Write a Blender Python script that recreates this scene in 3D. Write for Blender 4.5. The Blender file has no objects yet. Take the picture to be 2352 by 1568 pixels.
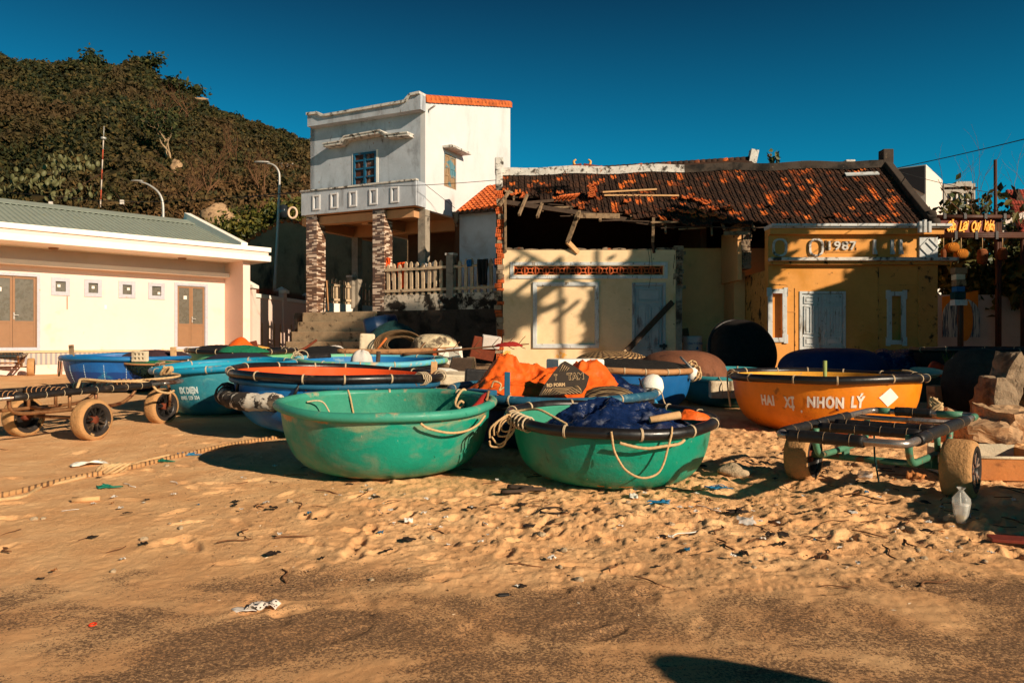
import bpy, bmesh, math, random
import numpy as np
from mathutils import Vector, Matrix, Euler, noise

SC = bpy.context.scene
COL = SC.collection
RND = random.Random(7)
F, CX, HY, EYE = 1764.0, 1176.0, 784.0, 1.3      # focal length and centre in photo units, eye height in metres
SUN_E = Vector((0.72, -0.69)).normalized()       # horizontal direction towards the sun
SUN_TAN = 0.425
R = math.radians

def V(*a): return Vector(a)
def P(x, y, Y):
    return Vector(((x - CX) / F * Y, Y, EYE - (y - HY) / F * Y))
def sstep(a, b, x):
    t = max(0.0, min(1.0, (x - a) / (b - a)))
    return t * t * (3 - 2 * t)
def ground_z(X, Y):
    return 0.28 * sstep(7.0, 22.0, Y)
def GP(x, y):
    """ground point seen at photo position x, y"""
    Y = 8.0
    for _ in range(12):
        Y = (EYE - ground_z(0, Y)) * F / (y - HY)
    X = (x - CX) / F * Y
    return Vector((X, Y, ground_z(X, Y)))
def lin(c):
    out = []
    for v in c[:3]:
        v = v / 255.0
        out.append(v / 12.92 if v <= 0.04045 else ((v + 0.055) / 1.055) ** 2.4)
    return (out[0], out[1], out[2], 1.0)

class Frame:
    """a vertical building frame: local x along the front, y into the depth"""
    def __init__(s, X, Y, deg):
        s.o = Vector((X, Y, 0)); s.rz = R(deg)
        s.ax = Vector((math.cos(s.rz), math.sin(s.rz), 0)); s.ay = Vector((-s.ax.y, s.ax.x, 0))
        s.M = Matrix.Translation(s.o) @ Matrix.Rotation(s.rz, 4, 'Z')
    def pix(s, x, y, ly=0.0):
        d = Vector(((x - CX) / F, 1.0, -(y - HY) / F)); e = Vector((0, 0, EYE))
        t = ((s.o + s.ay * ly) - e).dot(s.ay) / d.dot(s.ay)
        p = e + d * t
        return (p - s.o).dot(s.ax), p.z
    def pixx(s, x, y, lx=0.0):
        d = Vector(((x - CX) / F, 1.0, -(y - HY) / F)); e = Vector((0, 0, EYE))
        t = ((s.o + s.ax * lx) - e).dot(s.ax) / d.dot(s.ax)
        p = e + d * t
        return (p - s.o).dot(s.ay), p.z

# ------------------------------------------------------------------ objects
TM = {}
def tag(o, label=None, cat=None, group=None, kind=None):
    if label: o['label'] = label
    if cat: o['category'] = cat
    if group: o['group'] = group
    if kind: o['kind'] = kind
    return o
def thing(name, label, cat, loc=(0, 0, 0), rot=(0, 0, 0), group=None):
    o = bpy.data.objects.new(name, None); COL.objects.link(o)
    o.empty_display_size = 0.2
    o.location = loc; o.rotation_euler = rot
    TM[o.name] = Matrix.Translation(Vector(loc)) @ Euler(rot).to_matrix().to_4x4()
    return tag(o, label, cat, group)
def link(name, me, parent=None, world=False):
    o = bpy.data.objects.new(name, me); COL.objects.link(o)
    if parent is not None:
        o.parent = parent
        if world:
            o.matrix_parent_inverse = TM[parent.name].inverted()
            TM[o.name] = Matrix.Identity(4)
        else:
            TM[o.name] = TM[parent.name].copy()
    else:
        TM[o.name] = Matrix.Identity(4)
    return o
def copy_tree(o, parent=None):
    c = o.copy(); COL.objects.link(c)
    if parent is not None: c.parent = parent
    TM[c.name] = TM.get(o.name, Matrix.Identity(4))
    for ch in list(o.children): copy_tree(ch, c)
    return c
def place(o, loc, rot=None):
    o.location = loc
    if rot is not None: o.rotation_euler = rot
    return o

class MB:
    def __init__(s): s.v = []; s.f = []; s.m = []; s.sm = []
    def add(s, vs, fs, mi=0, smooth=False):
        b = len(s.v); s.v.extend([tuple(p) for p in vs])
        for f in fs:
            s.f.append([i + b for i in f]); s.m.append(mi); s.sm.append(smooth)
        return s
    def poly(s, pts, mi=0): return s.add(pts, [list(range(len(pts)))], mi)
    def box(s, c, sz, rot=None, mi=0):
        hx, hy, hz = sz[0] / 2, sz[1] / 2, sz[2] / 2
        vs = [Vector((sx * hx, sy * hy, sz_ * hz)) for sx in (-1, 1) for sy in (-1, 1) for sz_ in (-1, 1)]
        if rot is not None:
            m = rot if isinstance(rot, Matrix) else Euler(rot).to_matrix()
            vs = [m @ v for v in vs]
        c = Vector(c)
        return s.add([v + c for v in vs], [(0, 1, 3, 2), (4, 6, 7, 5), (0, 4, 5, 1), (2, 3, 7, 6), (0, 2, 6, 4), (1, 5, 7, 3)], mi)
    def bb(s, x0, x1, y0, y1, z0, z1, mi=0):
        return s.box(((x0 + x1) / 2, (y0 + y1) / 2, (z0 + z1) / 2), (abs(x1 - x0), abs(y1 - y0), abs(z1 - z0)), None, mi)
    def bar(s, p0, p1, w, h, up=(0, 0, 1), mi=0):
        p0, p1 = Vector(p0), Vector(p1); d = (p1 - p0); L = d.length; d.normalize()
        u = Vector(up); sd = d.cross(u)
        if sd.length < 1e-4: sd = d.cross(Vector((1, 0, 0)))
        sd.normalize(); u = sd.cross(d)
        m = Matrix((d, sd, u)).transposed()
        return s.box((p0 + p1) / 2, (L, w, h), m, mi)
    def tube(s, pts, r, n=10, closed=False, mi=0, radii=None, lobes=0, twist=0.0, lobe_amp=0.25, smooth=True, caps=True):
        pts = [Vector(p) for p in pts]; N = len(pts)
        if N < 2: return s
        tang = []
        for i in range(N):
            a = pts[(i - 1) % N] if (closed or i > 0) else pts[0]
            b = pts[(i + 1) % N] if (closed or i < N - 1) else pts[-1]
            t = b - a
            tang.append(t.normalized() if t.length > 1e-9 else Vector((0, 0, 1)))
        t0 = tang[0]; nrm = t0.orthogonal().normalized()
        if abs(t0.z) < 0.9:
            nrm = (Vector((0, 0, 1)) - t0 * t0.z).normalized()
        vs = []; acc = 0.0
        for i in range(N):
            t = tang[i]; nrm = (nrm - t * nrm.dot(t))
            nrm = nrm.normalized() if nrm.length > 1e-6 else t.orthogonal().normalized()
            bn = t.cross(nrm)
            if i: acc += (pts[i] - pts[i - 1]).length
            rr = radii[i] if radii else r
            for k in range(n):
                a = 2 * math.pi * k / n
                q = rr
                if lobes: q = rr * (1 - lobe_amp * 0.5 + lobe_amp * abs(math.cos(lobes * (a + twist * acc) / 2)))
                vs.append(pts[i] + nrm * (math.cos(a) * q) + bn * (math.sin(a) * q))
        fs = []
        for i in range(N if closed else N - 1):
            j = (i + 1) % N
            for k in range(n):
                k2 = (k + 1) % n
                fs.append((i * n + k, i * n + k2, j * n + k2, j * n + k))
        s.add(vs, fs, mi, smooth)
        if not closed and caps:
            b = len(s.v) - len(vs)
            s.f.append([b + k for k in range(n)][::-1]); s.m.append(mi); s.sm.append(False)
            s.f.append([b + (N - 1) * n + k for k in range(n)]); s.m.append(mi); s.sm.append(False)
        return s
    def cyl(s, p0, p1, r0, r1=None, n=14, mi=0, smooth=True):
        return s.tube([p0, p1], r0, n, mi=mi, radii=[r0, r0 if r1 is None else r1], smooth=smooth)
    def lathe(s, prof, n=32, c=(0, 0, 0), sx=1.0, sy=1.0, mi=0, smooth=True, M=None, jit=None):
        vs = []; c = Vector(c)
        for (r, z) in prof:
            for k in range(n):
                a = 2 * math.pi * k / n
                p = Vector((r * math.cos(a) * sx, r * math.sin(a) * sy, z))
                if jit: p = jit(p, a)
                if M is not None: p = M @ p
                vs.append(p + c)
        fs = []
        for i in range(len(prof) - 1):
            for k in range(n):
                k2 = (k + 1) % n
                fs.append((i * n + k, i * n + k2, (i + 1) * n + k2, (i + 1) * n + k))
        return s.add(vs, fs, mi, smooth)
    def grid(s, fn, nu, nv, mi=0, smooth=True):
        vs = [fn(i / (nu - 1), j / (nv - 1)) for j in range(nv) for i in range(nu)]
        fs = [(j * nu + i, j * nu + i + 1, (j + 1) * nu + i + 1, (j + 1) * nu + i) for j in range(nv - 1) for i in range(nu - 1)]
        return s.add(vs, fs, mi, smooth)
    def prism(s, poly, h0, h1, fn, mi=0):
        """poly: list of (a, b); fn(a, b, h) -> point"""
        n = len(poly)
        vs = [fn(a, b, h0) for a, b in poly] + [fn(a, b, h1) for a, b in poly]
        fs = [list(range(n))[::-1], [i + n for i in range(n)]]
        for i in range(n):
            j = (i + 1) % n
            fs.append([i, j, j + n, i + n])
        return s.add(vs, fs, mi)
    def panel(s, x0, x1, z0, z1, y0, y1, holes=(), mi=0):
        """a wall slab between y0 (front) and y1 with rectangular holes (hx0, hx1, hz0, hz1) and their reveals"""
        xs = sorted({x0, x1, *[h[0] for h in holes], *[h[1] for h in holes]})
        zs = sorted({z0, z1, *[h[2] for h in holes], *[h[3] for h in holes]})
        def inside(a, b): return any(h[0] < a < h[1] and h[2] < b < h[3] for h in holes)
        for i in range(len(xs) - 1):
            for j in range(len(zs) - 1):
                if inside((xs[i] + xs[i + 1]) / 2, (zs[j] + zs[j + 1]) / 2): continue
                a, b, c, d = xs[i], xs[i + 1], zs[j], zs[j + 1]
                s.poly([(a, y0, c), (b, y0, c), (b, y0, d), (a, y0, d)], mi)
                s.poly([(b, y1, c), (a, y1, c), (a, y1, d), (b, y1, d)], mi)
        s.poly([(x0, y1, z0), (x0, y0, z0), (x0, y0, z1), (x0, y1, z1)], mi)
        s.poly([(x1, y0, z0), (x1, y1, z0), (x1, y1, z1), (x1, y0, z1)], mi)
        s.poly([(x0, y0, z1), (x1, y0, z1), (x1, y1, z1), (x0, y1, z1)], mi)
        s.poly([(x0, y1, z0), (x1, y1, z0), (x1, y0, z0), (x0, y0, z0)], mi)
        for a, b, c, d in holes:
            s.poly([(a, y0, c), (a, y1, c), (a, y1, d), (a, y0, d)], mi)
            s.poly([(b, y1, c), (b, y0, c), (b, y0, d), (b, y1, d)], mi)
            s.poly([(a, y0, d), (a, y1, d), (b, y1, d), (b, y0, d)], mi)
            s.poly([(a, y1, c), (a, y0, c), (b, y0, c), (b, y1, c)], mi)
        return s
    def ring(s, x0, x1, z0, z1, w, y0, y1, mi=0):
        """a rectangular frame of bar width w between y0 and y1"""
        s.bb(x0, x0 + w, y0, y1, z0, z1, mi); s.bb(x1 - w, x1, y0, y1, z0, z1, mi)
        s.bb(x0 + w, x1 - w, y0, y1, z1 - w, z1, mi); s.bb(x0 + w, x1 - w, y0, y1, z0, z0 + w, mi)
        return s
    def xf(s, M):
        s.v = [tuple(M @ Vector(p)) for p in s.v]; return s
    def merge(s, o, M=None):
        b = len(s.v)
        s.v.extend([tuple(M @ Vector(p)) if M is not None else p for p in o.v])
        s.f.extend([[i + b for i in f] for f in o.f]); s.m.extend(o.m); s.sm.extend(o.sm); return s
    def build(s, name, mats, parent=None, world=False, bevel=0.0, sub=0, solid=0.0, normals=True):
        me = bpy.data.meshes.new(name)
        me.from_pydata(s.v, [], s.f)
        mats = mats if isinstance(mats, (list, tuple)) else [mats]
        for m in mats: me.materials.append(m)
        me.polygons.foreach_set('material_index', s.m)
        me.polygons.foreach_set('use_smooth', s.sm)
        if normals:
            bm = bmesh.new(); bm.from_mesh(me)
            bmesh.ops.recalc_face_normals(bm, faces=bm.faces); bm.to_mesh(me); bm.free()
        me.update()
        o = link(name, me, parent, world)
        if solid:
            md = o.modifiers.new('Solidify', 'SOLIDIFY'); md.thickness = solid; md.offset = 0
        if bevel:
            md = o.modifiers.new('Bevel', 'BEVEL'); md.width = bevel; md.segments = 2; md.limit_method = 'ANGLE'; md.angle_limit = R(40)
        if sub:
            md = o.modifiers.new('Subsurf', 'SUBSURF'); md.levels = sub; md.render_levels = sub
        return o

def np_mesh(name, verts, faces, mats, parent=None, world=False, smooth=False):
    k = faces.shape[1]
    me = bpy.data.meshes.new(name)
    me.vertices.add(len(verts)); me.vertices.foreach_set('co', np.asarray(verts, dtype=np.float32).ravel())
    me.loops.add(faces.size); me.loops.foreach_set('vertex_index', np.asarray(faces, dtype=np.int32).ravel())
    me.polygons.add(len(faces))
    me.polygons.foreach_set('loop_start', np.arange(0, faces.size, k, dtype=np.int32))
    me.polygons.foreach_set('loop_total', np.full(len(faces), k, dtype=np.int32))
    me.polygons.foreach_set('use_smooth', np.full(len(faces), smooth))
    for m in (mats if isinstance(mats, (list, tuple)) else [mats]): me.materials.append(m)
    me.update(calc_edges=True); me.validate()
    return link(name, me, parent, world)

def spline(pts, n=8, closed=False):
    pts = [Vector(p) for p in pts]; N = len(pts); out = []
    rng = range(N if closed else N - 1)
    for i in rng:
        p1, p2 = pts[i], pts[(i + 1) % N]
        p0 = pts[(i - 1) % N] if (closed or i > 0) else p1 * 2 - p2
        p3 = pts[(i + 2) % N] if (closed or i + 2 < N) else p2 * 2 - p1
        for k in range(n):
            t = k / n
            out.append(0.5 * ((2 * p1) + (p2 - p0) * t + (2 * p0 - 5 * p1 + 4 * p2 - p3) * t * t + (3 * p1 - p0 - 3 * p2 + p3) * t ** 3))
    if not closed: out.append(pts[-1])
    return out
def fb(p, s=1.0, o=4):
    return noise.fractal(Vector(p) * s, 1.0, 2.0, o)
def rope_mb(pts, r=0.012, n=10, tw=None, closed=False, mb=None):
    mb = mb or MB()
    sp = spline(pts, n, closed)
    # even spacing so that the lay of the strands is regular
    out = [sp[0]]; step = r * 0.9
    for p in sp[1:]:
        while (p - out[-1]).length > step:
            out.append(out[-1] + (p - out[-1]).normalized() * step)
    return mb.tube(out, r, 12, lobes=3, twist=(tw or 0.55 / r), lobe_amp=0.34, closed=closed)

# ------------------------------------------------------------------ numpy noise
def _hash(ix, iy, seed):
    h = (ix.astype(np.int64) * 374761393 + iy.astype(np.int64) * 668265263 + seed * 974711) & 0x7fffffff
    h = ((h ^ (h >> 13)) * 1274126177) & 0x7fffffff
    return ((h ^ (h >> 16)) & 0xffff) / 65535.0
def vnoise(x, y, seed=0):
    ix, iy = np.floor(x), np.floor(y); fx, fy = x - ix, y - iy
    fx = fx * fx * fx * (fx * (fx * 6 - 15) + 10); fy = fy * fy * fy * (fy * (fy * 6 - 15) + 10)
    a, b = _hash(ix, iy, seed), _hash(ix + 1, iy, seed); c, d = _hash(ix, iy + 1, seed), _hash(ix + 1, iy + 1, seed)
    return (a + (b - a) * fx + (c - a) * fy + (a - b - c + d) * fx * fy) * 2 - 1
def nfbm(x, y, s, o=4, seed=0, g=0.5):
    t = np.zeros_like(x); a = 1.0
    for i in range(o):
        t += a * vnoise(x * s + i * 17.3, y * s - i * 9.1, seed + i); s *= 2.03; a *= g
    return t
def text_mesh(body, size=1.0, bold=0.0, shear=0.0, ext=0.0, bev=0.0, spacing=1.0, align='CENTER'):
    cu = bpy.data.curves.new('lettering_curve', 'FONT')
    cu.body = body; cu.size = size; cu.offset = bold; cu.shear = shear; cu.extrude = ext; cu.bevel_depth = bev
    cu.align_x = align; cu.align_y = 'CENTER'; cu.space_character = spacing; cu.resolution_u = 3
    o = bpy.data.objects.new('lettering_tmp', cu); COL.objects.link(o)
    dg = bpy.context.evaluated_depsgraph_get(); dg.update()
    me = bpy.data.meshes.new_from_object(o.evaluated_get(dg))
    vs = [tuple(v.co) for v in me.vertices]; fs = [list(p.vertices) for p in me.polygons]
    bpy.data.objects.remove(o); bpy.data.curves.remove(cu); bpy.data.meshes.remove(me)
    return vs, fs
# ------------------------------------------------------------------ materials
MATS = {}
class NT:
    def __init__(s, name):
        s.m = bpy.data.materials.new(name); s.m.use_nodes = True
        s.t = s.m.node_tree; s.n = s.t.nodes; s.l = s.t.links
        s.b = s.n['Principled BSDF']
    def new(s, typ, **kw):
        nd = s.n.new(typ)
        for k, v in kw.items():
            if k.startswith('i_'): nd.inputs[k[2:].replace('_', ' ')].default_value = v
            else: setattr(nd, k, v)
        return nd
    def ln(s, a, b): s.l.new(a, b)
    def math(s, op, a, b=None, clamp=False):
        nd = s.new('ShaderNodeMath', operation=op); nd.use_clamp = clamp
        for i, v in enumerate((a, b)):
            if v is None: continue
            if isinstance(v, (int, float)): nd.inputs[i].default_value = v
            else: s.ln(v, nd.inputs[i])
        return nd.outputs[0]
    def rng(s, v, lo, hi, a=0.0, b=1.0):
        nd = s.new('ShaderNodeMapRange'); nd.interpolation_type = 'SMOOTHSTEP'
        s.ln(v, nd.inputs[0]); nd.inputs[1].default_value = lo; nd.inputs[2].default_value = hi
        nd.inputs[3].default_value = a; nd.inputs[4].default_value = b
        return nd.outputs[0]
    def mix(s, f, a, b, mode='MIX'):
        nd = s.new('ShaderNodeMix', data_type='RGBA', blend_type=mode); nd.clamp_factor = True
        for sock, v in ((nd.inputs[0], f), (nd.inputs[6], a), (nd.inputs[7], b)):
            if isinstance(v, (int, float, tuple)): sock.default_value = v
            else: s.ln(v, sock)
        return nd.outputs[2]
    def noise(s, vec, scale, detail=4, rough=0.55, dist=0.0, st=None):
        if st:
            mp = s.new('ShaderNodeMapping'); mp.inputs['Scale'].default_value = st; s.ln(vec, mp.inputs[0]); vec = mp.outputs[0]
        nd = s.new('ShaderNodeTexNoise'); nd.inputs['Scale'].default_value = scale; nd.inputs['Detail'].default_value = detail
        nd.inputs['Roughness'].default_value = rough; nd.inputs['Distortion'].default_value = dist
        s.ln(vec, nd.inputs['Vector']); return nd.outputs['Fac']
    def objco(s):
        return s.new('ShaderNodeTexCoord').outputs['Object']
    def sep(s, vec):
        nd = s.new('ShaderNodeSeparateXYZ'); s.ln(vec, nd.inputs[0]); return nd.outputs
    def comb(s, x, y, z=0.0):
        nd = s.new('ShaderNodeCombineXYZ')
        for i, v in enumerate((x, y, z)):
            if isinstance(v, (int, float)): nd.inputs[i].default_value = v
            else: s.ln(v, nd.inputs[i])
        return nd.outputs[0]
    def bump(s, h, st=0.3, dist=0.02, prev=None):
        nd = s.new('ShaderNodeBump'); nd.inputs['Strength'].default_value = st; nd.inputs['Distance'].default_value = dist
        s.ln(h, nd.inputs['Height'])
        if prev is not None: s.ln(prev, nd.inputs['Normal'])
        return nd.outputs[0]
    def out(s, col, rough=0.8, normal=None, spec=0.3, metal=0.0):
        b = s.b
        if isinstance(col, tuple): b.inputs['Base Color'].default_value = col
        else: s.ln(col, b.inputs['Base Color'])
        if isinstance(rough, (int, float)): b.inputs['Roughness'].default_value = rough
        else: s.ln(rough, b.inputs['Roughness'])
        b.inputs['Specular IOR Level'].default_value = spec; b.inputs['Metallic'].default_value = metal
        if normal is not None: s.ln(normal, b.inputs['Normal'])
        return s.m

def mat(name, col, rough=0.8, spec=0.3, metal=0.0, var=0.18, vs=3.0, patches=(), bump=0.25, bs=45.0, bd=0.01, island=0.0, st=None):
    """weathered surface: value variation, stain, wear or painted sheen patches (colour, scale, lo, hi, stretch, (z0, z1)), fine bump"""
    if name in MATS: return MATS[name]
    t = NT(name); co = t.objco(); base = lin(col)
    c = base
    if var:
        n = t.noise(co, vs, 6, 0.6, st=st)
        n2 = t.noise(co, vs * 9, 3, 0.6)
        f = t.math('ADD', t.math('MULTIPLY', n, 0.7), t.math('MULTIPLY', n2, 0.3))
        f = t.rng(f, 0.3, 0.7)
        lo = tuple(v * (1 - var) for v in base[:3]) + (1,); hi = tuple(min(1, v * (1 + var * 0.7)) for v in base[:3]) + (1,)
        c = t.mix(f, lo, hi)
    if island:
        g = t.new('ShaderNodeNewGeometry').outputs['Random Per Island']
        h = t.new('ShaderNodeHueSaturation'); t.ln(t.rng(g, 0, 1, 1 - island, 1 + island), h.inputs['Value'])
        if isinstance(c, tuple): h.inputs['Color'].default_value = c
        else: t.ln(c, h.inputs['Color'])
        c = h.outputs[0]
    z = None
    for i, pt in enumerate(patches):
        pc, s, lo, hi = pt[:4]; sx = pt[4] if len(pt) > 4 else None; zg = pt[5] if len(pt) > 5 else None
        off = t.new('ShaderNodeVectorMath', operation='ADD'); t.ln(co, off.inputs[0]); off.inputs[1].default_value = (i * 3.7 + 1.3, i * 2.1, i * 5.3)
        n = t.noise(off.outputs[0], s, 7, 0.62, 0.3, sx)
        if zg:
            if z is None: z = t.sep(co)[2]
            gate = t.rng(z, zg[0], zg[1])
            n = t.math('ADD', n, t.math('MULTIPLY', t.math('SUBTRACT', gate, 1.0), 0.45))
        c = t.mix(t.rng(n, lo, hi), c, lin(pc))
    nrm = None
    if bump:
        nrm = t.bump(t.noise(co, bs, 5, 0.65), bump, bd)
    rr = rough
    if var: rr = t.rng(t.noise(co, vs * 3, 4), 0.2, 0.8, max(0.05, rough - 0.12), min(1, rough + 0.1))
    MATS[name] = t.out(c, rr, nrm, spec, metal)
    return MATS[name]

def m_tilecolumn():
    t = NT('mosaic strip tiles'); co = t.objco(); x, y, z = t.sep(co)
    v = t.comb(t.math('ADD', x, y), z)
    b = t.new('ShaderNodeTexBrick'); t.ln(v, b.inputs['Vector'])
    b.offset = 0.37; b.offset_frequency = 2
    b.inputs['Color1'].default_value = (0, 0, 0, 1); b.inputs['Color2'].default_value = (1, 1, 1, 1); b.inputs['Mortar'].default_value = (0.45, 0.45, 0.45, 1)
    b.inputs['Scale'].default_value = 1.0; b.inputs['Mortar Size'].default_value = 0.0; b.inputs['Brick Width'].default_value = 0.22; b.inputs['Row Height'].default_value = 0.05
    r = t.new('ShaderNodeValToRGB'); r.color_ramp.interpolation = 'CONSTANT'; e = r.color_ramp.elements
    e[0].position = 0; e[0].color = lin((92, 66, 52)); e[1].position = 0.36; e[1].color = lin((210, 186, 164))
    for p, cc in ((0.62, (140, 108, 86)), (0.80, (82, 58, 46)), (0.9, (180, 154, 132))):
        q = e.new(p); q.color = lin(cc)
    t.ln(b.outputs['Color'], r.inputs[0])
    return t.out(r.outputs[0], 0.35, t.bump(b.outputs['Color'], 0.3, 0.01), 0.5)

def m_rooftile():
    t = NT('old clay roof tile'); co = t.objco()
    g = t.new('ShaderNodeNewGeometry').outputs['Random Per Island']
    r = t.new('ShaderNodeValToRGB'); e = r.color_ramp.elements
    e[0].position = 0.0; e[0].color = lin((50, 36, 28)); e[1].position = 1.0; e[1].color = lin((244, 132, 58))
    for p, cc in ((0.5, (62, 43, 32)), (0.82, (82, 53, 36)), (0.89, (140, 72, 40)), (0.94, (214, 104, 44))):
        q = e.new(p); q.color = lin(cc)
    t.ln(g, r.inputs[0])
    n = t.noise(co, 2.2, 5); n2 = t.noise(co, 25, 4)
    c = t.mix(t.rng(n2, 0.44, 0.66), r.outputs[0], lin((42, 27, 21)))
    c = t.mix(t.rng(n, 0.60, 0.74, 0.0, 0.35), c, lin((150, 72, 40)))
    return t.out(c, 0.85, t.bump(n2, 0.4, 0.01), 0.2)

def m_leaf(name, cols, brown=None, rough=0.55, patch=0.09):
    t = NT(name); co = t.objco()
    g = t.new('ShaderNodeNewGeometry').outputs['Random Per Island']
    r = t.new('ShaderNodeValToRGB'); e = r.color_ramp.elements
    e[0].color = lin(cols[0]); e[1].color = lin(cols[-1])
    for i, cc in enumerate(cols[1:-1]):
        q = e.new((i + 1) / (len(cols) - 1)); q.color = lin(cc)
    t.ln(g, r.inputs[0]); c = r.outputs[0]
    if brown: c = t.mix(t.rng(t.noise(co, patch, 4), 0.5, 0.66, 0, 0.8), c, lin(brown))
    t.b.inputs['Subsurface Weight'].default_value = 0.0
    if brown:
        x, y, z = t.sep(co); w = t.math('MULTIPLY', t.rng(x, -46, -24), t.rng(z, 34, 14)); w = t.math('MULTIPLY', w, t.rng(t.noise(co, .3, 4), .36, .6, .05, .7))
        c = t.mix(w, c, lin((112, 76, 44)))
    return t.out(c, rough, None, 0.3)

def m_ground():
    t = NT('sand over asphalt'); co = t.objco(); x, y, z = t.sep(co)
    big = t.noise(co, 0.55, 5, 0.6, 0.6); mid = t.noise(co, 2.4, 5, 0.6); 
    fine = t.noise(co, 75, 5, 0.75); spk = t.noise(co, 130, 4, 0.8); grain = t.noise(co, 420, 2, 0.6)
    sand = t.mix(t.rng(mid, 0.3, 0.7), lin((226, 162, 106)), lin((246, 194, 138)))
    sand = t.mix(t.rng(big, 0.35, 0.65, 0.0, 0.5), sand, lin((210, 150, 94)))
    sand = t.mix(t.rng(fine, 0.56, 0.74, 0, 0.45), sand, lin((158, 108, 66)))
    sand = t.mix(t.rng(spk, 0.67, 0.72, 0, 0.75), sand, lin((96, 66, 44)))
    sand = t.mix(t.rng(grain, 0.3, 0.7, 0, 0.25), sand, lin((250, 220, 170)))
    # where the tarmac shows through the blown sand: near the camera, in drifts
    lane = t.noise(co, 0.9, 6, 0.62, 0.9, (0.8, 1.35, 1))
    cover = t.math('ADD', t.math('MULTIPLY', lane, 1.0), t.math('MULTIPLY', t.math('SUBTRACT', mid, 0.5), 0.30))
    near = t.rng(y, 5.6, 3.5, 0.0, 1.0)
    a = t.math('ADD', cover, t.math('MULTIPLY', near, 0.38))
    a = t.rng(a, 0.60, 0.96)
    th = t.math('SUBTRACT', 0.70, t.math('MULTIPLY', a, 0.25))
    sp2 = t.noise(co, 72, 6, 0.8)
    sp = t.math('SUBTRACT', sp2, th)
    show = t.rng(sp, -0.02, 0.035)
    show = t.math('MULTIPLY', show, t.rng(a, 0.02, 0.16))
    sand = t.mix(t.math('MULTIPLY', a, .55), sand, lin((158, 116, 80)))
    tar = t.mix(t.rng(fine, 0.4, 0.6), lin((100, 76, 56)), lin((140, 106, 78)))
    c = t.mix(show, sand, tar)
    cl = t.noise(co, 34, 4, .7); h = t.math('ADD', t.math('ADD', t.math('MULTIPLY', fine, 1.0), t.math('MULTIPLY', grain, 0.35)), t.math('MULTIPLY', cl, t.rng(y, 3.4, 5.2, .3, 2.4)))
    h = t.math('SUBTRACT', h, t.math('MULTIPLY', show, 0.35))
    return t.out(c, 0.92, t.bump(h, 0.55, 0.012), 0.15)

def m_hill():
    t = NT('hill earth'); co = t.objco()
    n = t.noise(co, 0.25, 6); n2 = t.noise(co, 1.7, 5)
    c = t.mix(t.rng(n2, 0.35, 0.65), lin((34, 32, 16)), lin((58, 46, 26)))
    c = t.mix(t.rng(n, 0.64, 0.7), c, lin((150, 104, 66)))
    return t.out(c, 0.95, t.bump(n2, 0.5, 0.2), 0.1)

def m_weave(name, a, b, s=16.0):
    t = NT(name); co = t.objco(); x, y, z = t.sep(co)
    ang = t.math('ARCTAN2', y, x)
    rad = t.math('SQRT', t.math('ADD', t.math('MULTIPLY', x, x), t.math('MULTIPLY', y, y)))
    w1 = t.math('SINE', t.math('ADD', t.math('MULTIPLY', ang, 34.0), t.math('MULTIPLY', rad, s * 5)))
    w2 = t.math('SINE', t.math('ADD', t.math('MULTIPLY', rad, s * 9), t.math('MULTIPLY', z, s * 6)))
    h = t.math('MULTIPLY', t.math('ADD', w1, 1.0), t.math('ADD', w2, 1.0))
    h = t.math('MULTIPLY', h, 0.25)
    n = t.noise(co, 5, 4)
    c = t.mix(t.rng(h, 0.1, 0.5), lin(a), lin(b)); c = t.mix(t.rng(n, 0.45, 0.7, 0, 0.5), c, lin(a))
    return t.out(c, 0.8, t.bump(h, 0.8, 0.02), 0.2)

def m_clear(name, col=(235, 232, 225), alpha=0.45):
    t = NT(name); t.b.inputs['Alpha'].default_value = alpha
    co = t.objco()
    return t.out(lin(col), 0.25, t.bump(t.noise(co, 30, 4), 0.4, 0.01), 0.5)

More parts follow.
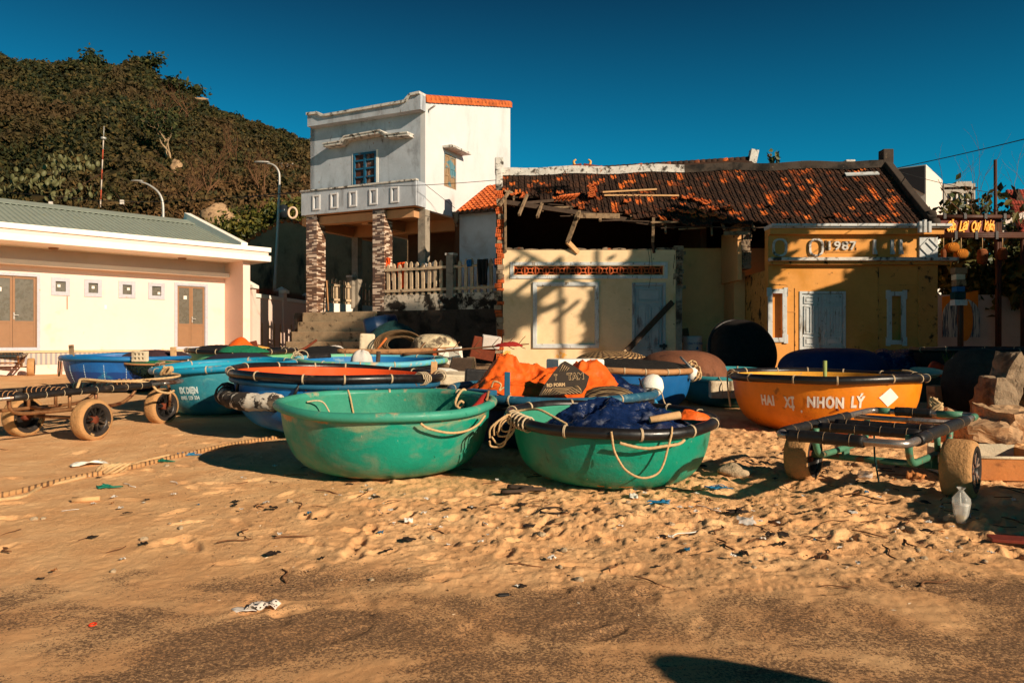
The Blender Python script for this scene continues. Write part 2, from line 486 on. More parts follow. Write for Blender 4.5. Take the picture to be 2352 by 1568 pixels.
WHITE = (232, 226, 216)
def shortcuts():
    m = {}
    m['cream'] = mat('cream wall paint', (236, 206, 190), 0.85, var=0.05, vs=0.8, bump=0.12, bs=60, patches=[((228, 194, 152), 1.2, 0.56, 0.85), ((206, 168, 124), 3.0, 0.56, 0.74, (1, 1, 0.5), (1.5, 0.75)), ((196, 166, 132), 9, .7, .76, (1, 1, .2))])
    m['white_trim'] = mat('white trim paint', (246, 236, 222), 0.8, var=0.05, bump=0.1)
    m['green_sheet'] = mat('green sheet metal', (146, 152, 138), 0.5, 0.4, 0.0, var=0.08, vs=2, bump=0.03, patches=[((150, 150, 125), 2.5, 0.55, 0.8)])
    m['brown_alu'] = mat('brown panel', (142, 104, 72), 0.55, var=0.08, vs=6, bump=0.1, bs=90)
    m['pane'] = mat('frosted grey pane', (98, 92, 80), 0.3, 0.5, var=0.08, bump=0.0)
    m['film'] = mat('protective film', (176, 176, 184), 0.5, var=0.12, vs=14, bump=0.3, bs=30, patches=[((190, 150, 110), 9, 0.62, 0.7)])
    m['concrete'] = mat('weathered concrete', (150, 138, 122), 0.92, var=0.25, vs=2, patches=[((62, 54, 46), 1.6, 0.52, 0.68), ((200, 188, 168), 3, 0.62, 0.75)], bump=0.35, bs=35)
    m['step_concrete'] = mat('dirty step concrete', (165, 142, 112), 0.92, var=0.25, vs=3, patches=[((52, 42, 32), 2.6, 0.55, 0.68, (1, 1, 1.6))], bump=0.4, bs=30)
    m['dark_cement'] = mat('dark cement render', (150, 120, 90), 0.95, var=0.25, vs=1.4, patches=[((36, 31, 27), 1.1, 0.5, 0.7, (1, 1, 0.35)), ((104, 90, 76), 2.5, 0.62, 0.8)], bump=0.3, bs=25)
    m['house_white'] = mat('whitewashed render', (212, 208, 206), 0.9, var=0.06, vs=1.2, bump=0.18, bs=30,
                           patches=[((176, 172, 168), 0.7, 0.52, 0.8, (1, 1, 0.4)), ((200, 182, 165), 5, 0.66, 0.76)])
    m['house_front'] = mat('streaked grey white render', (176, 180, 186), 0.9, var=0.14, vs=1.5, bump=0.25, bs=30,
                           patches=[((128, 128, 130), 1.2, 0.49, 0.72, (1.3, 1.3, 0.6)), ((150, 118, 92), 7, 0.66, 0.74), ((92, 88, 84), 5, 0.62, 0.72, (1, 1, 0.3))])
    m['cap_mould'] = mat('mouldy white cap', (205, 198, 188), 0.9, var=0.2, vs=4, patches=[((70, 62, 54), 5, 0.5, 0.64), ((150, 92, 60), 9, 0.62, 0.7)], bump=0.35)
    m['porch_wall'] = mat('mould covered white wall', (214, 198, 176), 0.92, var=0.12, vs=2, bump=0.4, bs=25,
                          patches=[((34, 28, 22), 1.5, 0.46, 0.56), ((58, 48, 38), 5, 0.56, 0.66)])
    m['base_wall'] = mat('dark mottled base wall', (66, 55, 46), 0.95, var=0.3, vs=1.5, patches=[((24, 20, 16), 1.2, 0.46, 0.62), ((118, 100, 82), 4, 0.66, 0.76)], bump=0.35, bs=20)  # dark brown base with random darker and paler mottling
    m['soffit'] = mat('tan soffit render', (188, 140, 98), 0.9, var=0.1, bump=0.1)
    m['inner_dark'] = mat('dark brown inner wall', (96, 66, 46), 0.95, var=0.2, vs=2, bump=0.1)  # plain dark brown for the inner walls
    m['blue_paint'] = mat('blue flaking paint', (28, 88, 118), 0.6, var=0.15, vs=8, patches=[((92, 66, 50), 12, 0.58, 0.66)], bump=0.3)
    m['rust_pane'] = mat('rusty pane', (150, 124, 108), 0.6, var=0.2, vs=8, patches=[((80, 42, 28), 4, 0.38, 0.48, (1, 1, 0.5)), ((52, 26, 18), 7, 0.55, 0.62)], bump=0.3)
    m['old_wood_blue'] = mat('bare wood with blue paint', (150, 122, 90), 0.85, var=0.2, vs=6, patches=[((84, 126, 136), 2.6, 0.52, 0.6)], bump=0.4)
    m['picket'] = mat('raw concrete picket', (196, 170, 138), 0.9, var=0.2, vs=6, patches=[((110, 88, 66), 6, 0.55, 0.7)], bump=0.3)
    m['ochre'] = mat('ochre wall', (216, 150, 76), 0.9, var=0.1, vs=1.3, bump=0.22, bs=30,
                     patches=[((196, 132, 52), 0.8, 0.5, 0.75), ((44, 34, 24), 3.2, 0.62, 0.72), ((60, 46, 30), 7, 0.66, 0.75)])
    m['ochre_dirty'] = mat('ochre wall with black mould', (208, 146, 76), 0.9, var=0.12, vs=1.6, bump=0.25, bs=30,
                     patches=[((42, 32, 22), 3.5, 0.54, 0.64), ((88, 66, 40), 8, 0.58, 0.7)])
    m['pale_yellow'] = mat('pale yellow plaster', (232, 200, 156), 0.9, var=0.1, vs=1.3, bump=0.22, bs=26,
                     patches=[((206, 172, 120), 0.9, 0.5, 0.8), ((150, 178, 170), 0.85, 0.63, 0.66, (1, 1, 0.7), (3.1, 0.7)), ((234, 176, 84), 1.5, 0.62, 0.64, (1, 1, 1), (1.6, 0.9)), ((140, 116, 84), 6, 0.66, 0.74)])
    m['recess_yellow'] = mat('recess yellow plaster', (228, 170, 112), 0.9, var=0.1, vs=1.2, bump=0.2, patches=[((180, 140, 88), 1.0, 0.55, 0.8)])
    m['plaster_break'] = mat('broken plaster', (150, 128, 104), 0.95, var=0.3, vs=5, patches=[((60, 48, 38), 6, 0.5, 0.62), ((170, 90, 52), 5, 0.6, 0.68)], bump=0.6, bs=18)
    m['hollow_brick'] = mat('hollow red brick', (206, 98, 48), 0.9, var=0.25, vs=9, patches=[((120, 60, 36), 8, 0.55, 0.7)], bump=0.4, island=0.2)
    m['vent_clay'] = mat('clay vent block', (196, 96, 50), 0.85, var=0.15, bump=0.2)
    m['white_wood'] = mat('old white painted wood', (196, 198, 196), 0.75, var=0.12, vs=5, patches=[((132, 118, 100), 7, 0.56, 0.66, (1, 1, 0.25)), ((92, 74, 56), 12, 0.64, 0.7)], bump=0.3)
    m['door_wood'] = mat('blue grey painted wood', (166, 172, 174), 0.75, var=0.1, vs=5, patches=[((118, 112, 112), 4, 0.54, 0.66, (1, 1, 0.3)), ((84, 70, 58), 12, 0.66, 0.72)], bump=0.3)
    m['old_wood'] = mat('grey old timber', (142, 116, 88), 0.9, var=0.25, vs=9, patches=[((74, 56, 40), 6, 0.5, 0.65)], bump=0.5, bs=30)
    m['dark_wood'] = mat('dark old timber', (74, 58, 46), 0.9, var=0.3, vs=7, bump=0.5, bs=30)
    m['raw_wood'] = mat('raw pale timber', (206, 160, 110), 0.85, var=0.18, vs=9, patches=[((140, 100, 66), 7, 0.56, 0.7)], bump=0.3)
    m['red_wood'] = mat('red brown board', (120, 46, 28), 0.6, var=0.25, vs=6, bump=0.3, bs=25)
    m['bamboo'] = mat('dry bamboo', (176, 126, 82), 0.7, var=0.2, vs=5, patches=[((112, 74, 46), 7, 0.55, 0.7)], bump=0.2)
    m['bamboo_dark'] = mat('dark bamboo', (78, 46, 32), 0.6, var=0.2, bump=0.2)
    m['rope'] = mat('natural rope', (198, 162, 116), 0.9, var=0.2, vs=20, bump=0.6, bs=160, bd=0.004)
    m['cord'] = mat('pale cord', (196, 172, 138), 0.9, var=0.15, vs=20, bump=0.2, bs=120)
    m['foam'] = mat('white foam', (240, 232, 216), 0.9, var=0.07, vs=5, patches=[((190, 160, 122), 4, 0.6, 0.78)], bump=0.5, bs=40)
    m['foam_dirty'] = mat('dirty foam', (214, 196, 166), 0.95, var=0.15, vs=6, patches=[((120, 98, 74), 3, 0.52, 0.72)], bump=0.7, bs=50)
    m['rubber'] = mat('black rubber', (32, 28, 26), 0.5, 0.45, var=0.3, vs=6, patches=[((96, 78, 60), 4, 0.56, 0.8)], bump=0.3, bs=50)
    m['rubber_gloss'] = mat('black pipe', (27, 24, 24), 0.38, 0.5, var=0.25, vs=5, patches=[((98, 78, 60), 5, 0.6, 0.8)], bump=0.1)
    m['steel'] = mat('worn steel tube', (170, 156, 146), 0.35, 0.5, 0.75, var=0.2, vs=6, patches=[((124, 72, 42), 5, 0.52, 0.66)], bump=0.15)
    m['rust_steel'] = mat('rusty steel tube', (158, 112, 74), 0.5, 0.5, 0.55, var=0.25, vs=7, patches=[((98, 50, 28), 6, 0.48, 0.62)], bump=0.25)
    m['green_steel'] = mat('green painted tube', (74, 124, 96), 0.5, 0.4, var=0.2, vs=6, patches=[((124, 84, 54), 7, 0.54, 0.64), ((160, 150, 138), 5, 0.6, 0.7)], bump=0.2)
    m['tyre_sand'] = mat('sand coated tyre', (188, 140, 90), 0.95, var=0.15, vs=8, patches=[((150, 106, 66), 9, 0.6, 0.75)], bump=0.9, bs=36, bd=0.02)
    m['tyre_dark'] = mat('worn tyre side', (44, 36, 31), 0.8, var=0.3, vs=9, patches=[((206, 162, 108), 5, 0.58, 0.68)], bump=0.4)
    m['rim_black'] = mat('black alloy', (34, 30, 28), 0.4, 0.5, 0.0, var=0.3, vs=8, patches=[((92, 74, 58), 7, 0.5, 0.7)], bump=0.2)
    m['rim_silver'] = mat('bare alloy', (190, 184, 178), 0.3, 0.5, 0.8, var=0.1, bump=0.05)
    m['rust'] = mat('rust', (110, 50, 28), 0.85, var=0.3, vs=10, bump=0.4)
    m['lamp_grey'] = mat('galvanised pole', (178, 172, 164), 0.45, 0.5, 0.3, var=0.1, bump=0.05)
    m['red_white'] = None
    m['tarp_orange'] = mat('orange tarpaulin', (240, 100, 28), 0.5, 0.4, var=0.12, vs=3, patches=[((206, 84, 30), 3, 0.55, 0.75)], bump=0.5, bs=14, bd=0.03)
    m['tarp_blue'] = mat('blue tarpaulin', (20, 38, 76), 0.28, 0.55, var=0.2, vs=4, patches=[((112, 116, 132), 6, 0.56, 0.72), ((10, 20, 44), 4, .55, .68)], bump=0.6, bs=12, bd=0.03)  # the paler patch paints fold highlights into the colour
    m['tarp_navy'] = mat('navy cloth', (40, 38, 52), 0.85, var=0.2, vs=5, bump=0.4, bs=30)
    m['net_green'] = mat('green net', (26, 122, 84), 0.85, var=0.3, vs=12, bump=1.0, bs=60, bd=0.03)
    m['net_teal'] = mat('teal net', (26, 66, 66), 0.9, var=0.4, vs=12, bump=1.0, bs=60, bd=0.03)
    m['net_dark'] = mat('dark net', (34, 30, 26), 0.95, var=0.4, vs=10, bump=1.0, bs=70, bd=0.02)
    m['black_cloth'] = mat('black cloth', (26, 24, 24), 0.8, var=0.3, vs=6, bump=0.5, bs=25)
    m['grey_cloth'] = mat('grey white cloth', (206, 196, 186), 0.85, var=0.12, vs=6, bump=0.4, bs=20)
    m['red_cloth'] = mat('red cloth', (150, 34, 26), 0.85, var=0.2, bump=0.4)
    m['orange_cloth'] = mat('orange cloth', (236, 84, 22), 0.8, var=0.15, bump=0.4)
    m['blue_cloth'] = mat('blue cloth', (28, 96, 150), 0.8, var=0.15, bump=0.4)
    m['letter_white'] = mat('white stencil paint', (236, 228, 216), 0.75, var=0.1, vs=9, bump=0.1)
    m['letter_pale'] = mat('pale stencil paint', (206, 222, 220), 0.75, var=0.15, vs=9, bump=0.1)
    m['board_dark'] = mat('dark printed board', (58, 46, 36), 0.7, var=0.15, vs=5, bump=0.2)
    m['board_ink'] = mat('tan print', (206, 166, 120), 0.7, var=0.1, bump=0.0)
    m['gold'] = mat('gold letters', (240, 168, 62), 0.35, 0.5, 0.35, var=0.1, bump=0.1)
    m['stone'] = mat('pale rough stone', (176, 152, 122), 0.95, var=0.2, vs=3, patches=[((124, 100, 76), 3, 0.55, 0.7)], bump=0.9, bs=14, bd=0.04)
    m['rubble'] = mat('rubble', (166, 132, 98), 0.95, var=0.3, vs=4, patches=[((84, 60, 42), 4, 0.52, 0.66)], bump=0.7, bs=20, island=0.25)
    m['cardboard'] = mat('brown carton', (188, 120, 66), 0.9, var=0.2, vs=4, patches=[((112, 66, 36), 5, 0.55, 0.7)], bump=0.3)
    m['paper'] = mat('white litter', (228, 220, 208), 0.85, var=0.12, bump=0.3)
    m['stick'] = mat('dry stick', (112, 74, 46), 0.9, var=0.3, vs=14, bump=0.4)
    m['dark_scrap'] = mat('dark scrap', (52, 40, 32), 0.8, var=0.3, bump=0.4)
    m['blue_scrap'] = mat('blue plastic', (34, 118, 160), 0.5, var=0.2, bump=0.3)
    m['green_scrap'] = mat('green plastic', (30, 120, 98), 0.5, var=0.2, bump=0.3)
    m['red_plastic'] = mat('red plastic', (226, 62, 24), 0.4, var=0.1, bump=0.0)
    m['roof_tile_new'] = mat('orange roof tile', (198, 98, 46), 0.8, var=0.15, vs=6, patches=[((130, 66, 36), 5, 0.58, 0.7)], bump=0.3, island=0.25)
    m['rooftile'] = m_rooftile(); m['columntile'] = m_tilecolumn(); m['ground'] = m_ground(); m['hill'] = m_hill()
    m['far_white'] = mat('far white wall', (220, 205, 192), 0.9, var=0.04, bump=0.0)
    m['far_grey'] = mat('far grey wall', (176, 164, 152), 0.9, var=0.06, bump=0.0)
    m['far_dark'] = mat('dark recess tone', (52, 48, 50), 0.8, var=0.05, bump=0.0)
    m['glass_dark'] = mat('dark window glass', (36, 40, 44), 0.15, 0.5, var=0.1, bump=0.0)
    m['bark'] = mat('pale bark', (168, 138, 104), 0.9, var=0.25, vs=6, bump=0.5)
    m['twig'] = mat('dry twig', (112, 76, 50), 0.9, var=0.2, vs=8, bump=0.0)
    m['wire'] = mat('black cable', (26, 24, 24), 0.6, var=0.0, bump=0.0)
    m['leaf_tree'] = m_leaf('tree leaves', [(34, 44, 18), (52, 62, 24), (78, 78, 32), (104, 92, 40)])
    m['leaf_hill'] = m_leaf('scrub leaves', [(20, 27, 10), (32, 38, 13), (46, 48, 16), (62, 56, 20), (84, 66, 28)], (76, 54, 28), .8)
    m['leaf_bush'] = m_leaf('bush leaves', [(22, 30, 12), (36, 44, 16), (54, 58, 22), (80, 74, 32)], None, .8)
    m['leaf_cactus'] = m_leaf('cactus pads', [(70, 78, 44), (92, 92, 56), (116, 98, 66)])
    m['leaf_vine'] = m_leaf('yellow green vine', [(50, 56, 18), (78, 78, 26), (108, 96, 36)])
    m['weave'] = m_weave('woven bamboo skin', (66, 48, 34), (206, 164, 112))
    m['lantern'] = m_weave('woven lantern', (96, 52, 30), (190, 116, 66), 30)
    m['lantern_orange'] = m_weave('orange woven lantern', (150, 84, 20), (236, 150, 44), 30)
    m['clear'] = m_clear('clear plastic'); m['drink'] = mat('pale drink', (214, 186, 120), 0.3, var=0.1, bump=0.0)
    return m
M = shortcuts()

def hullmat(name, base, wear, lower=None, lowz=None, mark=None, rough=0.5, scuff=0.62):
    ps = [(wear, 3.0, scuff - 0.04, scuff + 0.1, (1, 1, 2.2)), (tuple(int(v * 0.72) for v in base), 1.6, 0.5, 0.8), (wear, 9, 0.68, 0.74, (1, 1, 1.8))]
    if lower: ps.append((lower, 1.4, 0.40, 0.46, (1, 1, 1), (lowz[0], lowz[1])))
    ps.append(((196, 150, 98), 3.0, 0.5, 0.72, (1, 1, 1), (0.16, 0.02)))
    if mark: ps.append(mark)
    return mat(name, base, rough, 0.4, var=0.16, vs=2.2, patches=ps, bump=0.35, bs=28, bd=0.012)
SKY_LOW = (0.03, 1.42, 1.62, 1.0); SKY_HIGH = (0.05, 0.12, 0.20, 1.0); SKY_STRENGTH = 0.052; SUN_STRENGTH = 5.0; SUN_COLOR = (1.0, 0.83, 0.63); EXPOSURE = 0.34
# ------------------------------------------------------------------ ground
def relief(X, Y):
    z = 0.28 * (lambda t: t * t * (3 - 2 * t))(np.clip((Y - 7.0) / 15.0, 0, 1))
    rough = np.clip((Y - 3.3) / 2.2, 0, 1) * np.clip((15 - Y) / 6 + 0.3, 0.25, 1)
    side = 0.26 + 0.74 * np.clip((X + 0.6 * vnoise(X * 0.4, Y * 0.4, 5) + 2.2) / 3.0, 0, 1)
    z += rough * side * (0.020 * nfbm(X, Y, 1.6, 3, 3) + 0.009 * nfbm(X, Y, 4.6, 3, 9, 0.55) + 0.0085 * nfbm(X, Y, 15.0, 3, 21, .6) + 0.034 * np.clip(nfbm(X, Y, 10.0, 3, 25, .62) - .28, 0, .5))
    z += 0.012 * nfbm(X, Y, 0.5, 2, 31)
    z += 0.0022 * nfbm(X, Y, 24.0, 2, 41)
    return z
PRINTS = []
def build_ground():
    r = random.Random(11)
    ys = np.concatenate([1.5 * (1.0037 ** np.arange(0, 925)), [50.0, 60, 75, 95, 120, 160, 220, 320, 500, 900]])
    us = np.linspace(-1.0, 1.0, 1160)
    us = np.sign(us) * (0.55 * np.abs(us) + 0.45 * np.abs(us) ** 3)
    Yg, U = np.meshgrid(ys, us, indexing='ij')
    X = U * (1.35 * Yg + 4.0)
    Z = relief(X, Yg)
    # foot prints and scuffs trodden into the loose sand
    for i in range(760):
        y = 3.4 + 7.4 * (r.random() ** 1.25); x = -5.2 + 10.6 * (r.random() ** 0.72)
        if x < -1.5 and r.random() < 0.55: continue
        if y < 4.4 and r.random() < 0.6: continue
        a = r.uniform(0, math.pi); L = r.uniform(0.09, 0.15); W = r.uniform(0.035, 0.06); dep = r.uniform(0.008, 0.026) * (0.5 if y < 4.6 else 1)
        PRINTS.append((x, y))
        i0, i1 = np.searchsorted(ys, [y - 0.45, y + 0.45])
        sx = X[i0:i1] - x; sy = Yg[i0:i1] - y
        p = (sx * math.cos(a) + sy * math.sin(a)) / L; q = (-sx * math.sin(a) + sy * math.cos(a)) / W
        d = p * p + q * q
        Z[i0:i1] += -dep * np.exp(-d * d * d * 0.8) + dep * 0.38 * np.exp(-((np.sqrt(d) - 1.55) ** 2) * 6)
    # two tyre tracks pressed across the loose sand
    for (x0, y0, x1, y1) in ((0.2, 4.25, 2.9, 4.9), (1.0, 4.0, 2.6, 4.35)):
        L = math.hypot(x1 - x0, y1 - y0); dx, dy = (x1 - x0) / L, (y1 - y0) / L
        i0, i1 = np.searchsorted(ys, [min(y0, y1) - 0.5, max(y0, y1) + 0.5])
        sx = X[i0:i1] - x0; sy = Yg[i0:i1] - y0
        p = sx * dx + sy * dy; q = -sx * dy + sy * dx + 0.05 * np.sin(p * 1.7)
        m = np.exp(-(q / 0.06) ** 4) * ((p > 0) & (p < L)) * (0.5 + 0.5 * np.clip(vnoise(p * 1.2, q * 0, 77) + 0.3, 0, 1))
        Z[i0:i1] += m * (-0.004 + 0.005 * np.sin(p * 130 + np.abs(q) * 60))
    nr, nc = X.shape
    # the strip behind the camera closes the sheet
    Xb = X[0] * 60; Yb = np.full(nc, -120.0); Zb = np.zeros(nc)
    V_ = np.concatenate([np.stack([Xb, Yb, Zb], 1), np.stack([X, Yg, Z], 2).reshape(-1, 3)])
    nr += 1
    idx = np.arange(nr * nc).reshape(nr, nc)
    Fc = np.stack([idx[:-1, :-1], idx[:-1, 1:], idx[1:, 1:], idx[1:, :-1]], 2).reshape(-1, 4)
    o = np_mesh('ground', V_, Fc, M['ground'], smooth=True)
    tag(o, 'sandy yard with worn tarmac showing through in front', None, None, 'structure')
    return ys, us
build_ground()
def gz(x, y):
    return float(relief(np.array([float(x)]), np.array([float(y)]))[0])
def gp(x, y):
    p = GP(x, y)
    for _ in range(4):
        z = gz(p.x, p.y); Y = (EYE - z) * F / (y - HY); p = Vector(((x - CX) / F * Y, Y, z))
    return p

# ------------------------------------------------------------------ hill with scrub
SIL = [(-700, 60), (-300, 40), (0, 112), (90, 130), (180, 142), (240, 165), (300, 158), (345, 172), (375, 215), (420, 228), (470, 236), (500, 258), (560, 276), (600, 288), (640, 312), (715, 340), (800, 395), (900, 455), (1000, 535), (1100, 620), (1250, 720), (1400, 775)]
def sil(x):
    return np.interp(x, [-300, 200, 420, 800], [24, 20, 10, 4]) + np.interp(x, [a for a, b in SIL], [b for a, b in SIL])
HY0, HY1 = 50.0, 104.0
def hill_pt(u, v):
    """u: photo x (array), v: 0 foot .. 1 ridge"""
    Y = HY0 + (HY1 - HY0) * v
    X = (u - CX) / F * (HY0 * 0.35 + Y * 0.65)
    zr = EYE + (HY - sil(CX + (u - CX) * (HY0 * .35 + HY1 * .65) / HY1)) / F * HY1
    prof = 0.62 * v + 0.38 * v ** 0.6
    z = 1.0 + (zr - 1.0) * prof
    z = z + (nfbm(X, Y, 0.09, 3, 61) * 1.7 + nfbm(X, Y, 0.33, 3, 71) * 0.7) * np.clip(v * 4, 0, 1) * np.clip((zr - 1) / 8, 0.0, 1)
    return X, Y, z
def build_hill():
    us = np.linspace(-1300, 1500, 400); vs = np.concatenate([np.linspace(0, 1, 120), [1.15, 1.5, 2.4]])
    Vv, U = np.meshgrid(vs, us, indexing='ij')
    X, Y, Z = hill_pt(U, np.minimum(Vv, 1.0))
    back = np.clip(Vv - 1, 0, None)
    Y = Y + back * 54; Z = Z - back * 9
    Z[Vv == 0] = -0.5
    nr, nc = X.shape; idx = np.arange(nr * nc).reshape(nr, nc)
    Fc = np.stack([idx[:-1, :-1], idx[:-1, 1:], idx[1:, 1:], idx[1:, :-1]], 2).reshape(-1, 4)
    o = np_mesh('hill', np.stack([X, Y, Z], 2).reshape(-1, 3), Fc, M['hill'], smooth=True)
    tag(o, 'steep scrub covered hill behind the houses', None, None, 'structure')

def leaf_quads(cen, size, rg, up=0.3, aspect=1.7):
    """one bent leaf diamond per centre"""
    n = len(cen)
    a = rg.normal(size=(n, 3)); a[:, 2] += up * 0
    a /= np.linalg.norm(a, axis=1)[:, None]
    b = rg.normal(size=(n, 3)); b -= a * (a * b).sum(1)[:, None]; b /= np.linalg.norm(b, axis=1)[:, None] + 1e-9
    s = (size * (0.6 + 0.8 * rg.random(n)))[:, None]
    p0 = cen - a * s * aspect * 0.5; p2 = cen + a * s * aspect * 0.5
    k = np.cross(a, b) * s * 0.18
    p1 = cen + b * s * 0.5 + k; p3 = cen - b * s * 0.5 + k
    v = np.stack([p0, p1, p2, p3], 1).reshape(-1, 3)
    return v, np.arange(n * 4).reshape(n, 4)

BARE = [(1110, 0.0)]
def build_scrub():
    rg = np.random.default_rng(5)
    # bush centres scattered over the slope, denser towards the ridge so that the outline is ragged
    nb = 8400
    u = rg.uniform(-520, 1080, nb); v = np.sqrt(rg.uniform(0.0009, 1.0, nb))
    e = 420
    u = np.concatenate([u, rg.uniform(-520, 1080, e)]); v = np.concatenate([v, rg.uniform(0.955, 1.0, e)])
    X, Y, Z = hill_pt(u, v)
    keep = nfbm(X, Y, 0.11, 3, 88) < 9
    # bare earth and rock slips seen in the slope
    for (bx, by, rad) in ((395, 405, 16), (385, 212, 14), (500, 505, 24), (640, 425, 12)):
        px = CX + X / Y * F; py = HY - (Z - EYE) / Y * F
        keep &= ((px - bx) ** 2 / (rad * rad) + (py - by) ** 2 / (rad * rad * 0.5) > 1)
    X, Y, Z = X[keep], Y[keep], Z[keep]; nb = len(X)
    rad = rg.uniform(0.6, 1.35, nb) * (1 + 0.5 * (nfbm(X, Y, 0.15, 2, 90))); hgt = rg.uniform(0.7, 1.25, nb)
    per = 50
    d = rg.normal(size=(nb, per, 3)); d /= np.linalg.norm(d, axis=2)[:, :, None]
    d[:, :, 2] = np.abs(d[:, :, 2]) * 1.0 - 0.25
    rr = rg.uniform(0.55, 1.0, (nb, per, 1)) ** 0.6
    lump = 1 + 0.32 * np.sin(d[:, :, 0:1] * 7 + X[:, None, None]) * np.sin(d[:, :, 1:2] * 6 + Y[:, None, None])
    c = d * rr * lump * rad[:, None, None]; c[:, :, 2] *= hgt[:, None]
    c += np.stack([X, Y, Z + 0.1], 1)[:, None, :]
    vv, ff = leaf_quads(c.reshape(-1, 3), 0.29, rg)
    o = np_mesh('hillside_scrub', vv, ff, M['leaf_hill'])
    tag(o, 'dense olive green scrub covering the hillside', None, None, 'stuff')
build_hill(); build_scrub()

def hill_at(x, y):
    """a point of the hill seen near photo position x, y"""
    best = None
    for i in range(101):
        v = i / 100
        X, Y, Z = hill_pt(np.array([float(x)]), np.array([v]))
        # keep the same sight line in x
        px = CX + X[0] / Y[0] * F; X, Y, Z = hill_pt(np.array([float(x + (x - px))]), np.array([v]))
        py = HY - (Z[0] - EYE) / Y[0] * F
        if best is None or abs(py - y) < best[0]: best = (abs(py - y), Vector((X[0], Y[0], Z[0])))
    return best[1]

# bare trees on the slope
def branch(mb, p, d, L, r, lev, rn, spread=0.55, n=5):
    pts = [p]; q = p.copy(); dd = d.copy()
    for i in range(4):
        dd = (dd + Vector((rn.gauss(0, .12), rn.gauss(0, .12), rn.gauss(0.03, .08)))).normalized()
        q = q + dd * L / 4; pts.append(q.copy())
    mb.tube(pts, r, n, radii=[r * (1 - 0.13 * i) for i in range(5)], caps=False)
    tips = [q]
    if lev > 0:
        for k in range(rn.choice((2, 3, 3))):
            nd = (dd + Vector((rn.gauss(0, spread), rn.gauss(0, spread), rn.gauss(0.15, spread * 0.6)))).normalized()
            tips += branch(mb, pts[rn.choice((2, 3, 4))], nd, L * rn.uniform(0.55, 0.8), r * 0.55, lev - 1, rn, spread, max(3, n - 1))
    return tips
def bare_tree(label, base, h, r, seed, nstem=1, mt='twig', leaves=0, lev=4, group=None, spread=0.5):
    rn = random.Random(seed); t = thing('bare_tree', label, 'tree', base, group=group)
    tr = MB(); cr = MB(); tips = []
    for k in range(nstem):
        d = Vector((rn.gauss(0, 0.22), rn.gauss(0, 0.15), 1)).normalized()
        p0 = Vector((rn.uniform(-.25, .25) * (nstem > 1), rn.uniform(-.2, .2) * (nstem > 1), -0.3))
        p1 = p0 + d * h * 0.42; mid = (p0 + p1) / 2 + Vector((rn.gauss(0, .06), rn.gauss(0, .06), 0)) * h
        tr.tube(spline([p0, mid, p1], 4), r, 7, radii=[r * (1 - 0.4 * i / 8) for i in range(9)])
        for j in range(3):
            nd = (d + Vector((rn.gauss(0, spread), rn.gauss(0, spread), 0.2))).normalized()
            tips += branch(cr, p1 if j < 2 else mid, nd, h * 0.3, r * 0.5, lev - 2, rn, spread)
    tr.build('trunk', M['bark' if mt == 'bark' else 'twig'], t); cr.build('branches', M['bark' if mt == 'bark' else 'twig'], t, normals=False)
    if leaves:
        rg = np.random.default_rng(seed); tp = np.array([tuple(x) for x in tips])
        c = tp[rg.integers(0, len(tp), leaves)] + rg.normal(size=(leaves, 3)) * 0.38
        vv, ff = leaf_quads(c, 0.24, rg); np_mesh('crown', vv, ff, M['leaf_bush'], t)
    return t
for i, (lb, x, y, h, r, st, mt, lv) in enumerate([
    ('pale double trunked tree with a loose crown on the mid slope', 382, 368, 5.4, 0.15, 2, 'bark', 900),
    ('tall leafless grey brown tree standing under the rocky edge of the ridge', 405, 285, 5.6, 0.06, 3, 'twig', 0),
    ('bushy leafless tree spreading its twigs left of the ridge rocks', 352, 290, 4.6, 0.05, 4, 'twig', 0),
    ('large leafless tree rising from the earth slip beside the tall street lamp', 478, 470, 6.5, 0.07, 4, 'twig', 0),
    ('leafless twiggy tree low on the slope left of the tall street lamp', 590, 455, 5.0, 0.06, 4, 'twig', 0),
    ('thin leafless tree above the green roof ridge near its end', 430, 495, 4.6, 0.05, 3, 'twig', 0),
    ('leafless tree in the middle of the brown slope above the others', 520, 385, 5.4, 0.06, 4, 'twig', 0)]):
    bare_tree(lb, hill_at(x, y), h, r, 40 + i, st, mt, lv, lev=5, group='bare trees on the hillside')

def leaf_bush(name, label, cat, base, rad, n, size, mt, seed, group=None, flat=1.0, aspect=1.7):
    rg = np.random.default_rng(seed); rn = random.Random(seed)
    t = thing(name, label, cat, base, group=group)
    k = 9; cc = rg.normal(size=(k, 3)) * np.array([rad[0], rad[1], rad[2] * 0.6]) * 0.42; cc[:, 2] += rad[2] * 0.62
    c = cc[rg.integers(0, k, n)] + rg.normal(size=(n, 3)) * np.array(rad) * 0.24
    c[:, 2] = np.abs(c[:, 2]) * flat
    vv, ff = leaf_quads(c, size, rg, aspect=aspect); np_mesh('crown', vv, ff, mt, t)
    st = MB()
    for j in range(5):
        q = cc[j % k]; st.tube(spline([(0, 0, -0.3), (q[0] * .3, q[1] * .3, q[2] * .5), tuple(q)], 3), 0.03 * rad[0] + 0.01, 5)
    st.build('stem', M['twig'], t)
    return t
leaf_bush('ridge_bush', 'big dark bush on the ridge line above the bare rocks', 'bush', hill_at(352, 186), (2.8, 2.0, 1.3), 2600, 0.30, M['leaf_bush'], 3, aspect=2.4)
leaf_bush('ridge_bush', 'rounded dense bush on the ridge between mast and big dark bush', 'bush', hill_at(303, 160), (2.6, 2, 1.5), 900, 0.34, M['leaf_bush'], 4)
leaf_bush('ridge_bush', 'small tree like bush poking above the ridge far left', 'bush', hill_at(181, 150), (1.5, 1.2, 2.2), 500, 0.34, M['leaf_bush'], 5)
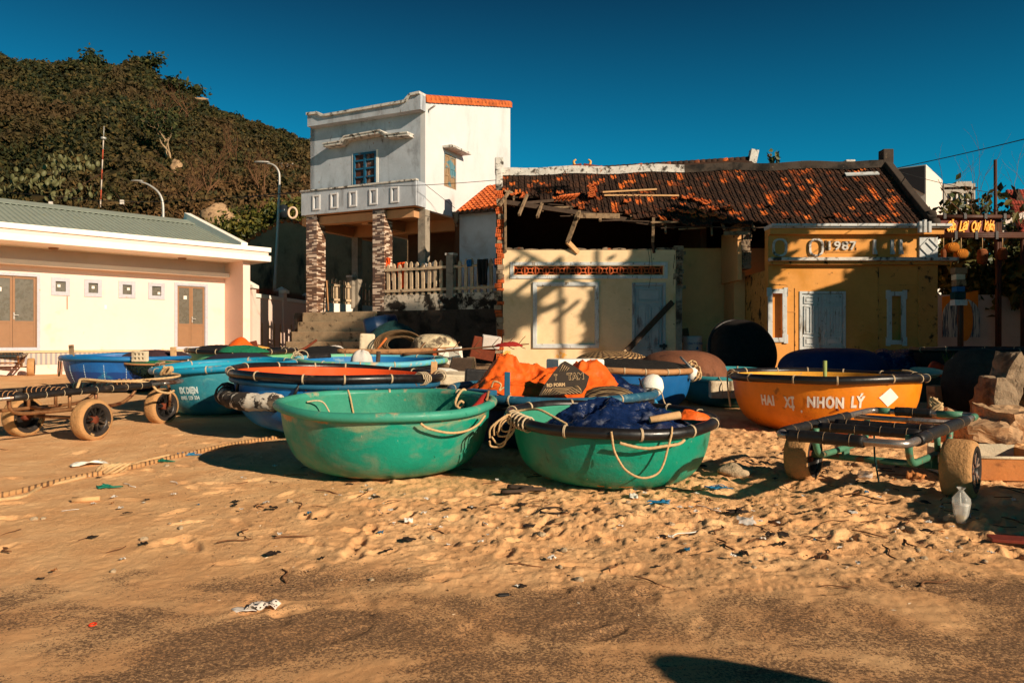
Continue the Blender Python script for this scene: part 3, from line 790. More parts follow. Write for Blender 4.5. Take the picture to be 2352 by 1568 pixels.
for i, (lb, x, y, s) in enumerate([('tall clump of pale prickly pear left of the striped mast', 143, 408, 1.5), ('wide prickly pear clump above the green roof at the left edge', 22, 458, 1.5), ('low prickly pear clump beside the mast foot', 108, 448, 1.3), ('sparse prickly pear patch right of the mast wire', 160, 472, 1.2)]):
    rg = np.random.default_rng(60 + i); b = hill_at(x, y); t = thing('prickly_pear', lb, 'cactus', b, group='prickly pears on the slope')
    pad = None
    for k in range(52):
        h = abs(rg.normal()) * 0.55 * s; q = Vector((rg.normal() * 0.75 * s, rg.normal() * 0.5 * s, h + 0.3))
        m3 = Euler((rg.uniform(0.9, 2.2), rg.uniform(-.6, .6), rg.uniform(0, 6.28))).to_matrix().to_4x4()
        if pad is None: pad = o = MB().lathe([(0.001, -0.05), (0.2, -0.04), (0.24, 0), (0.2, 0.04), (0.001, 0.05)], 9, (0, 0, 0), 0.8, 1.25).build('pad', M['leaf_cactus'], t)
        else: o = pad.copy(); COL.objects.link(o)
        place(o, q, m3.to_euler())

def rock_mb(sz, seed, n=14, amp=0.35, fr=1.3):
    mb = MB(); prof = [(math.sin(math.pi * i / n), -math.cos(math.pi * i / n)) for i in range(n + 1)]
    def jit(p, a):
        q = p.normalized() if p.length > 1e-6 else p
        k = 1 + amp * noise.noise(q * fr + Vector((seed * 3.1, seed, 0))) + amp * 0.5 * noise.noise(q * fr * 2.7 + Vector((seed, 7, 0)))
        # flatten into facets
        p = p * k
        return Vector((p.x * sz[0], p.y * sz[1], p.z * sz[2]))
    mb.lathe(prof, 2 * n, jit=jit); return mb
for i, (lb, x, y, sz) in enumerate([('light rock ledge below the dark ridge bush', 372, 210, (1.6, .8, .4)), ('orange earth rock slip in the middle of the slope', 393, 402, (.7, .6, 1.2)), ('pale rounded boulder in the scrub under the ridge', 291, 206, (.9, .7, .5)), ('bare earth mound beside the corner of the green roof', 495, 505, (1.6, 1.0, 1.2)), ('low rock shelf on the ridge right of the big dark bush', 425, 222, (1.6, .8, .3)), ('small white boulder near the hillside board', 632, 420, (1.0, .8, .6))]):
    o = rock_mb(sz, i + 2).build('boulder', M['stone'] if i in (0, 2, 5) else M['rubble']); o.location = hill_at(x, y); tag(o, lb, 'rock', 'rocks on the hillside')

# mast, street lamps, board, ring on the slope
b = hill_at(227, 490); tp = P(239, 290, b.y)
t = thing('radio_mast', 'thin red and white banded mast with guy wires on the hill foot', 'mast', b)
b = Vector((tp.x - 0.35, b.y, b.z - .5)); n = 8; top = Vector((tp.x, b.y, tp.z))
rw = mat('mast red', (176, 74, 48), 0.6, bump=0.0); ww = mat('mast white', (196, 176, 160), 0.6, bump=0.0)
for k in range(n):
    a = b.lerp(top, k / n * 0.86); c = b.lerp(top, (k + 1) / n * 0.86)
    MB().cyl(a, c, 0.05, n=8).build('mast_band', rw if k % 2 == 0 else ww, t, True)
MB().cyl(b.lerp(top, .86), top, 0.035, n=6).build('mast_tip', M['lamp_grey'], t, True)
MB().lathe([(0.02, -.12), (0.22, -.08), (0.22, .08), (0.02, .14)], 10, b.lerp(top, .87)).build('mast_light', M['lamp_grey'], t, True)
for q in ((-4.5, -2), (4.0, -3)):
    g = b.lerp(top, 0.5); e = b + Vector((q[0], q[1], 0)); MB().tube([g, e], 0.018, 4).build('guy_wire', M['bamboo_dark'], t, True)
    MB().box(g.lerp(e, 0.72), (.25, .2, .35)).build('wire_insulator', M['far_white'], t, True)

def street_lamp(label, pts, Y, base_y, r=0.06, head=True):
    w = [P(x, y, Y) for x, y in pts]; b = P(pts[-1][0], base_y, Y); b.z = max(b.z, 0.2)
    t = thing('street_lamp', label, 'street lamp', (w[-1].x, Y, b.z))
    arm = spline([p for p in w], 6)
    MB().tube(arm, r, 8, radii=[r * (0.6 + 0.5 * i / len(arm)) for i in range(len(arm))]).build('lamp_post', M['lamp_grey'], t, True)
    a, c = w[0], w[1]; d = (a - c).normalized()
    MB().lathe([(0.001, -.35), (0.14, -.25), (0.17, 0), (0.12, .3), (0.001, .4)], 10, a + d * 0.1, M=Matrix.Rotation(R(90), 4, 'Y'), sx=0.35).build('lamp_head', M['lamp_grey'], t, True)
street_lamp('tall curved street lamp in front of the dark sloping wall', [(606, 374), (626, 378), (638, 390), (642, 410), (640, 470), (636, 560), (630, 672)], 34, 690, 0.06)
street_lamp('curved street lamp rising behind the green sheet roof', [(318, 417), (340, 424), (362, 440), (373, 462), (375, 500), (375, 560)], 44, 700, 0.08)
b = hill_at(660, 420)
t = thing('hill_board', 'small dark slatted board on white legs on the hillside', 'board', b)
for x in (648, 672, 660): MB().cyl(P(x, 425, b.y), P(x, 375, b.y), 0.07, n=6).build('leg', ww, t, True)
for k in range(5): MB().bar(P(645, 378 + k * 7, b.y - .1), P(676, 380 + k * 7, b.y - .1), 0.06, 0.22).build('slat', M['dark_wood'], t, True)
MB().bar(P(632, 373, b.y), P(650, 377, b.y), 0.1, 0.12).build('top_rail', M['dark_wood'], t, True)
q = P(672, 489, 40); tr = [q + Vector((math.cos(a) * .22, 0, math.sin(a) * .28)) for a in [i * .3307 for i in range(19)]]
o = MB().tube(tr, 0.06, 8, closed=True).build('life_ring', mat('faded ring', (226, 190, 160), .8)); tag(o, 'faded white life ring hanging in the scrub by the balcony', 'life ring')
o = MB().lathe([(.001, -.35), (.22, -.3), (.22, .3), (.001, .38)], 10, P(651, 486, 40)).build('dark_drum', M['glass_dark']); tag(o, 'dark drum in the scrub next to the life ring', 'drum')
# grape-like vine bush over the boundary wall
for i, (lb, x, y, rad) in enumerate([('yellow green vine bush above the sloping tiled wall', 590, 530, (2.4, 1.2, 1.1)), ('yellow green bush at the top of the tiled wall beside the column', 665, 500, (1.7, 1.0, 1.2)), ('scrubby vine behind the white gable of the green roof', 545, 545, (1.6, 1.0, 1.2))]):
    q = P(x, y + 26, 41); leaf_bush('vine_bush', lb, 'bush', q, rad, 1300, 0.17, M['leaf_vine'], 30 + i, 'vine bushes above the tiled wall')
# ------------------------------------------------------------------ left cream building
LB = Frame(-11.07, 29.59, 46.7)
t = thing('cream_building', 'low cream building with green sheet roof and white eaves band', 'building', (LB.o.x, LB.o.y, 0.25), (0, 0, LB.rz))
lbm = t
def lz(z): return z - 0.25
x_l = -14.0
zf = LB.pix(437, 802)[1]                       # floor level
e_x, e_zt = LB.pix(612, 570, -1.6); _, e_zb = LB.pix(612, 602, -1.6)
dr_x0, dr_zt = LB.pix(404, 652); dr_x1, _ = LB.pix(474, 655); dl_x1, dl_zt = LB.pix(88, 633)
dw = dr_x1 - dr_x0
doors = [(dl_x1 - dw * 1.25, dl_x1, lz(zf), lz(dl_zt)), (dr_x0, dr_x1, lz(zf), lz(dr_zt))]
wins = []
for (a, b_, c, d) in ((117, 160.5, 636, 680), (193, 234, 639.6, 683), (272, 311, 643.5, 686), (340, 378, 647.5, 688)):
    xa, za = LB.pix(a, c); xb, zb = LB.pix(b_, d); wins.append((xa, xb, lz(zb), lz(za)))
zwt = min(w[3] for w in wins); zwb = max(w[2] for w in wins)
wins = [(a, b_, zwb, zwt) for a, b_, c, d in wins]
ztop = lz(e_zb) + 0.25
MB().panel(x_l, 0, lz(zf), ztop, 0, 0.25, doors + wins).build('front_wall', M['cream'], t)
w = MB(); w.bb(0.0, 0.28, -1.45, 0.0, lz(zf), lz(e_zb)); w.bb(0.0, 0.28, 0.004, 6.0, lz(zf) - 1, ztop + 0.4); w.build('end_wall', M['cream'], t)
w = MB(); w.bb(x_l, 0, -0.02, 6.0, -1.0, lz(zf) - 0.004); w.bb(x_l, -0.0, -1.5, -0.02, -1.0, lz(zf) - 0.06); w.build('plinth', M['cream'], t)
st = NT('striped grey tile'); co = st.objco(); sx, sy, sz = st.sep(co)
sw = st.math('SINE', st.math('MULTIPLY', sx, 46.0)); sc_ = st.mix(st.rng(sw, -.2, .2), lin((196, 176, 156)), lin((150, 142, 140)))
M['stripe_tile'] = st.out(sc_, 0.5)
w = MB(); w.bb(x_l, 0, -1.52, -1.503, lz(zf) - 0.42, lz(zf) - 0.07); w.build('tiled_riser', M['stripe_tile'], t)
w = MB(); w.bb(x_l, 0.02, -1.56, -0.025, lz(zf) - 0.055, lz(zf)); w.build('terrace_floor', mat('tan floor edge', (216, 178, 138), .8), t)
w = MB(); sxa = LB.pix(142, 850, -1.9)[0]; w.bb(sxa, sxa + 5.5, -1.95, -1.53, -1.0, lz(zf) - 0.33); w.build('step', M['cream'], t)
w = MB(); w.bb(sxa, sxa + 5.5, -1.972, -1.953, lz(zf) - 0.62, lz(zf) - 0.35); w.build('tiled_step_front', M['stripe_tile'], t)
# sunshade ledge and eaves
lx, lzt = LB.pix(0, 606, -0.3); _, lzb = LB.pix(0, 617, -0.3); _, l2 = LB.pix(516, 636, -0.3)
MB().bb(x_l, -0.003, -0.42, 0, lz(l2) - 0.02, lz(l2) + 0.13).build('window_ledge', M['white_trim'], t, bevel=0.01)
zt, zb = lz(e_zt), lz(e_zb)
w = MB(); w.bb(x_l, e_x, -1.75, -1.5, zb + 0.22, zt - 0.17); w.bb(x_l, e_x - .02, -1.5, 0.9, zb + 0.12, zb + 0.215); w.build('eaves_band', M['cream'], t)
w = MB(); w.bb(x_l, e_x + 0.08, -1.82, -1.3, zt - 0.168, zt); w.bb(x_l, e_x + 0.08, -1.82, 0.9, zb, zb + 0.218); w.build('eaves_moulding', M['white_trim'], t, bevel=0.01)
w = MB(); w.bb(e_x - .25, e_x, -1.49, 6.0, zb + 0.22, zt - 0.17); w.build('side_band', M['cream'], t)
for px in (122, 417):
    qx, _ = LB.pix(px, 566 if px < 200 else 588, -0.7)
    MB().lathe([(0.001, -0.06), (0.13, -.055), (0.15, 0)], 14, (qx, -0.75, zb - 0.004)).build('ceiling_light', M['brown_alu'], t)
# sheet roof
rx0, rz0 = LB.pix(498, 553, -1.0); ry = 3.3; rrx, rrz = LB.pix(448, 511, ry)
zr0 = zt - 0.1; slope = (lz(rrz) - zr0) / (ry + 1.3)
mb = MB(); pitch = 0.19; nx = int((0.1 - x_l) / pitch) * 8
prof = [0, 0, 0, .035, .04, .035, 0, 0]
vs = []; rows = [(-1.3, zr0), (ry, lz(rrz))]
for (yy, zz) in rows:
    for i in range(nx + 1):
        vs.append((x_l + i * pitch / 8, yy, zz + prof[i % 8]))
mb.add(vs, [(i, i + 1, nx + 2 + i, nx + 1 + i) for i in range(nx)], 0, False)
mb.build('sheet_roof', M['green_sheet'], t, normals=False)
mb = MB(); mb.bar((x_l, ry - .35, lz(rrz) - slope * .35 + 0.06), (0.1, ry - .35, lz(rrz) - slope * .35 + .06), 0.8, 0.02, up=(0, -slope, 1)); mb.build('ridge_cap', M['green_sheet'], t)
mb = MB(); mb.bar((0.12, -1.3, zr0 + .12), (0.12, ry + .3, lz(rrz) + slope * .3 + .16), 0.26, 0.3); mb.build('gable_coping', M['white_trim'], t, bevel=0.01)
MB().bb(x_l, 0.1, ry - .1, ry + .1, 0, lz(rrz) - .12).build('back_wall', M['cream'], t)
# doors and windows
for k, (a, b_, c, d) in enumerate(doors):
    dr = MB().ring(a, b_, c, d, 0.06, 0.0, 0.1).build('door', M['film'] if k == 1 else M['brown_alu'], t)
    mid = (a + b_) / 2
    for (p, q) in ((a + .06, mid), (mid, b_ - .06)):
        lf = MB(); lf.ring(p + .004, q - .004, c + .02, d - .065, 0.065, 0.03, 0.075)
        lf.bb(p + .069, q - .069, .03, .075, c + 0.88, c + .95); lf.bb(p + .069, q - .069, .04, .06, c + .085, c + .88)
        lo = lf.build('door_leaf', M['brown_alu'], dr)
        TM[lo.name] = TM[t.name]
        MB().bb(p + .069, q - .069, .045, .055, c + .95, d - .13).build('pane', M['pane'], dr)
    MB().bb(mid + .02, mid + .05, 0.0, .03, c + 1.0, c + 1.22).bb(mid + .02, mid + .16, -.03, -.005, c + 1.12, c + 1.145).build('handle', M['lamp_grey'], dr)
    MB().bb(a + .3, a + .42, .036, .044, d - .55, d - .42).build('sticker', M['paper'], dr)
    MB().ring(a - .06, b_ + .06, c, d + .06, 0.1, -0.022, -0.002).build('protective_film', M['film'], dr)
for k, (a, b_, c, d) in enumerate(wins):
    fr = MB().ring(a, b_, c, d, 0.13, -.03, 0.1).build('window', M['film'], t)
    MB().bb(a + .13, b_ - .13, .04, .06, c + .13, d - .13).build('pane', M['pane'], fr)
    MB().bb(a + .2 + .05 * k, a + .29 + .05 * k, .03, .038, d - .32 - .1 * (k == 3), d - .23 - .1 * (k == 3)).build('sticker', M['paper'], fr)
    if k == 0: MB().bb(b_ - .1, b_ - .08, -.045, -.032, c - .45, c - .02).build('hanging_strip', M['brown_alu'], fr)
qx, qz = LB.pix(242, 705); MB().bb(qx - .04, qx + .04, -.02, -.001, lz(qz) - .07, lz(qz) + .07).build('wall_switch', M['white_trim'], t)

# spiked boundary wall running back from the cream building
BW = Frame(-10.25, 30.45, 84.5)
t = thing('boundary_wall', 'cream yard wall with iron spikes beside the concrete steps', 'wall', (BW.o.x, BW.o.y, 0.2), (0, 0, BW.rz))
_, wt = BW.pix(575, 672); wt -= 0.2
w = MB().panel(0, 6.2, -0.6, wt - .16, 0, 0.2); w.build('wall', M['cream'], t)
w = MB(); w.bb(0, 6.2, -.06, .26, wt - .157, wt); w.build('coping', M['white_trim'], t, bevel=.01)
for (k) in (-.25, 2.9, 6.2):
    q = MB(); q.bb(k, k + .34, -.07, .27, -.6, wt + .18); po = q.build('pillar', M['cream'], t)
    c = MB(); c.bb(k - .08, k + .42, -.15, .35, wt + .183, wt + .3); c.add([(k - .08, -.15, wt + .3), (k + .42, -.15, wt + .3), (k + .42, .35, wt + .3), (k - .08, .35, wt + .3), (k + .17, .1, wt + .48)], [(0, 1, 4), (1, 2, 4), (2, 3, 4), (3, 0, 4)])
    c.build('pillar_cap', M['white_trim'], po)
sp = MB()
for i in range(58):
    x = .2 + i * .1
    if abs(x - 3.05) < .25: continue
    sp.tube([(x, .1, wt), (x, .1, wt + .2), (x + .015, .1, wt + .34)], .016, 5, radii=[.016, .018, .002])
sp.build('spike_row', M['rust'], t)
g = MB()
for i in range(9): g.bb(.75 + i * .62, .86 + i * .62, -.012, -.002, .75, 1.85)
g.build('grooves', mat('groove shade paint', (206, 168, 124), .9, bump=0), t)

# tall dark rendered wall with brick coping behind
t = thing('dark_wall', 'tall dark rendered wall with stepped orange tile coping', 'wall', P(640, 670, 38))
DY = 38.0
pts = [(552, 566), (600, 536), (655, 507), (700, 516), (900, 530), (1060, 540)]
top = [P(x, y, DY) for x, y in pts]
MB().prism([(p.x, p.z) for p in top] + [(top[-1].x, -.3), (top[0].x, -.3)], DY, DY + .25, lambda a, b_, h: (a, h, b_)).build('wall', M['dark_cement'], t, True)
rn = random.Random(3)
cp = MB()
for i in range(3):
    a, c = top[i], top[i + 1]; n = int((c - a).length / .3)
    for k in range(n):
        q = a.lerp(c, (k + .5) / n); ang = math.atan2(c.z - a.z, c.x - a.x)
        cp.lathe([(.001, 0), (.11, .0), (.12, .5), (.001, .5)], 8, q + Vector((0, -.1, .05)), M=Matrix.Rotation(-ang, 4, 'Y') @ Matrix.Rotation(R(-90), 4, 'X') @ Matrix.Rotation(rn.uniform(-.1, .1), 4, 'Z'))
cp.build('tile_coping', M['roof_tile_new'], t, True)
# ------------------------------------------------------------------ white two storey house
WH = Frame(-3.05, 27.0, -25.9)
t = thing('white_house', 'tall white two storey house on tiled porch columns with a balcony', 'house', (WH.o.x, WH.o.y, 0.28), (0, 0, WH.rz))
B0 = 0.28
def hz(z): return z - B0
XL = WH.pix(713, 430)[0]; DEP = WH.pixx(1172, 300)[0]
zc = hz(WH.pix(977, 257)[1]); zslab = hz(WH.pix(963, 479, -0.2)[1]); z_far = hz(WH.pixx(1172, 243)[1]); ztopc = hz(WH.pix(975, 214, -0.33)[1])
zfl = hz(WH.pix(882.5, 714.0, -0.5)[1])
wx0, wz1 = WH.pix(812, 351); wx1, wz0 = WH.pix(864.5, 426)
wz1 = hz(WH.pix(840, 350)[1]); wz0 = hz(WH.pix(840, 426)[1])
MB().panel(XL, -0.2, zslab, zc + .3, 0, 0.2, [(wx0, wx1, wz0, wz1)]).build('front_wall', M['house_front'], t)
sy0, sz1 = WH.pixx(1020, 352); sy1, sz0 = WH.pixx(1048, 436)
sz1 = hz(WH.pixx(1034, 357)[1]); sz0 = hz(WH.pixx(1034, 432)[1])
w = MB()
zt0 = hz(WH.pixx(979, 232)[1])
def zt(y): return zt0 + (z_far - zt0) * y / DEP
for (a, b_) in ((0, sy0), (sy1, DEP)):
    w.prism([(a, zslab), (b_, zslab), (b_, zt(b_)), (a, zt(a))], -0.2, 0, lambda y, z, h: (h, y, z))
w.prism([(sy0, zslab), (sy1, zslab), (sy1, sz0), (sy0, sz0)], -0.2, 0, lambda y, z, h: (h, y, z))
w.prism([(sy0, sz1), (sy1, sz1), (sy1, zt(sy1)), (sy0, zt(sy0))], -0.2, 0, lambda y, z, h: (h, y, z))
w.build('side_wall', M['house_white'], t)
w = MB(); w.prism([(0, zslab), (DEP, zslab), (DEP, zt(DEP)), (0, zt(0))], XL, XL + .2, lambda y, z, h: (h, y, z)); w.bb(XL + .2, -.2, DEP - .2, DEP, zslab, zt(DEP) - .1)
w.build('rear_wall', M['house_white'], t)
w = MB(); w.prism([(0.21, zt(0) - .15), (DEP, zt(DEP) - .12), (DEP, zt(DEP) - .02), (0.21, zt(0) - .05)], XL, -.21, lambda y, z, h: (h, y, z)); w.build('roof', M['roof_tile_new'], t)
# cornice with raised ends
cd = -0.34
xl2 = WH.pix(706, 262, cd)[0]; z1 = zc; z2 = ztopc
pf = [(xl2, z1), (0.02, z1), (0.02, z2), (-0.38, z2 - .02), (-0.62, z2 - .22), (xl2 + .75, z2 - .26), (xl2 + .5, z2 - .12), (xl2, z2 - .1)]
MB().prism(pf, cd, -0.003, lambda a, b_, h: (a, h, b_)).build('cornice', M['house_front'], t)
lw = MB()
for i in range(2, 7):
    a, b_ = pf[i], pf[i + 1]; lw.bar((a[0], cd - .035 + .18, a[1] + .03), (b_[0], cd - .035 + .18, b_[1] + .03), .46, .09, up=(0, 0, 1))
lw.build('cornice_cap', M['cap_mould'], t)
# side roof edge tiles
sd = MB(); nt_ = 23
for k in range(nt_):
    y0 = DEP * k / nt_; y1 = DEP * (k + 1) / nt_
    p0 = V(-.06, y0, zt(y0) + .10); p1 = V(-.06, y1 + .03, zt(y1) + .07)
    sd.tube([p0, p1], .13, 10, radii=[.125, .15])
    sd.bar(p0 + V(.1, 0, -.08), p1 + V(.1, 0, -.06), .06, .17)
sd.build('roof_edge_tiles', M['roof_tile_new'], t)
MB().cyl((0.0, .22, zc + .12), (.34, .1, zc + .2), .035, n=8).build('drain_spout', M['lamp_grey'], t)
# stepped canopy over the window
cp = [WH.pix(x, y, -0.4) for x, y in ((741.6, 337), (781, 331), (791, 320), (872, 306), (885, 316), (936, 311))]
cp = [(x, hz(z)) for x, z in cp]
c = MB(); th = .085
poly = [(x, z) for x, z in cp] + [(x, z + th) for x, z in reversed(cp)]
n = len(cp)
for i in range(n - 1):
    a, b_ = cp[i], cp[i + 1]
    c.prism([a, b_, (b_[0], b_[1] + th), (a[0], a[1] + th)], -0.4, -0.003, lambda x, z, h: (x, h, z))
    c.prism([(a[0], a[1] + th + .003), (b_[0], b_[1] + th + .003), (b_[0], b_[1] + th + .05), (a[0], a[1] + th + .05)], -0.43, -0.003, lambda x, z, h: (x, h, z))
c.build('window_canopy', M['cap_mould'], t)
# front window
fr = MB().ring(wx0, wx1, wz0, wz1, .07, -.03, .06).bb((wx0 + wx1) / 2 - .045, (wx0 + wx1) / 2 + .045, -.02, .06, wz0 + .07, wz1 - .07)
for k in (1, 2, 3):
    zz = wz0 + (wz1 - wz0) * k / 4 + .02; fr.bb(wx0 + .07, (wx0 + wx1) / 2 - .046, -.015, .05, zz - .03, zz + .03); fr.bb((wx0 + wx1) / 2 + .046, wx1 - .07, -.015, .05, zz - .03, zz + .03)
wo = fr.build('window', M['blue_paint'], t)
MB().bb(wx0 + .05, wx1 - .05, .035, .06, wz0 + .05, wz1 - .05).build('pane', M['rust_pane'], wo)
MB().bb(wx1, wx1 + .09, -.02, -.002, wz0 - .02, wz1 + .05).bb(wx0 - .05, wx0 - .002, -.02, -.002, wz0, wz1).build('surround', M['white_trim'], wo)
# side window and its slab
s = MB()
def sb(y0, y1, x0, x1, z0, z1): s.bb(x0, x1, y0, y1, z0, z1)
ym = (sy0 + sy1) / 2
for (a, b_) in ((sy0 + .02, ym - .01), (ym + .01, sy1 - .02)):
    sb(a, a + .07, -.06, -.01, sz0, sz1); sb(b_ - .07, b_, -.06, -.01, sz0, sz1)
    for zz in (sz0, sz0 + .42, sz1 - .5, sz1 - .08): sb(a + .07, b_ - .07, -.06, -.01, zz, zz + .08)
    sb((a + b_) / 2 - .03, (a + b_) / 2 + .03, -.055, -.015, sz0 + .5, sz1 - .5); sb(a + .07, b_ - .07, -.05, -.03, sz0 + .08, sz1 - .08)
s.build('side_window', M['old_wood_blue'], t)
cy0, cz0 = WH.pixx(1014, 333); cy1, cz1 = WH.pixx(1064, 351)
MB().bb(0.003, .42, sy0 - .12, sy1 + .42, sz1 + .16, sz1 + .24).build('side_canopy', M['cap_mould'], t, bevel=.01)
# balcony
bd = -0.62
bx0 = WH.pix(692, 470, bd)[0]; bx1 = WH.pix(955, 440, bd)[0]
bz0 = hz(WH.pix(955, 471, bd)[1]); bz1 = hz(WH.pix(955, 414, bd)[1])
slots = []
for (a, b_, c_, d_) in ((345, 405, 1070, 1200), (505, 565, 1055, 1190), (670, 735, 1035, 1170), (852, 918, 1015, 1155), (1045, 1110, 995, 1135)):
    xa, za = WH.pix(631.4 + .25625 * a, 172.2 + .25625 * (c_ + d_) / 2, bd); xb, zb = WH.pix(631.4 + .25625 * b_, 172.2 + .25625 * d_, bd)
    m = (xa + xb) / 2; zm = (bz0 + bz1) / 2 - .0
    slots.append((m - .11, m + .11, zm - .22, zm + .22)); MB().ring(m - .17, m + .17, zm - .28, zm + .28, .055, bd - .035, bd - .003).build('balcony_slot_frame', M['house_white'], t)
MB().panel(bx0, bx1, bz0, bz1, bd, bd + .1, slots).bb(bx1 - .1, bx1 + .02, bd + .103, -.003, bz0, bz1).bb(bx0, bx0 + .1, bd + .103, 0, bz0, bz1).build('balcony_parapet', M['house_front'], t)
MB().bb(bx0 - .03, bx1 + .03, bd - .04, bd + .14, bz1 + .003, bz1 + .06).build('balcony_rail', M['cap_mould'], t)
MB().bb(bx0 + .1, bx1 - .1, bd + .1, 0.0, bz0, bz0 + .12).build('balcony_floor', M['soffit'], t)
# ground floor: slab, beams, columns, back wall
MB().bb(XL + .2, -.2, 0.2, DEP, zslab + .02, zslab + .14).build('ceiling_slab', M['soffit'], t)
bm_ = MB()
bm_.bb(XL - .1, -.25, -.35, -.003, zslab - .30, zslab - .003); bm_.bb(XL - .1, XL + .2, -.003, 4.4, zslab - .38, zslab - .004); bm_.bb(XL + .2, -.2, 2.4, 2.7, zslab - .42, zslab + .015)
bm_.bb(-2.75, -2.45, 0, 2.39, zslab - .35, zslab + .01)
bm_.build('ceiling_beam', M['soffit'], t)
for (pxc, lab) in ((727.5, 'l'), (882.5, 'r')):
    c1 = WH.pix(pxc, 640, -.5)[0]
    MB().bb(c1 - .5, c1, -.5, 0.0, zfl - .001, bz0 - .001).build('tiled_column', M['columntile'], t)
colx = [WH.pix(p, 640, -.5)[0] for p in (727.5, 882.5)]
MB().bb(-.3, 0, 0, .3, -.1, zslab).build('corner_column', M['concrete'], t)
ry_, _ = WH.pixx(836, 600, -4.75)
MB().bb(-4.75 - .3, -4.75, 2.4, 2.7, zfl, zslab).build('rear_column', M['concrete'], t)
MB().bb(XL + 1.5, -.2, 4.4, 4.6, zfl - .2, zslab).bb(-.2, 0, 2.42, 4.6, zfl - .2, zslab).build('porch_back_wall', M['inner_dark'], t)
fx1 = WH.pix(1149, 660, -.5)[0]
MB().bb(XL - .35, fx1, -.5, 4.5, -1.2, zfl - .003).build('porch_base', M['base_wall'], t)
# low wall and picket fence of the porch
wt_ = hz(WH.pix(960, 676, -.48)[1])
MB().bb(colx[1] + .004, fx1, -.505, -.36, zfl, wt_).build('porch_low_wall', M['porch_wall'], t)
MB().bb(XL + .05, XL + .2, .0, 2.35, zfl, zfl + .42).bb(XL + .05, XL + .2, 2.75, 4.3, zfl, zfl + .42).build('porch_side_wall', M['white_trim'], t)
# concrete steps
sx1 = colx[1] - .3
stp = thing('concrete_steps', 'wide dirty concrete steps climbing to the porch', 'steps', (WH.o.x, WH.o.y, 0.28), (0, 0, WH.rz))
ns = 6; rise = (zfl + .05) / (ns + .0); run = .33
for k in range(ns):
    z = zfl - rise * k - .006; y = -.5 - run * k
    xx = WH.pix(702.3 - 13.6 * k, 727, y)[0]
    q = MB(); q.bb(xx, sx1 + .0 + .05 * k, y - run + .02 if k else y - .08, -.505 if k else -.505, z - rise - (0.4 if k == ns - 1 else 0), z)
    if k == 0: q = MB().bb(xx - .05, sx1, -.62, -.506, z - rise, z)
    else:
        q = MB().bb(xx, sx1 + .03 * k, y - run * .0 - .12, -.507 - run * (k - 1) - .13 if False else -.64 - run * (k - 1), z - rise - (.5 if k == ns - 1 else .02), z)
    q.build('step', M['step_concrete'], stp, bevel=.012)

def picket_fence(label, p0, p1, z0, z1, fr_, posts, seed, nrm):
    """fr_: Frame; p0, p1 local (x, y) ends"""
    rn = random.Random(seed)
    a, b_ = Vector((p0[0], p0[1], 0)), Vector((p1[0], p1[1], 0)); L = (b_ - a).length; d = (b_ - a) / L; nn = Vector((nrm[0], nrm[1], 0))
    f = thing('picket_fence', label, 'fence', (fr_.o.x, fr_.o.y, B0), (0, 0, fr_.rz))
    n = int(L / .235)
    for i in range(n):
        c = a + d * (i + .5) * L / n
        if any(abs((c - a).length - q * L) < .2 for q in posts): continue
        h = z1 + rn.uniform(-.05, .05); wd = .055; ln = rn.uniform(-.02, .02)
        w_ = [(-wd, z0), (wd, z0), (wd + ln, h - .08), (wd * .55 + ln, h - .01), (ln, h + .015), (-wd * .55 + ln, h - .01), (-wd + ln, h - .08)]
        MB().prism(w_, -.03, .03, lambda u, z, k: c + d * u + nn * k + V(0, 0, z)).build('picket', M['picket'], f)
    for zz in (z0 + .14, z1 - .22):
        MB().bar(a + nn * .055 + V(0, 0, zz), b_ + nn * .055 + V(0, 0, zz + .02), .045, .09).build('rail', M['picket'], f)
    for q in posts:
        c = a + d * q * L
        po = MB().box(c + V(0, 0, (z0 + z1) / 2 + .02), (.26, .24, z1 - z0 + .34)).build('post', M['concrete'], f)
        MB().box(c + V(0, 0, z1 + .22), (.32, .30, .07)).build('post_cap', M['cap_mould'], po)
    return f
fz1 = hz(WH.pix(960, 603, -.43)[1])
pq = (WH.pix(1036, 640, -.43)[0] - colx[1]) / (fx1 - colx[1])
picket_fence('long grey picket fence on the mouldy porch wall beside the right tiled column', (colx[1] + .02, -.43), (fx1, -.43), wt_ + .004, fz1, WH, [pq], 4, (0, -1))
picket_fence('sunlit picket fence inside the porch between the two tiled columns', (XL + .13, .05), (XL + .13, 4.2), zfl + .424, zfl + 1.35, WH, [.55], 5, (1, 0))

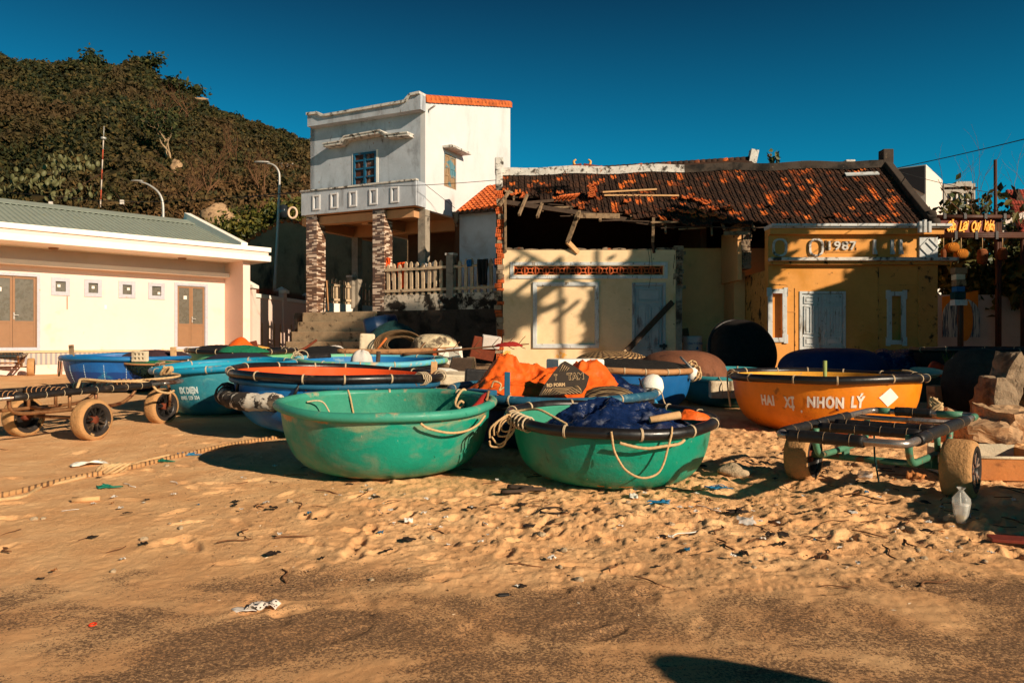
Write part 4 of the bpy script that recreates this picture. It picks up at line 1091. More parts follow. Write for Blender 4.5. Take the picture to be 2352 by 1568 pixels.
# lean-to between the house and the ruin
lt = thing('lean_to', 'small bluish white lean to with orange tile roof between the houses', 'shed', (WH.o.x, WH.o.y, B0), (0, 0, WH.rz))
ly0 = 2.38
lx1 = WH.pix(1152, 540, ly0)[0]; lzt = hz(WH.pix(1100, 486, ly0 - .3)[1])
MB().bb(0.02, lx1, ly0, ly0 + .2, -.2, lzt + .1).build('wall', mat('pale blue white wall', (196, 206, 214), .9, var=.08, patches=[((160, 160, 160), 1, .5, .8)]), lt)
ey = ly0 - .32; q0x, q0z = WH.pix(1062, 482, ey); q1x, q1z = WH.pix(1153, 482, ey)
up = 2.6; sl = (hz(WH.pix(1150, 424, ey + up)[1]) - (lzt + .05)) / up
rt = MB(); rn = random.Random(9)
def leanrow(r, c):
    pass
nrow, pitch = 11, .2
for r_ in range(nrow):
    y0 = ey + up * r_ / nrow; z0 = lzt + .06 + sl * (y0 - ey)
    n = int((q1x + 2.2 - q0x) / pitch)
    for c in range(n):
        x = .04 + pitch * (c + .5)
        if x > q1x + 1.6: continue
        vs = []
        for k in range(5):
            u = -.1 + .2 * k / 4; hgt = .035 * math.cos(math.pi * (k - 2) / 2.0)
            vs.append((x + u, y0 - .02, z0 + hgt + .03 + rn.uniform(-.004, .004))); vs.append((x + u, y0 + up / nrow + .06, z0 + sl * (up / nrow) + hgt))
        rt.add(vs, [(2 * k, 2 * k + 2, 2 * k + 3, 2 * k + 1) for k in range(4)])
rt.build('tile_roof', M['roof_tile_new'], lt, solid=.018, normals=False)
eb = MB(); eb.bar((.03, ey + .02, lzt + .0), (q1x + .05, ey + .02, lzt + .0), .06, .09)
for k in range(9): eb.bar((.25 + k * .28, ey - .05, lzt - .01), (.25 + k * .28, ey + .4, lzt + sl * .4 - .02), .05, .06)
eb.build('rafter_row', M['dark_wood'], lt)
MB().tube([(0.06, ey - .06, lzt + .05), (.06, ey - .02, lzt - .3), (.1, ey, lzt - .5)], .05, 6, radii=[.16, .1, .05]).build('broken_edge', M['plaster_break'], lt)
# clothes on the fence
def cloth(name, label, cat, x, y, w_, h, mt, ly=-.52, seed=1, group=None, thick=.03):
    lx, z = WH.pix(x, y, ly); c = WH.M @ Vector((lx, ly, z))
    def fn(u, v):
        q = Vector(((u - .5) * w_ * (1 - .25 * v * v), 0, -v * h))
        q.y = .06 * noise.noise(V(u * 4 + seed, v * 2, seed)) + .03 * math.sin(u * 14 + seed)
        q.z += .05 * noise.noise(V(u * 3, seed, 2))
        return q
    o = MB().grid(fn, 16, 14).build(name, mt, solid=thick, normals=False); o.location = c; o.rotation_euler = (0, 0, WH.rz)
    return tag(o, label, cat, group)
cloth('life_vest', 'orange life vest hung on the picket fence near the tiled column', 'vest', 922, 603, .36, .9, M['orange_cloth'], -.36, 1, thick=.06)
cloth('orange_flag', 'small orange flag cloth tied beside the tiled column', 'flag', 890, 592, .2, .5, M['orange_cloth'], -.36, 2)
cloth('dark_jacket', 'dark brown jacket hung over the pickets', 'jacket', 1109, 595, .38, .85, M['black_cloth'], -.56, 3, thick=.05)
cloth('blue_hat', 'small blue hat stuck on a picket', 'hat', 1078, 597, .18, .22, M['blue_cloth'], -.52, 4, thick=.05)
cloth('blue_cloth', 'blue cloth at the right end of the picket fence', 'cloth', 1141, 593, .2, .3, M['blue_cloth'], -.5, 5)
cloth('grey_shirt', 'grey white shirts drying behind the picket fence', 'shirt', 985, 604, .7, .7, M['grey_cloth'], -.25, 6)
cloth('dark_shirt', 'dark shirt drying beside the grey white shirts', 'shirt', 955, 604, .35, .5, M['black_cloth'], -.27, 7)
lx, z = WH.pix(740, 714, -.3)
o = MB().tube([WH.M @ V(lx + .25, -.25, z), WH.M @ V(lx, -.05, z + 1.15)], .03, 6).build('leaning_pole', M['bamboo']); tag(o, 'bent pole leaning on the left tiled column', 'pole')
# ------------------------------------------------------------------ ruined house with the broken tile roof
RY = 24.3
t = thing('ruined_house', 'ruined yellow house with a dark broken clay tile roof', 'house', P(1360, 850, RY))
def q2(x, y, Y=RY): p = P(x, y, Y); return p.x, p.z
x0, ztw = q2(1155, 574); xr, _ = q2(1552, 574)
vx0, vz1 = q2(1181, 611); vx1, vz0 = q2(1523, 631)
dx0, dz1 = q2(1453, 655); dx1, _ = q2(1523, 655); dz0 = 0.0
MB().panel(x0, xr, -.3, ztw, RY, RY + .18, [(vx0, vx1, vz0, vz1), (dx0, dx1, -.3 + .02, dz1)]).build('front_wall', M['pale_yellow'], t, True)
# ragged plaster along the top and the broken wall ends
rn = random.Random(21)
tp = MB(); k = x0
while k < xr - .2:
    w_ = rn.uniform(.25, .7); w_ = min(w_, xr - k); hh = rn.uniform(.02, .10)
    tp.prism([(k, ztw + .002), (k + w_, ztw + .002), (k + w_ - .03, ztw + hh * rn.uniform(.5, 1)), (k + w_ * .5, ztw + hh), (k + .03, ztw + hh * rn.uniform(.4, 1))], RY - .012, RY + .16, lambda a, b_, h: (a, h, b_)); k += w_
tp.build('broken_wall_top', M['plaster_break'], t, True)
# vent strip of pierced clay blocks
vb = MB(); nb = 14
for i in range(nb):
    a = vx0 + (vx1 - vx0) * i / nb; b_ = vx0 + (vx1 - vx0) * (i + 1) / nb; m = (a + b_) / 2; zm = (vz0 + vz1) / 2; hw = (b_ - a) / 2; hh = (vz1 - vz0) / 2
    vb.bb(a + .002, a + .022, RY + .03, RY + .12, vz0 + .001, vz1 - .001); vb.bb(b_ - .022, b_ - .002, RY + .03, RY + .12, vz0 + .001, vz1 - .001)
    vb.tube([V(m + math.cos(s) * hh * .5, RY + .07, zm + math.sin(s) * hh * .5) for s in [j * .5236 for j in range(12)]], .018, 6, closed=True)
    for (sx, sz_) in ((-1, -1), (1, -1), (-1, 1), (1, 1)):
        vb.bar((m + sx * hw * .36, RY + .075, zm + sz_ * hh * .36), (m + sx * hw * .92, RY + .075, zm + sz_ * hh * .95), .05, .025, up=(0, 1, 0))
vb.build('vent_strip', M['vent_clay'], t, True)
fa, fz1 = q2(1172, 602); fb_, fz0 = q2(1533, 640)
MB().ring(fa, fb_, fz0, fz1, .10, RY - .03, RY - .002).build('vent_surround', M['white_wood'], t, True)
ga, gz1 = q2(1224, 648); gb, gz0 = q2(1375, 799)
MB().ring(ga, gb, gz0, gz1, .10, RY - .07, RY - .002).ring(ga + .1, gb - .1, gz0 + .1, gz1 - .1, .03, RY - .04, RY - .003).build('framed_panel', M['white_wood'], t, True)
def panel_door(name, parent, xa, xb, za, zb, Y, m, panels, world=True):
    d = MB(); d.bb(xa, xb, Y, Y + .05, za, zb)
    o = d.build(name, m, parent, world)
    e = MB()
    for (pa, pb, pc, pd) in panels:
        u0, u1 = xa + (xb - xa) * pa, xa + (xb - xa) * pb; w0, w1 = za + (zb - za) * pc, za + (zb - za) * pd
        e.ring(u0, u1, w0, w1, .035, Y - .035, Y - .002); e.bb(u0 + .07, u1 - .07, Y - .024, Y - .003, w0 + .07, w1 - .07)
    e.build('door_panels', m, o, world)
    return o
MB().ring(dx0 - .02, dx1 + .08, -.28, dz1 + .08, .08, RY - .02, RY + .04).build('door_frame', M['door_wood'], t, True)
pd_ = panel_door('plank_door', t, dx0 + .05, dx1, -.2, dz1, RY + .045, M['door_wood'], [(.08, .92, .84, .97), (.08, .46, .42, .81), (.54, .92, .42, .81), (.08, .92, .30, .39), (.08, .46, .02, .27), (.54, .92, .02, .27)])
MB().bb(dx1 - .12, dx1 + .12, RY - .06, RY - .005, 1.12, 1.2).bb(dx1 - .02, dx1 + .06, RY - .07, RY - .061, 1.04, 1.24).build('door_bolt', M['rubber'], pd_, True)
# brick ends, pillar, recess wall
def brick_column(mb, xa, xb, y0, y1, z0, z1, seed, jag=.05, par=None):
    rn = random.Random(seed); z = z0
    while z < z1:
        h = rn.uniform(.09, .2); o = rn.uniform(-jag, jag)
        kind = rn.random()
        if kind < .62:
            nx_ = 3; wv = (xb - xa) / nx_
            # hollow brick end: outer ring and cross bars
            for i in range(nx_ + 1): mb[0].bb(xa + o + i * wv - .012, xa + o + i * wv + .012, y0, y1, z, z + h - .015)
            for i in range(3): mb[0].bb(xa + o - .012, xb + o + .012, y0 + .004, y1, z + i * (h - .04) / 2, z + .022 + i * (h - .04) / 2)
            mb[0].bb(xa + o, xb + o, y0 + .08, y1, z, z + h - .02)
        else:
            mb[1].bb(xa + o * 1.4 - .01, xb + o + .01, y0 - rn.uniform(0, .03), y1, z, z + h - .012)
        z += h
        if par:
            for i_, (nm, mm) in enumerate((('edge_brick', 'hollow_brick'), ('mortar_lump', 'plaster_break'))):
                if mb[i_].v: mb[i_].build(nm, M[mm], par, True); mb[i_] = MB()
brick_column([MB(), MB()], x0 - .20, x0 - .01, RY - .02, RY + .25, .2, q2(1150, 440)[1], 5, .05, t)
gx = x0 - .22
rzl, ezl = P(1170, 398, 26.7).z, P(1155, 486, RY).z
gw = MB(); gw.prism([(RY + .26, -.3), (31.5, -.3), (31.5, 4.2), (26.7, rzl - .15), (RY + .26, ezl - .05)], gx, gx + .2, lambda y, z, h: (h, y, z)); gw.build('left_gable_wall', M['plaster_break'], t, True)
px0, pz1 = q2(1552, 655); px1, _ = q2(1566, 655)
MB().bb(px0 + .005, px1, RY - .05, RY + .14, -.3, pz1 - .1).build('concrete_pillar', M['concrete'], t, True)
bk = [MB(), MB()]; brick_column(bk, px0 - .02, px1 + .06, RY + .0, RY + .22, pz1 - .1, ztw + .06, 8, .06)
ms = MB().merge(bk[0]).merge(bk[1]); ms.build('broken_brick_pillar', M['plaster_break'], t, True)
RB = 26.2
rxa, rz1 = q2(1552, 570, RB); rxb, _ = q2(1775, 570, RB)
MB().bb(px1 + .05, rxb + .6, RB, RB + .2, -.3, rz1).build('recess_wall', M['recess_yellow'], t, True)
hx0, hz1 = q2(1690, 520, 24.8); hx1, hz0 = q2(1707, 628, 24.8)
bk = [MB(), MB()]; brick_column(bk, hx0 + .05, hx1 + .05, 24.2, 26.1, hz0 + .1, hz1, 12, .03)
MB().merge(bk[0]).merge(bk[1]).build('hanging_brick_wall', M['plaster_break'], t, True)
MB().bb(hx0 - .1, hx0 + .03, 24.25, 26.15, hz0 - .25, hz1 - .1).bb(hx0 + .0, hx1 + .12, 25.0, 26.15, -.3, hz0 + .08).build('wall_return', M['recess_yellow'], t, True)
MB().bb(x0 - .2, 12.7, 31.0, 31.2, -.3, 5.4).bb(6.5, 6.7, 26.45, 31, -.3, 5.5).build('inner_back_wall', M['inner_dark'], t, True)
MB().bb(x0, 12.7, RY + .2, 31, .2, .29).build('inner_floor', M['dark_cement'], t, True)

# ---- tile roof: one mesh of overlapping tiles
EY, RYY = 23.7, 26.7
RXL, RXR = x0 - .15, 13.02
def roof_pt(x, s):
    """s: 0 ridge .. 1 eave"""
    f = (x - RXL) / (RXR - RXL)
    zr = P(1175, 401, RYY).z * (1 - f) + P(2040, 383, RYY).z * f
    ze = P(1175, 486, EY).z * (1 - f) * 0 + 4.86
    sag = -.03 * math.sin(x * 1.7 + s * 9) * math.sin(s * 3.1) - .07 * math.sin(s * math.pi) * (.6 + .4 * math.sin(x * 1.1)) - .03 * math.sin(x * 2.3 + s * 4)
    sag *= min(1, f * 8, (1 - f) * 8 + .2)
    return Vector((x, RYY + (EY - RYY) * s, zr + (ze - zr) * s + sag))
lowb = [(1100, 440), (1173, 447), (1249, 460), (1300, 474), (1315, 481), (1377, 491), (1519, 507), (1545, 508), (1572, 521), (1760, 517), (1775, 560), (2400, 560)]
def low_y(px): return np.interp(px, [a for a, b_ in lowb], [b_ for a, b_ in lowb])
rows, tw_ = 18, .205; n = int((RXR - RXL) / tw_)
tm = MB(); rn = random.Random(77)
nrm_up = (roof_pt(6, .5 + .01) - roof_pt(6, .5)).cross(Vector((-1, 0, 0))).normalized()
if nrm_up.z < 0: nrm_up = -nrm_up
def tile(mb, c, ax, dn, up, w_, L, warp=0.0):
    """interlocking clay tile: a pan with two raised ribs and a lip at the lower end"""
    prof = [(-.5, .0), (-.42, .028), (-.30, .028), (-.24, .004), (0, -.004), (.22, .004), (.28, .034), (.42, .034), (.5, .004)]
    vs = []
    for (v, lift) in ((0, 0), (.8, .012), (1.0, .03)):
        for (u, h) in prof: vs.append(c + ax * (u * w_) + dn * (v * L) + up * (h + lift))
    k = len(prof)
    for (u, h) in prof: vs.append(c + ax * (u * w_) + dn * L + up * (h + .03 - .028))
    fs = [(r_ * k + i, r_ * k + i + 1, (r_ + 1) * k + i + 1, (r_ + 1) * k + i) for r_ in range(3) for i in range(k - 1)]
    mb.add(vs, fs)
holes = [(1905, 508, 10, 7), (1800, 512, 16, 5), (1560, 512, 9, 4)]
for r_ in range(rows):
    for c in range(n):
        x = RXL + .12 + tw_ * (c + .5); s0, s1 = r_ / rows, (r_ + 1) / rows
        a = roof_pt(x, s0); b_ = roof_pt(x, s1 + .012)
        px = CX + b_.x / b_.y * F; py = HY - (b_.z - EYE) / b_.y * F
        if py > low_y(px) + rn.uniform(-2.5, 2.5): continue
        if r_ < 1 and rn.random() < .3 and 1880 < px < 2010: continue
        if any(((px - h[0]) / h[2]) ** 2 + ((py - h[1]) / h[3]) ** 2 < 1 for h in holes): continue
        if rn.random() < .006: continue
        dn = (b_ - a); L = dn.length; dn.normalize()
        j = rn.gauss(0, .028); ax = (Vector((1, 0, 0)) + dn * rn.gauss(0, .03)).normalized()
        up = (nrm_up + ax * rn.gauss(0, .06)).normalized()
        c0 = a + ax * rn.gauss(0, .008) + dn * j + up * abs(rn.gauss(0, .013))
        edge = low_y(px) - py
        if edge < 14 and px < 1700 and rn.random() < .35:
            up = (up + ax * rn.gauss(0, .18)).normalized(); ax = (ax + up * rn.gauss(0, .12)).normalized(); dn = (dn + ax * rn.gauss(0, .2)).normalized(); c0 += dn * rn.uniform(-.05, .12)
        tile(tm, c0, ax, dn, up, tw_ * .985, L * 1.08)
tm.build('tile_roof', M['rooftile'], t, True, solid=.02, normals=False)
def on_roof(x, y):
    lo, hi = 0.0, 1.05
    for _ in range(30):
        m = (lo + hi) / 2; Ym = RYY + (EY - RYY) * m; q = roof_pt((x - CX) / F * Ym, m); py = HY - (q.z - EYE) / q.y * F
        if py < y: lo = m
        else: hi = m
    return q
# rear slope so that the roof is closed
MB().grid(lambda u, v: roof_pt(RXL + .1 + u * (RXR - RXL - .2), 0) + Vector((0, v * 4, -v * 2.4 - .06)), 12, 3).build('rear_roof', M['rooftile'], t, True)
# battens and rafters under the tiles
for s in [i / 9 for i in range(1, 10)]:
    bt = MB()
    for c in range(0, n - 2, 3):
        xa = RXL + .12 + tw_ * c; xb = xa + tw_ * 3
        a, b_ = roof_pt(xa, s), roof_pt(xb, s)
        px = CX + b_.x / b_.y * F; py = HY - (b_.z - EYE) / b_.y * F
        if py > low_y(px) + 12 and px < 1770: continue
        bt.bar(a - nrm_up * .045, b_ - nrm_up * .045, .04, .03)
    if bt.v: bt.build('batten', M['dark_wood'], t, True)
for i in range(15):
    x = RXL + .5 + i * .93
    a, b_ = roof_pt(x, 0.02), roof_pt(x, 1.0)
    px = CX + x / EY * F
    s_end = 1.03 if px > 1760 else min(1.0, .56 + (px - 1150) / 1100)
    e = roof_pt(x, s_end)
    MB().bar(a - nrm_up * .1, e - nrm_up * .1, .06, .08).build('rafter', M['old_wood'], t, True)
MB().bar((x0, RY + .1, P(1200, 462, RY).z), (xr, RY + .1, P(1550, 520, RY).z + .0), .09, .14).build('wall_plate', M['dark_wood'], t, True)
# ridge: a rendered white part on the left, dark on the right, with a cap
rdg = MB()
for k in range(40):
    xa = RXL + (RXR - RXL) * k / 40; xb = RXL + (RXR - RXL) * (k + 1) / 40
    a, b_ = roof_pt(xa, 0), roof_pt(xb, 0); hh = .26 + .02 * noise.noise(V(k * .7, 0, 0))
    rdg.bar(a + V(0, -.02, .06), b_ + V(0, -.02, .06), .34, hh, mi=0 if xa < P(1548, 390, RYY).x else 1)
rdg.build('ridge', [M['cap_mould'], M['base_wall']], t, True)
def verge(xv, label, m):
    vb_ = MB(); pp = [roof_pt(xv, s) + V(0, 0, .1) for s in (0, .2, .4, .6, .8, .96)]
    for a, b_ in zip(pp[:-1], pp[1:]): vb_.bar(a, b_ + (b_ - a) * .01, .26, .3)
    vb_.box(pp[0] + V(0, 0, .22), (.36, .4, .5)); 
    return vb_.build(label, m, t, True, bevel=.03)
verge(RXR - .02, 'right_verge', M['base_wall'])
vl = MB(); a = roof_pt(RXL, 0); vl.box(a + V(0, -.1, .25), (.3, .5, .55)); vl.bar(a + V(0, -.3, .1), roof_pt(RXL, .28) + V(0, 0, .02), .24, .3); vl.build('left_verge', M['cap_mould'], t, True, bevel=.04)
rv = MB()
for k, (s, ww_, hh) in enumerate(((.90, .34, .26), (.95, .4, .22), (1.0, .46, .2))):
    rv.lathe([(.001, -hh / 2), (ww_ / 2 * .8, -hh / 2), (ww_ / 2, 0), (ww_ / 2 * .8, hh / 2), (.001, hh / 2)], 12, roof_pt(RXR + .02, s) + V(0, -.1, .12 - .12 * k))
rv.build('verge_scroll', M['base_wall'], t, True)
gr_ = MB(); gr_.prism([(RY, -.3), (31.2, -.3), (31.2, 4.6), (RYY, P(2040, 383, RYY).z - .2), (EY + .2, 4.75), (RY, 4.75)], 12.72, 12.88, lambda y, z, h: (h, y, z)); gr_.build('right_gable_wall', M['ochre_dirty'], t, True)
# broken timbers at the eave, each its own piece of wood
def timber(label, a, b_, w_, h, m='old_wood', name='broken_timber', cat='timber', group='broken roof timbers'):
    o = MB().bar(P(*a), P(*b_), w_, h).build(name, M[m], bevel=.006)
    return tag(o, label, cat, group)
Z4 = lambda x, y: ((1900 + x / 1.742) * .574, (550 + y / 1.742) * .574)
def tz(label, a, b_, Ya, Yb, w_=.09, h=.11, m='old_wood'): return timber(label, (*Z4(*a), Ya), (*Z4(*b_), Yb), w_, h, m)
tz('bent grey timber hanging on the left of the dark roof opening, upper length', (725, 520), (645, 735), 24.0, 24.15, .1, .12)
tz('lower length of the bent hanging timber resting on the wall top', (645, 725), (720, 805), 24.15, 24.3, .1, .14, 'raw_wood')
tz('right hanging timber with a frayed foot above the narrow door', (1245, 560), (1240, 730), 24.0, 24.2, .09, .1)
tz('splintered foot of the right hanging timber', (1238, 720), (1250, 805), 24.2, 24.3, .07, .08, 'dark_wood')
tz('stub rafter poking out below the torn tiles at the far left', (365, 400), (308, 540), 24.6, 23.7, .08, .09)
tz('second stub rafter poking out near the left end of the opening', (470, 458), (435, 555), 24.5, 23.8, .08, .09)
tz('short rafter stub beside the bent hanging timber', (730, 515), (720, 565), 24.2, 23.9, .08, .09)
tz('short rafter stub under the tiles right of the bent timber', (880, 540), (872, 580), 24.2, 23.9, .07, .08)
tz('rafter stub below the tile eave over the door', (1330, 600), (1330, 668), 24.2, 23.9, .06, .07)
tz('rafter stub below the tile eave over the recess', (1650, 620), (1652, 682), 24.1, 23.9, .06, .07)
tz('long purlin under the torn left tiles', (210, 470), (675, 428), 24.5, 25.2, .07, .09, 'dark_wood')
tz('thin grey purlin end crossing the left of the opening', (470, 492), (690, 484), 24.5, 24.6, .05, .06)
tz('broad plank purlin under the middle tiles', (715, 545), (1010, 548), 24.0, 24.05, .05, .16)
tz('thin batten along the eave right of the middle', (1225, 592), (1460, 590), 23.9, 23.9, .04, .05)
tz('thin batten lifting off the eave over the recess', (1420, 640), (1610, 628), 23.8, 23.9, .04, .05)
tz('grey plank end across the broken brick pier beside the number facade', (1735, 668), (1916, 665), 23.9, 23.9, .06, .12)
tz('short grey plank end behind the facade edge', (1800, 690), (1930, 686), 24.6, 24.6, .05, .08)
tz('upright post beside the left broken brick edge', (212, 420), (215, 800), 24.15, 24.25, .07, .07)
tz('grey timber leaning out at the left roof corner', (240, 375), (172, 475), 24.6, 23.8, .08, .09)
tz('thin timber crossing at the left roof corner', (205, 372), (262, 385), 24.4, 24.7, .05, .06)
for (a, b_, lab) in (((890, 404), (1265, 384), 'upper'), ((900, 426), (1418, 428), 'lower')):
    tag(MB().bar(on_roof(*Z4(*a)) + nrm_up * .11, on_roof(*Z4(*b_)) + nrm_up * .11, .1, .05).build('loose_board', M['raw_wood']), 'pale loose board lying on the ruined roof under the tile stack, ' + lab, 'board')
tag(MB().bar(on_roof(1940, 407) + nrm_up * .1, on_roof(2016, 404) + nrm_up * .1, .2, .04, up=tuple(nrm_up)).build('roof_patch_board', M['white_wood']), 'wide pale board laid over the tiles near the right ridge end', 'board')
timber('dark plank leaning diagonally across the narrow grey door', (1440, 805, 23.9), (1545, 693, 24.2), .06, .17, 'dark_wood', 'leaning_plank', 'plank', None)
for (a, b_, lab) in (((1207, 780), (1212, 925), 'thin wire hanging on the vent strip'), ((1225, 760), (1212, 1050), 'thin wire hanging over the narrow door')):
    o = MB().tube(spline([P(*Z4(*a), 24.1), P(*Z4(a[0] + 10, (a[1] + b_[1]) / 2), 24.12), P(*Z4(*b_), 24.15)], 6), .008, 4).build('hanging_wire', M['wire']); tag(o, lab, 'wire')
# stack of tiles and the loose pale tiles on the roof
def tile_piece(label, c, ax, dn, up, n=1, group=None, name='loose_tile'):
    mb = MB()
    for k in range(n): tile(mb, c + up * (.035 * k) + ax * RND.gauss(0, .01 * (n > 1)), ax, dn, up, .23, .36)
    o = mb.build(name, M['roof_tile_new'], solid=.025, normals=False); return tag(o, label, 'roof tile', group)
st_ = on_roof(1362, 458) + nrm_up * .05
ax = Vector((.97, -.2, .08)).normalized(); dn = Vector((-.2, -.95, -.1)).normalized()
for k in range(8): tile_piece('orange tile lying in the stack on the torn roof', st_ + V(RND.gauss(0, .03), 0, .055 * k), ax, dn, V(.05 + .02 * k, -.1, 1).normalized(), 1, 'stacked roof tiles', 'stacked_tile')
for k in range(5): tile_piece('orange tile leaning on edge left of the roof tile stack', on_roof(1330 - k * 9, 456 + k) + nrm_up * .1, V(.5, -.6, .5).normalized(), V(-.6, -.6, -.3).normalized(), V(.3, -.4, .7).normalized(), 1, 'tiles leaning by the stack')
for i, (x, y) in enumerate(((1572, 458), (1590, 462), (1612, 470), (1538, 487), (1560, 490), (1585, 492), (1605, 486), (1640, 484), (1668, 482), (1612, 500), (1632, 497), (1650, 504), (1440, 466), (1180, 450), (1285, 446), (1205, 455))):
    c = on_roof(x, y - 3)
    a_ = RND.uniform(-.6, .6); ax = Vector((math.cos(a_), -.25 * math.sin(a_), .3 * RND.uniform(-1, 1))).normalized(); dn = Vector((-.3 * math.sin(a_), -.8, -.35)).normalized()
    tile_piece('bright orange slipped tile lying loose on the dark roof', c + nrm_up * .06, ax, dn, ax.cross(-dn).normalized() if ax.cross(-dn).z > 0 else ax.cross(dn).normalized(), 1, 'slipped orange roof tiles')
# roof behind with a small ridge ornament
rb = thing('tiled_house', 'orange ridge of another tiled roof showing behind the ruined roof', 'house', P(1600, 780, 36))
rp = [(1380, 386), (1430, 385), (1720, 365)]
rdm = MB(); a, b_ = P(1330, 391, 36), P(1722, 366, 36)
for k in range(30):
    p, q = a.lerp(b_, k / 30), a.lerp(b_, (k + 1.08) / 30); rdm.tube([p, q], .13, 8, radii=[.12, .15])
rdm.build('ridge_tiles', M['rooftile'], rb, True)
MB().add([a + V(0, -.1, -.02), b_ + V(0, -.1, -.02), b_ + V(0, -3.2, -2.0), a + V(0, -3.2, -2.0), a + V(0, .1, -.02), b_ + V(0, .1, -.02), b_ + V(0, 3.2, -2.0), a + V(0, 3.2, -2.0)], [(0, 1, 2, 3), (4, 5, 6, 7)]).build('roof', M['rooftile'], rb, True)
MB().bb(a.x, b_.x, 33, 39, -.2, a.z - 2.0).build('wall', M['dark_cement'], rb, True)
MB().box(b_ + V(.1, -.1, .0), (.35, .4, .8), (0, .2, 0)).build('end_block', M['cap_mould'], rb, True)
on = MB(); c = P(1337, 386, 38)
for s in (-1, 1): on.tube(spline([c + V(s * .05, 0, -.1), c + V(s * .3, 0, .05), c + V(s * .42, 0, .3), c + V(s * .3, 0, .42)], 5), .07, 7, radii=[.1 - .004 * i for i in range(16)])
on.lathe([(.001, -.2), (.3, -.18), (.2, 0), (.1, .12), (.001, .14)], 10, c)
sl_ = MB(); sl_.bar(P(1262, 393, 38), P(1335, 380, 38), .3, .14); sl_.bar(P(1340, 380, 38), P(1392, 388, 38), .3, .14)
orn = thing('temple_gable', 'low gable with a pair of yellow curled horns behind the white ridge', 'roof', P(1337, 780, 38))
on.build('horn_ornament', mat('yellow glaze', (220, 160, 80), .6), orn, True); sl_.build('gable_edge', M['red_wood'], orn, True)
MB().prism([(P(1262, 394, 38).x, P(1262, 394, 38).z), (P(1337, 381, 38).x, P(1337, 381, 38).z), (P(1392, 389, 38).x, P(1392, 389, 38).z), (P(1392, 389, 38).x, 0), (P(1262, 394, 38).x, 0)], 38.1, 41, lambda a, b_, h: (a, h, b_)).build('wall', M['cap_mould'], orn, True)
o = MB().box(P(1950, 376, 26.7), (.32, .3, .22)).build('roof_brick', M['cap_mould'], bevel=.02); tag(o, 'single pale brick standing on the ridge near its right end', 'brick')

# ------------------------------------------------------------------ facade with the year
FY = 22.8
f = thing('dated_facade', 'ochre parapet facade with the year 1987 and white oval rings', 'facade', P(1955, 850, FY))
Z5 = lambda x, y: (1664.6 + .3294 * x, 315.7 + .3294 * y)
def fz(x, y, Y=FY): p = P(*Z5(x, y), Y); return p.x, p.z
xa, za = fz(303, 640); xb, _ = fz(1475, 640)
wd = []
for (a, b_, c, d) in ((330, 400, 1087, 1395), (520, 842, 1072, 1480), (1160, 1228, 1105, 1412)):
    u0, z1 = fz(a, c); u1, z0 = fz(b_, d); wd.append((u0, u1, z0, z1))
MB().panel(xa, xb, -.3, za, FY, FY + .3, [wd[0], wd[1], wd[2]]).build('front_wall', M['ochre'], f, True)
MB().bb(xb - .3, xb, FY + .303, RY - .002, -.3, za).build('side_wall', M['ochre_dirty'], f, True); MB().bb(xa, xa + .15, FY + .303, 26.2, -.3, za - 1.2).build('side_wall', M['ochre_dirty'], f, True)
for q_ in (0, 2): MB().bb(wd[q_][0], wd[q_][1], FY + .12, FY + .14, wd[q_][2], wd[q_][3]).build('blocked_window', M['ochre'], f, True)
if 0: MB().bb(wd[2][0], wd[2][1], FY + .12, FY + .14, wd[2][2], wd[2][3]).build('blocked_window', M['ochre'], f, True)
u0, v0 = fz(305, 640); u1, v1 = fz(1532, 612); _, v2 = fz(305, 680)
MB().bb(xa - .01, u1, FY - .3, FY + .34, v0, v1 - .08).bb(xa - .01, u1 + .04, FY - .36, FY + .36, v1 - .078, v1).build('cornice', M['white_wood'], f, True, bevel=.01)
MB().bb(xa - .004, u1 - .12, FY - .2, FY - .003, v2, v0 - .003).build('cornice_band', M['ochre'], f, True)
l0, m0 = fz(300, 866); l1, m1 = fz(1590, 843)
MB().bb(l0, l1, FY - .34, FY - .003, m0, m1).build('ledge', M['cap_mould'], f, True, bevel=.012)
MB().bb(l0 + .02, l1 - .2, FY - .18, FY - .004, m0 - .1, m0 - .003).build('ledge_moulding', M['ochre_dirty'], f, True)
MB().bb(fz(1346, 900)[0], xb + .01, FY - .06, FY - .003, -.3, m0 - .105).build('corner_pilaster', M['ochre_dirty'], f, True)
def oval(xc, yc, rx, ry, name):
    x, z = fz(xc, yc); sx = rx * .3294 / F * FY; sz_ = ry * .3294 / F * FY
    pts = []
    for i in range(40):
        a = 2 * math.pi * i / 40; cx_, sn = math.cos(a), math.sin(a)
        pts.append((math.copysign(abs(cx_) ** .8, cx_) * sx, math.copysign(abs(sn) ** .65, sn) * sz_))
    mb = MB(); k = .72
    vs = [V(x + a, FY - .07, z + b_) for a, b_ in pts] + [V(x + a * k, FY - .07, z + b_ * .8) for a, b_ in pts] + [V(x + a, FY - .003, z + b_) for a, b_ in pts] + [V(x + a * k, FY - .003, z + b_ * .8) for a, b_ in pts]
    n = 40; fs = []
    for i in range(n):
        j = (i + 1) % n; fs += [(i, j, j + n, i + n), (i, i + 2 * n, j + 2 * n, j), (i + n, j + n, j + 3 * n, i + 3 * n)]
    mb.add(vs, fs); return mb.build(name, M['cap_mould'], f, True)
oval(381, 768, 51, 62, 'oval_ring'); oval(634, 768, 51, 62, 'oval_ring')
p0, r0 = fz(697, 800); p1, r1 = fz(915, 718)
MB().ring(p0, p1, r0, r1, .03, FY - .03, FY - .003).bb(p0 + .03, p1 - .03, FY - .012, FY - .003, r0 + .03, r1 - .03).build('number_plate', M['ochre_dirty'], f, True)
vs, fs = text_mesh('1987', .36, .004, 0, .025, .003, 1.1)
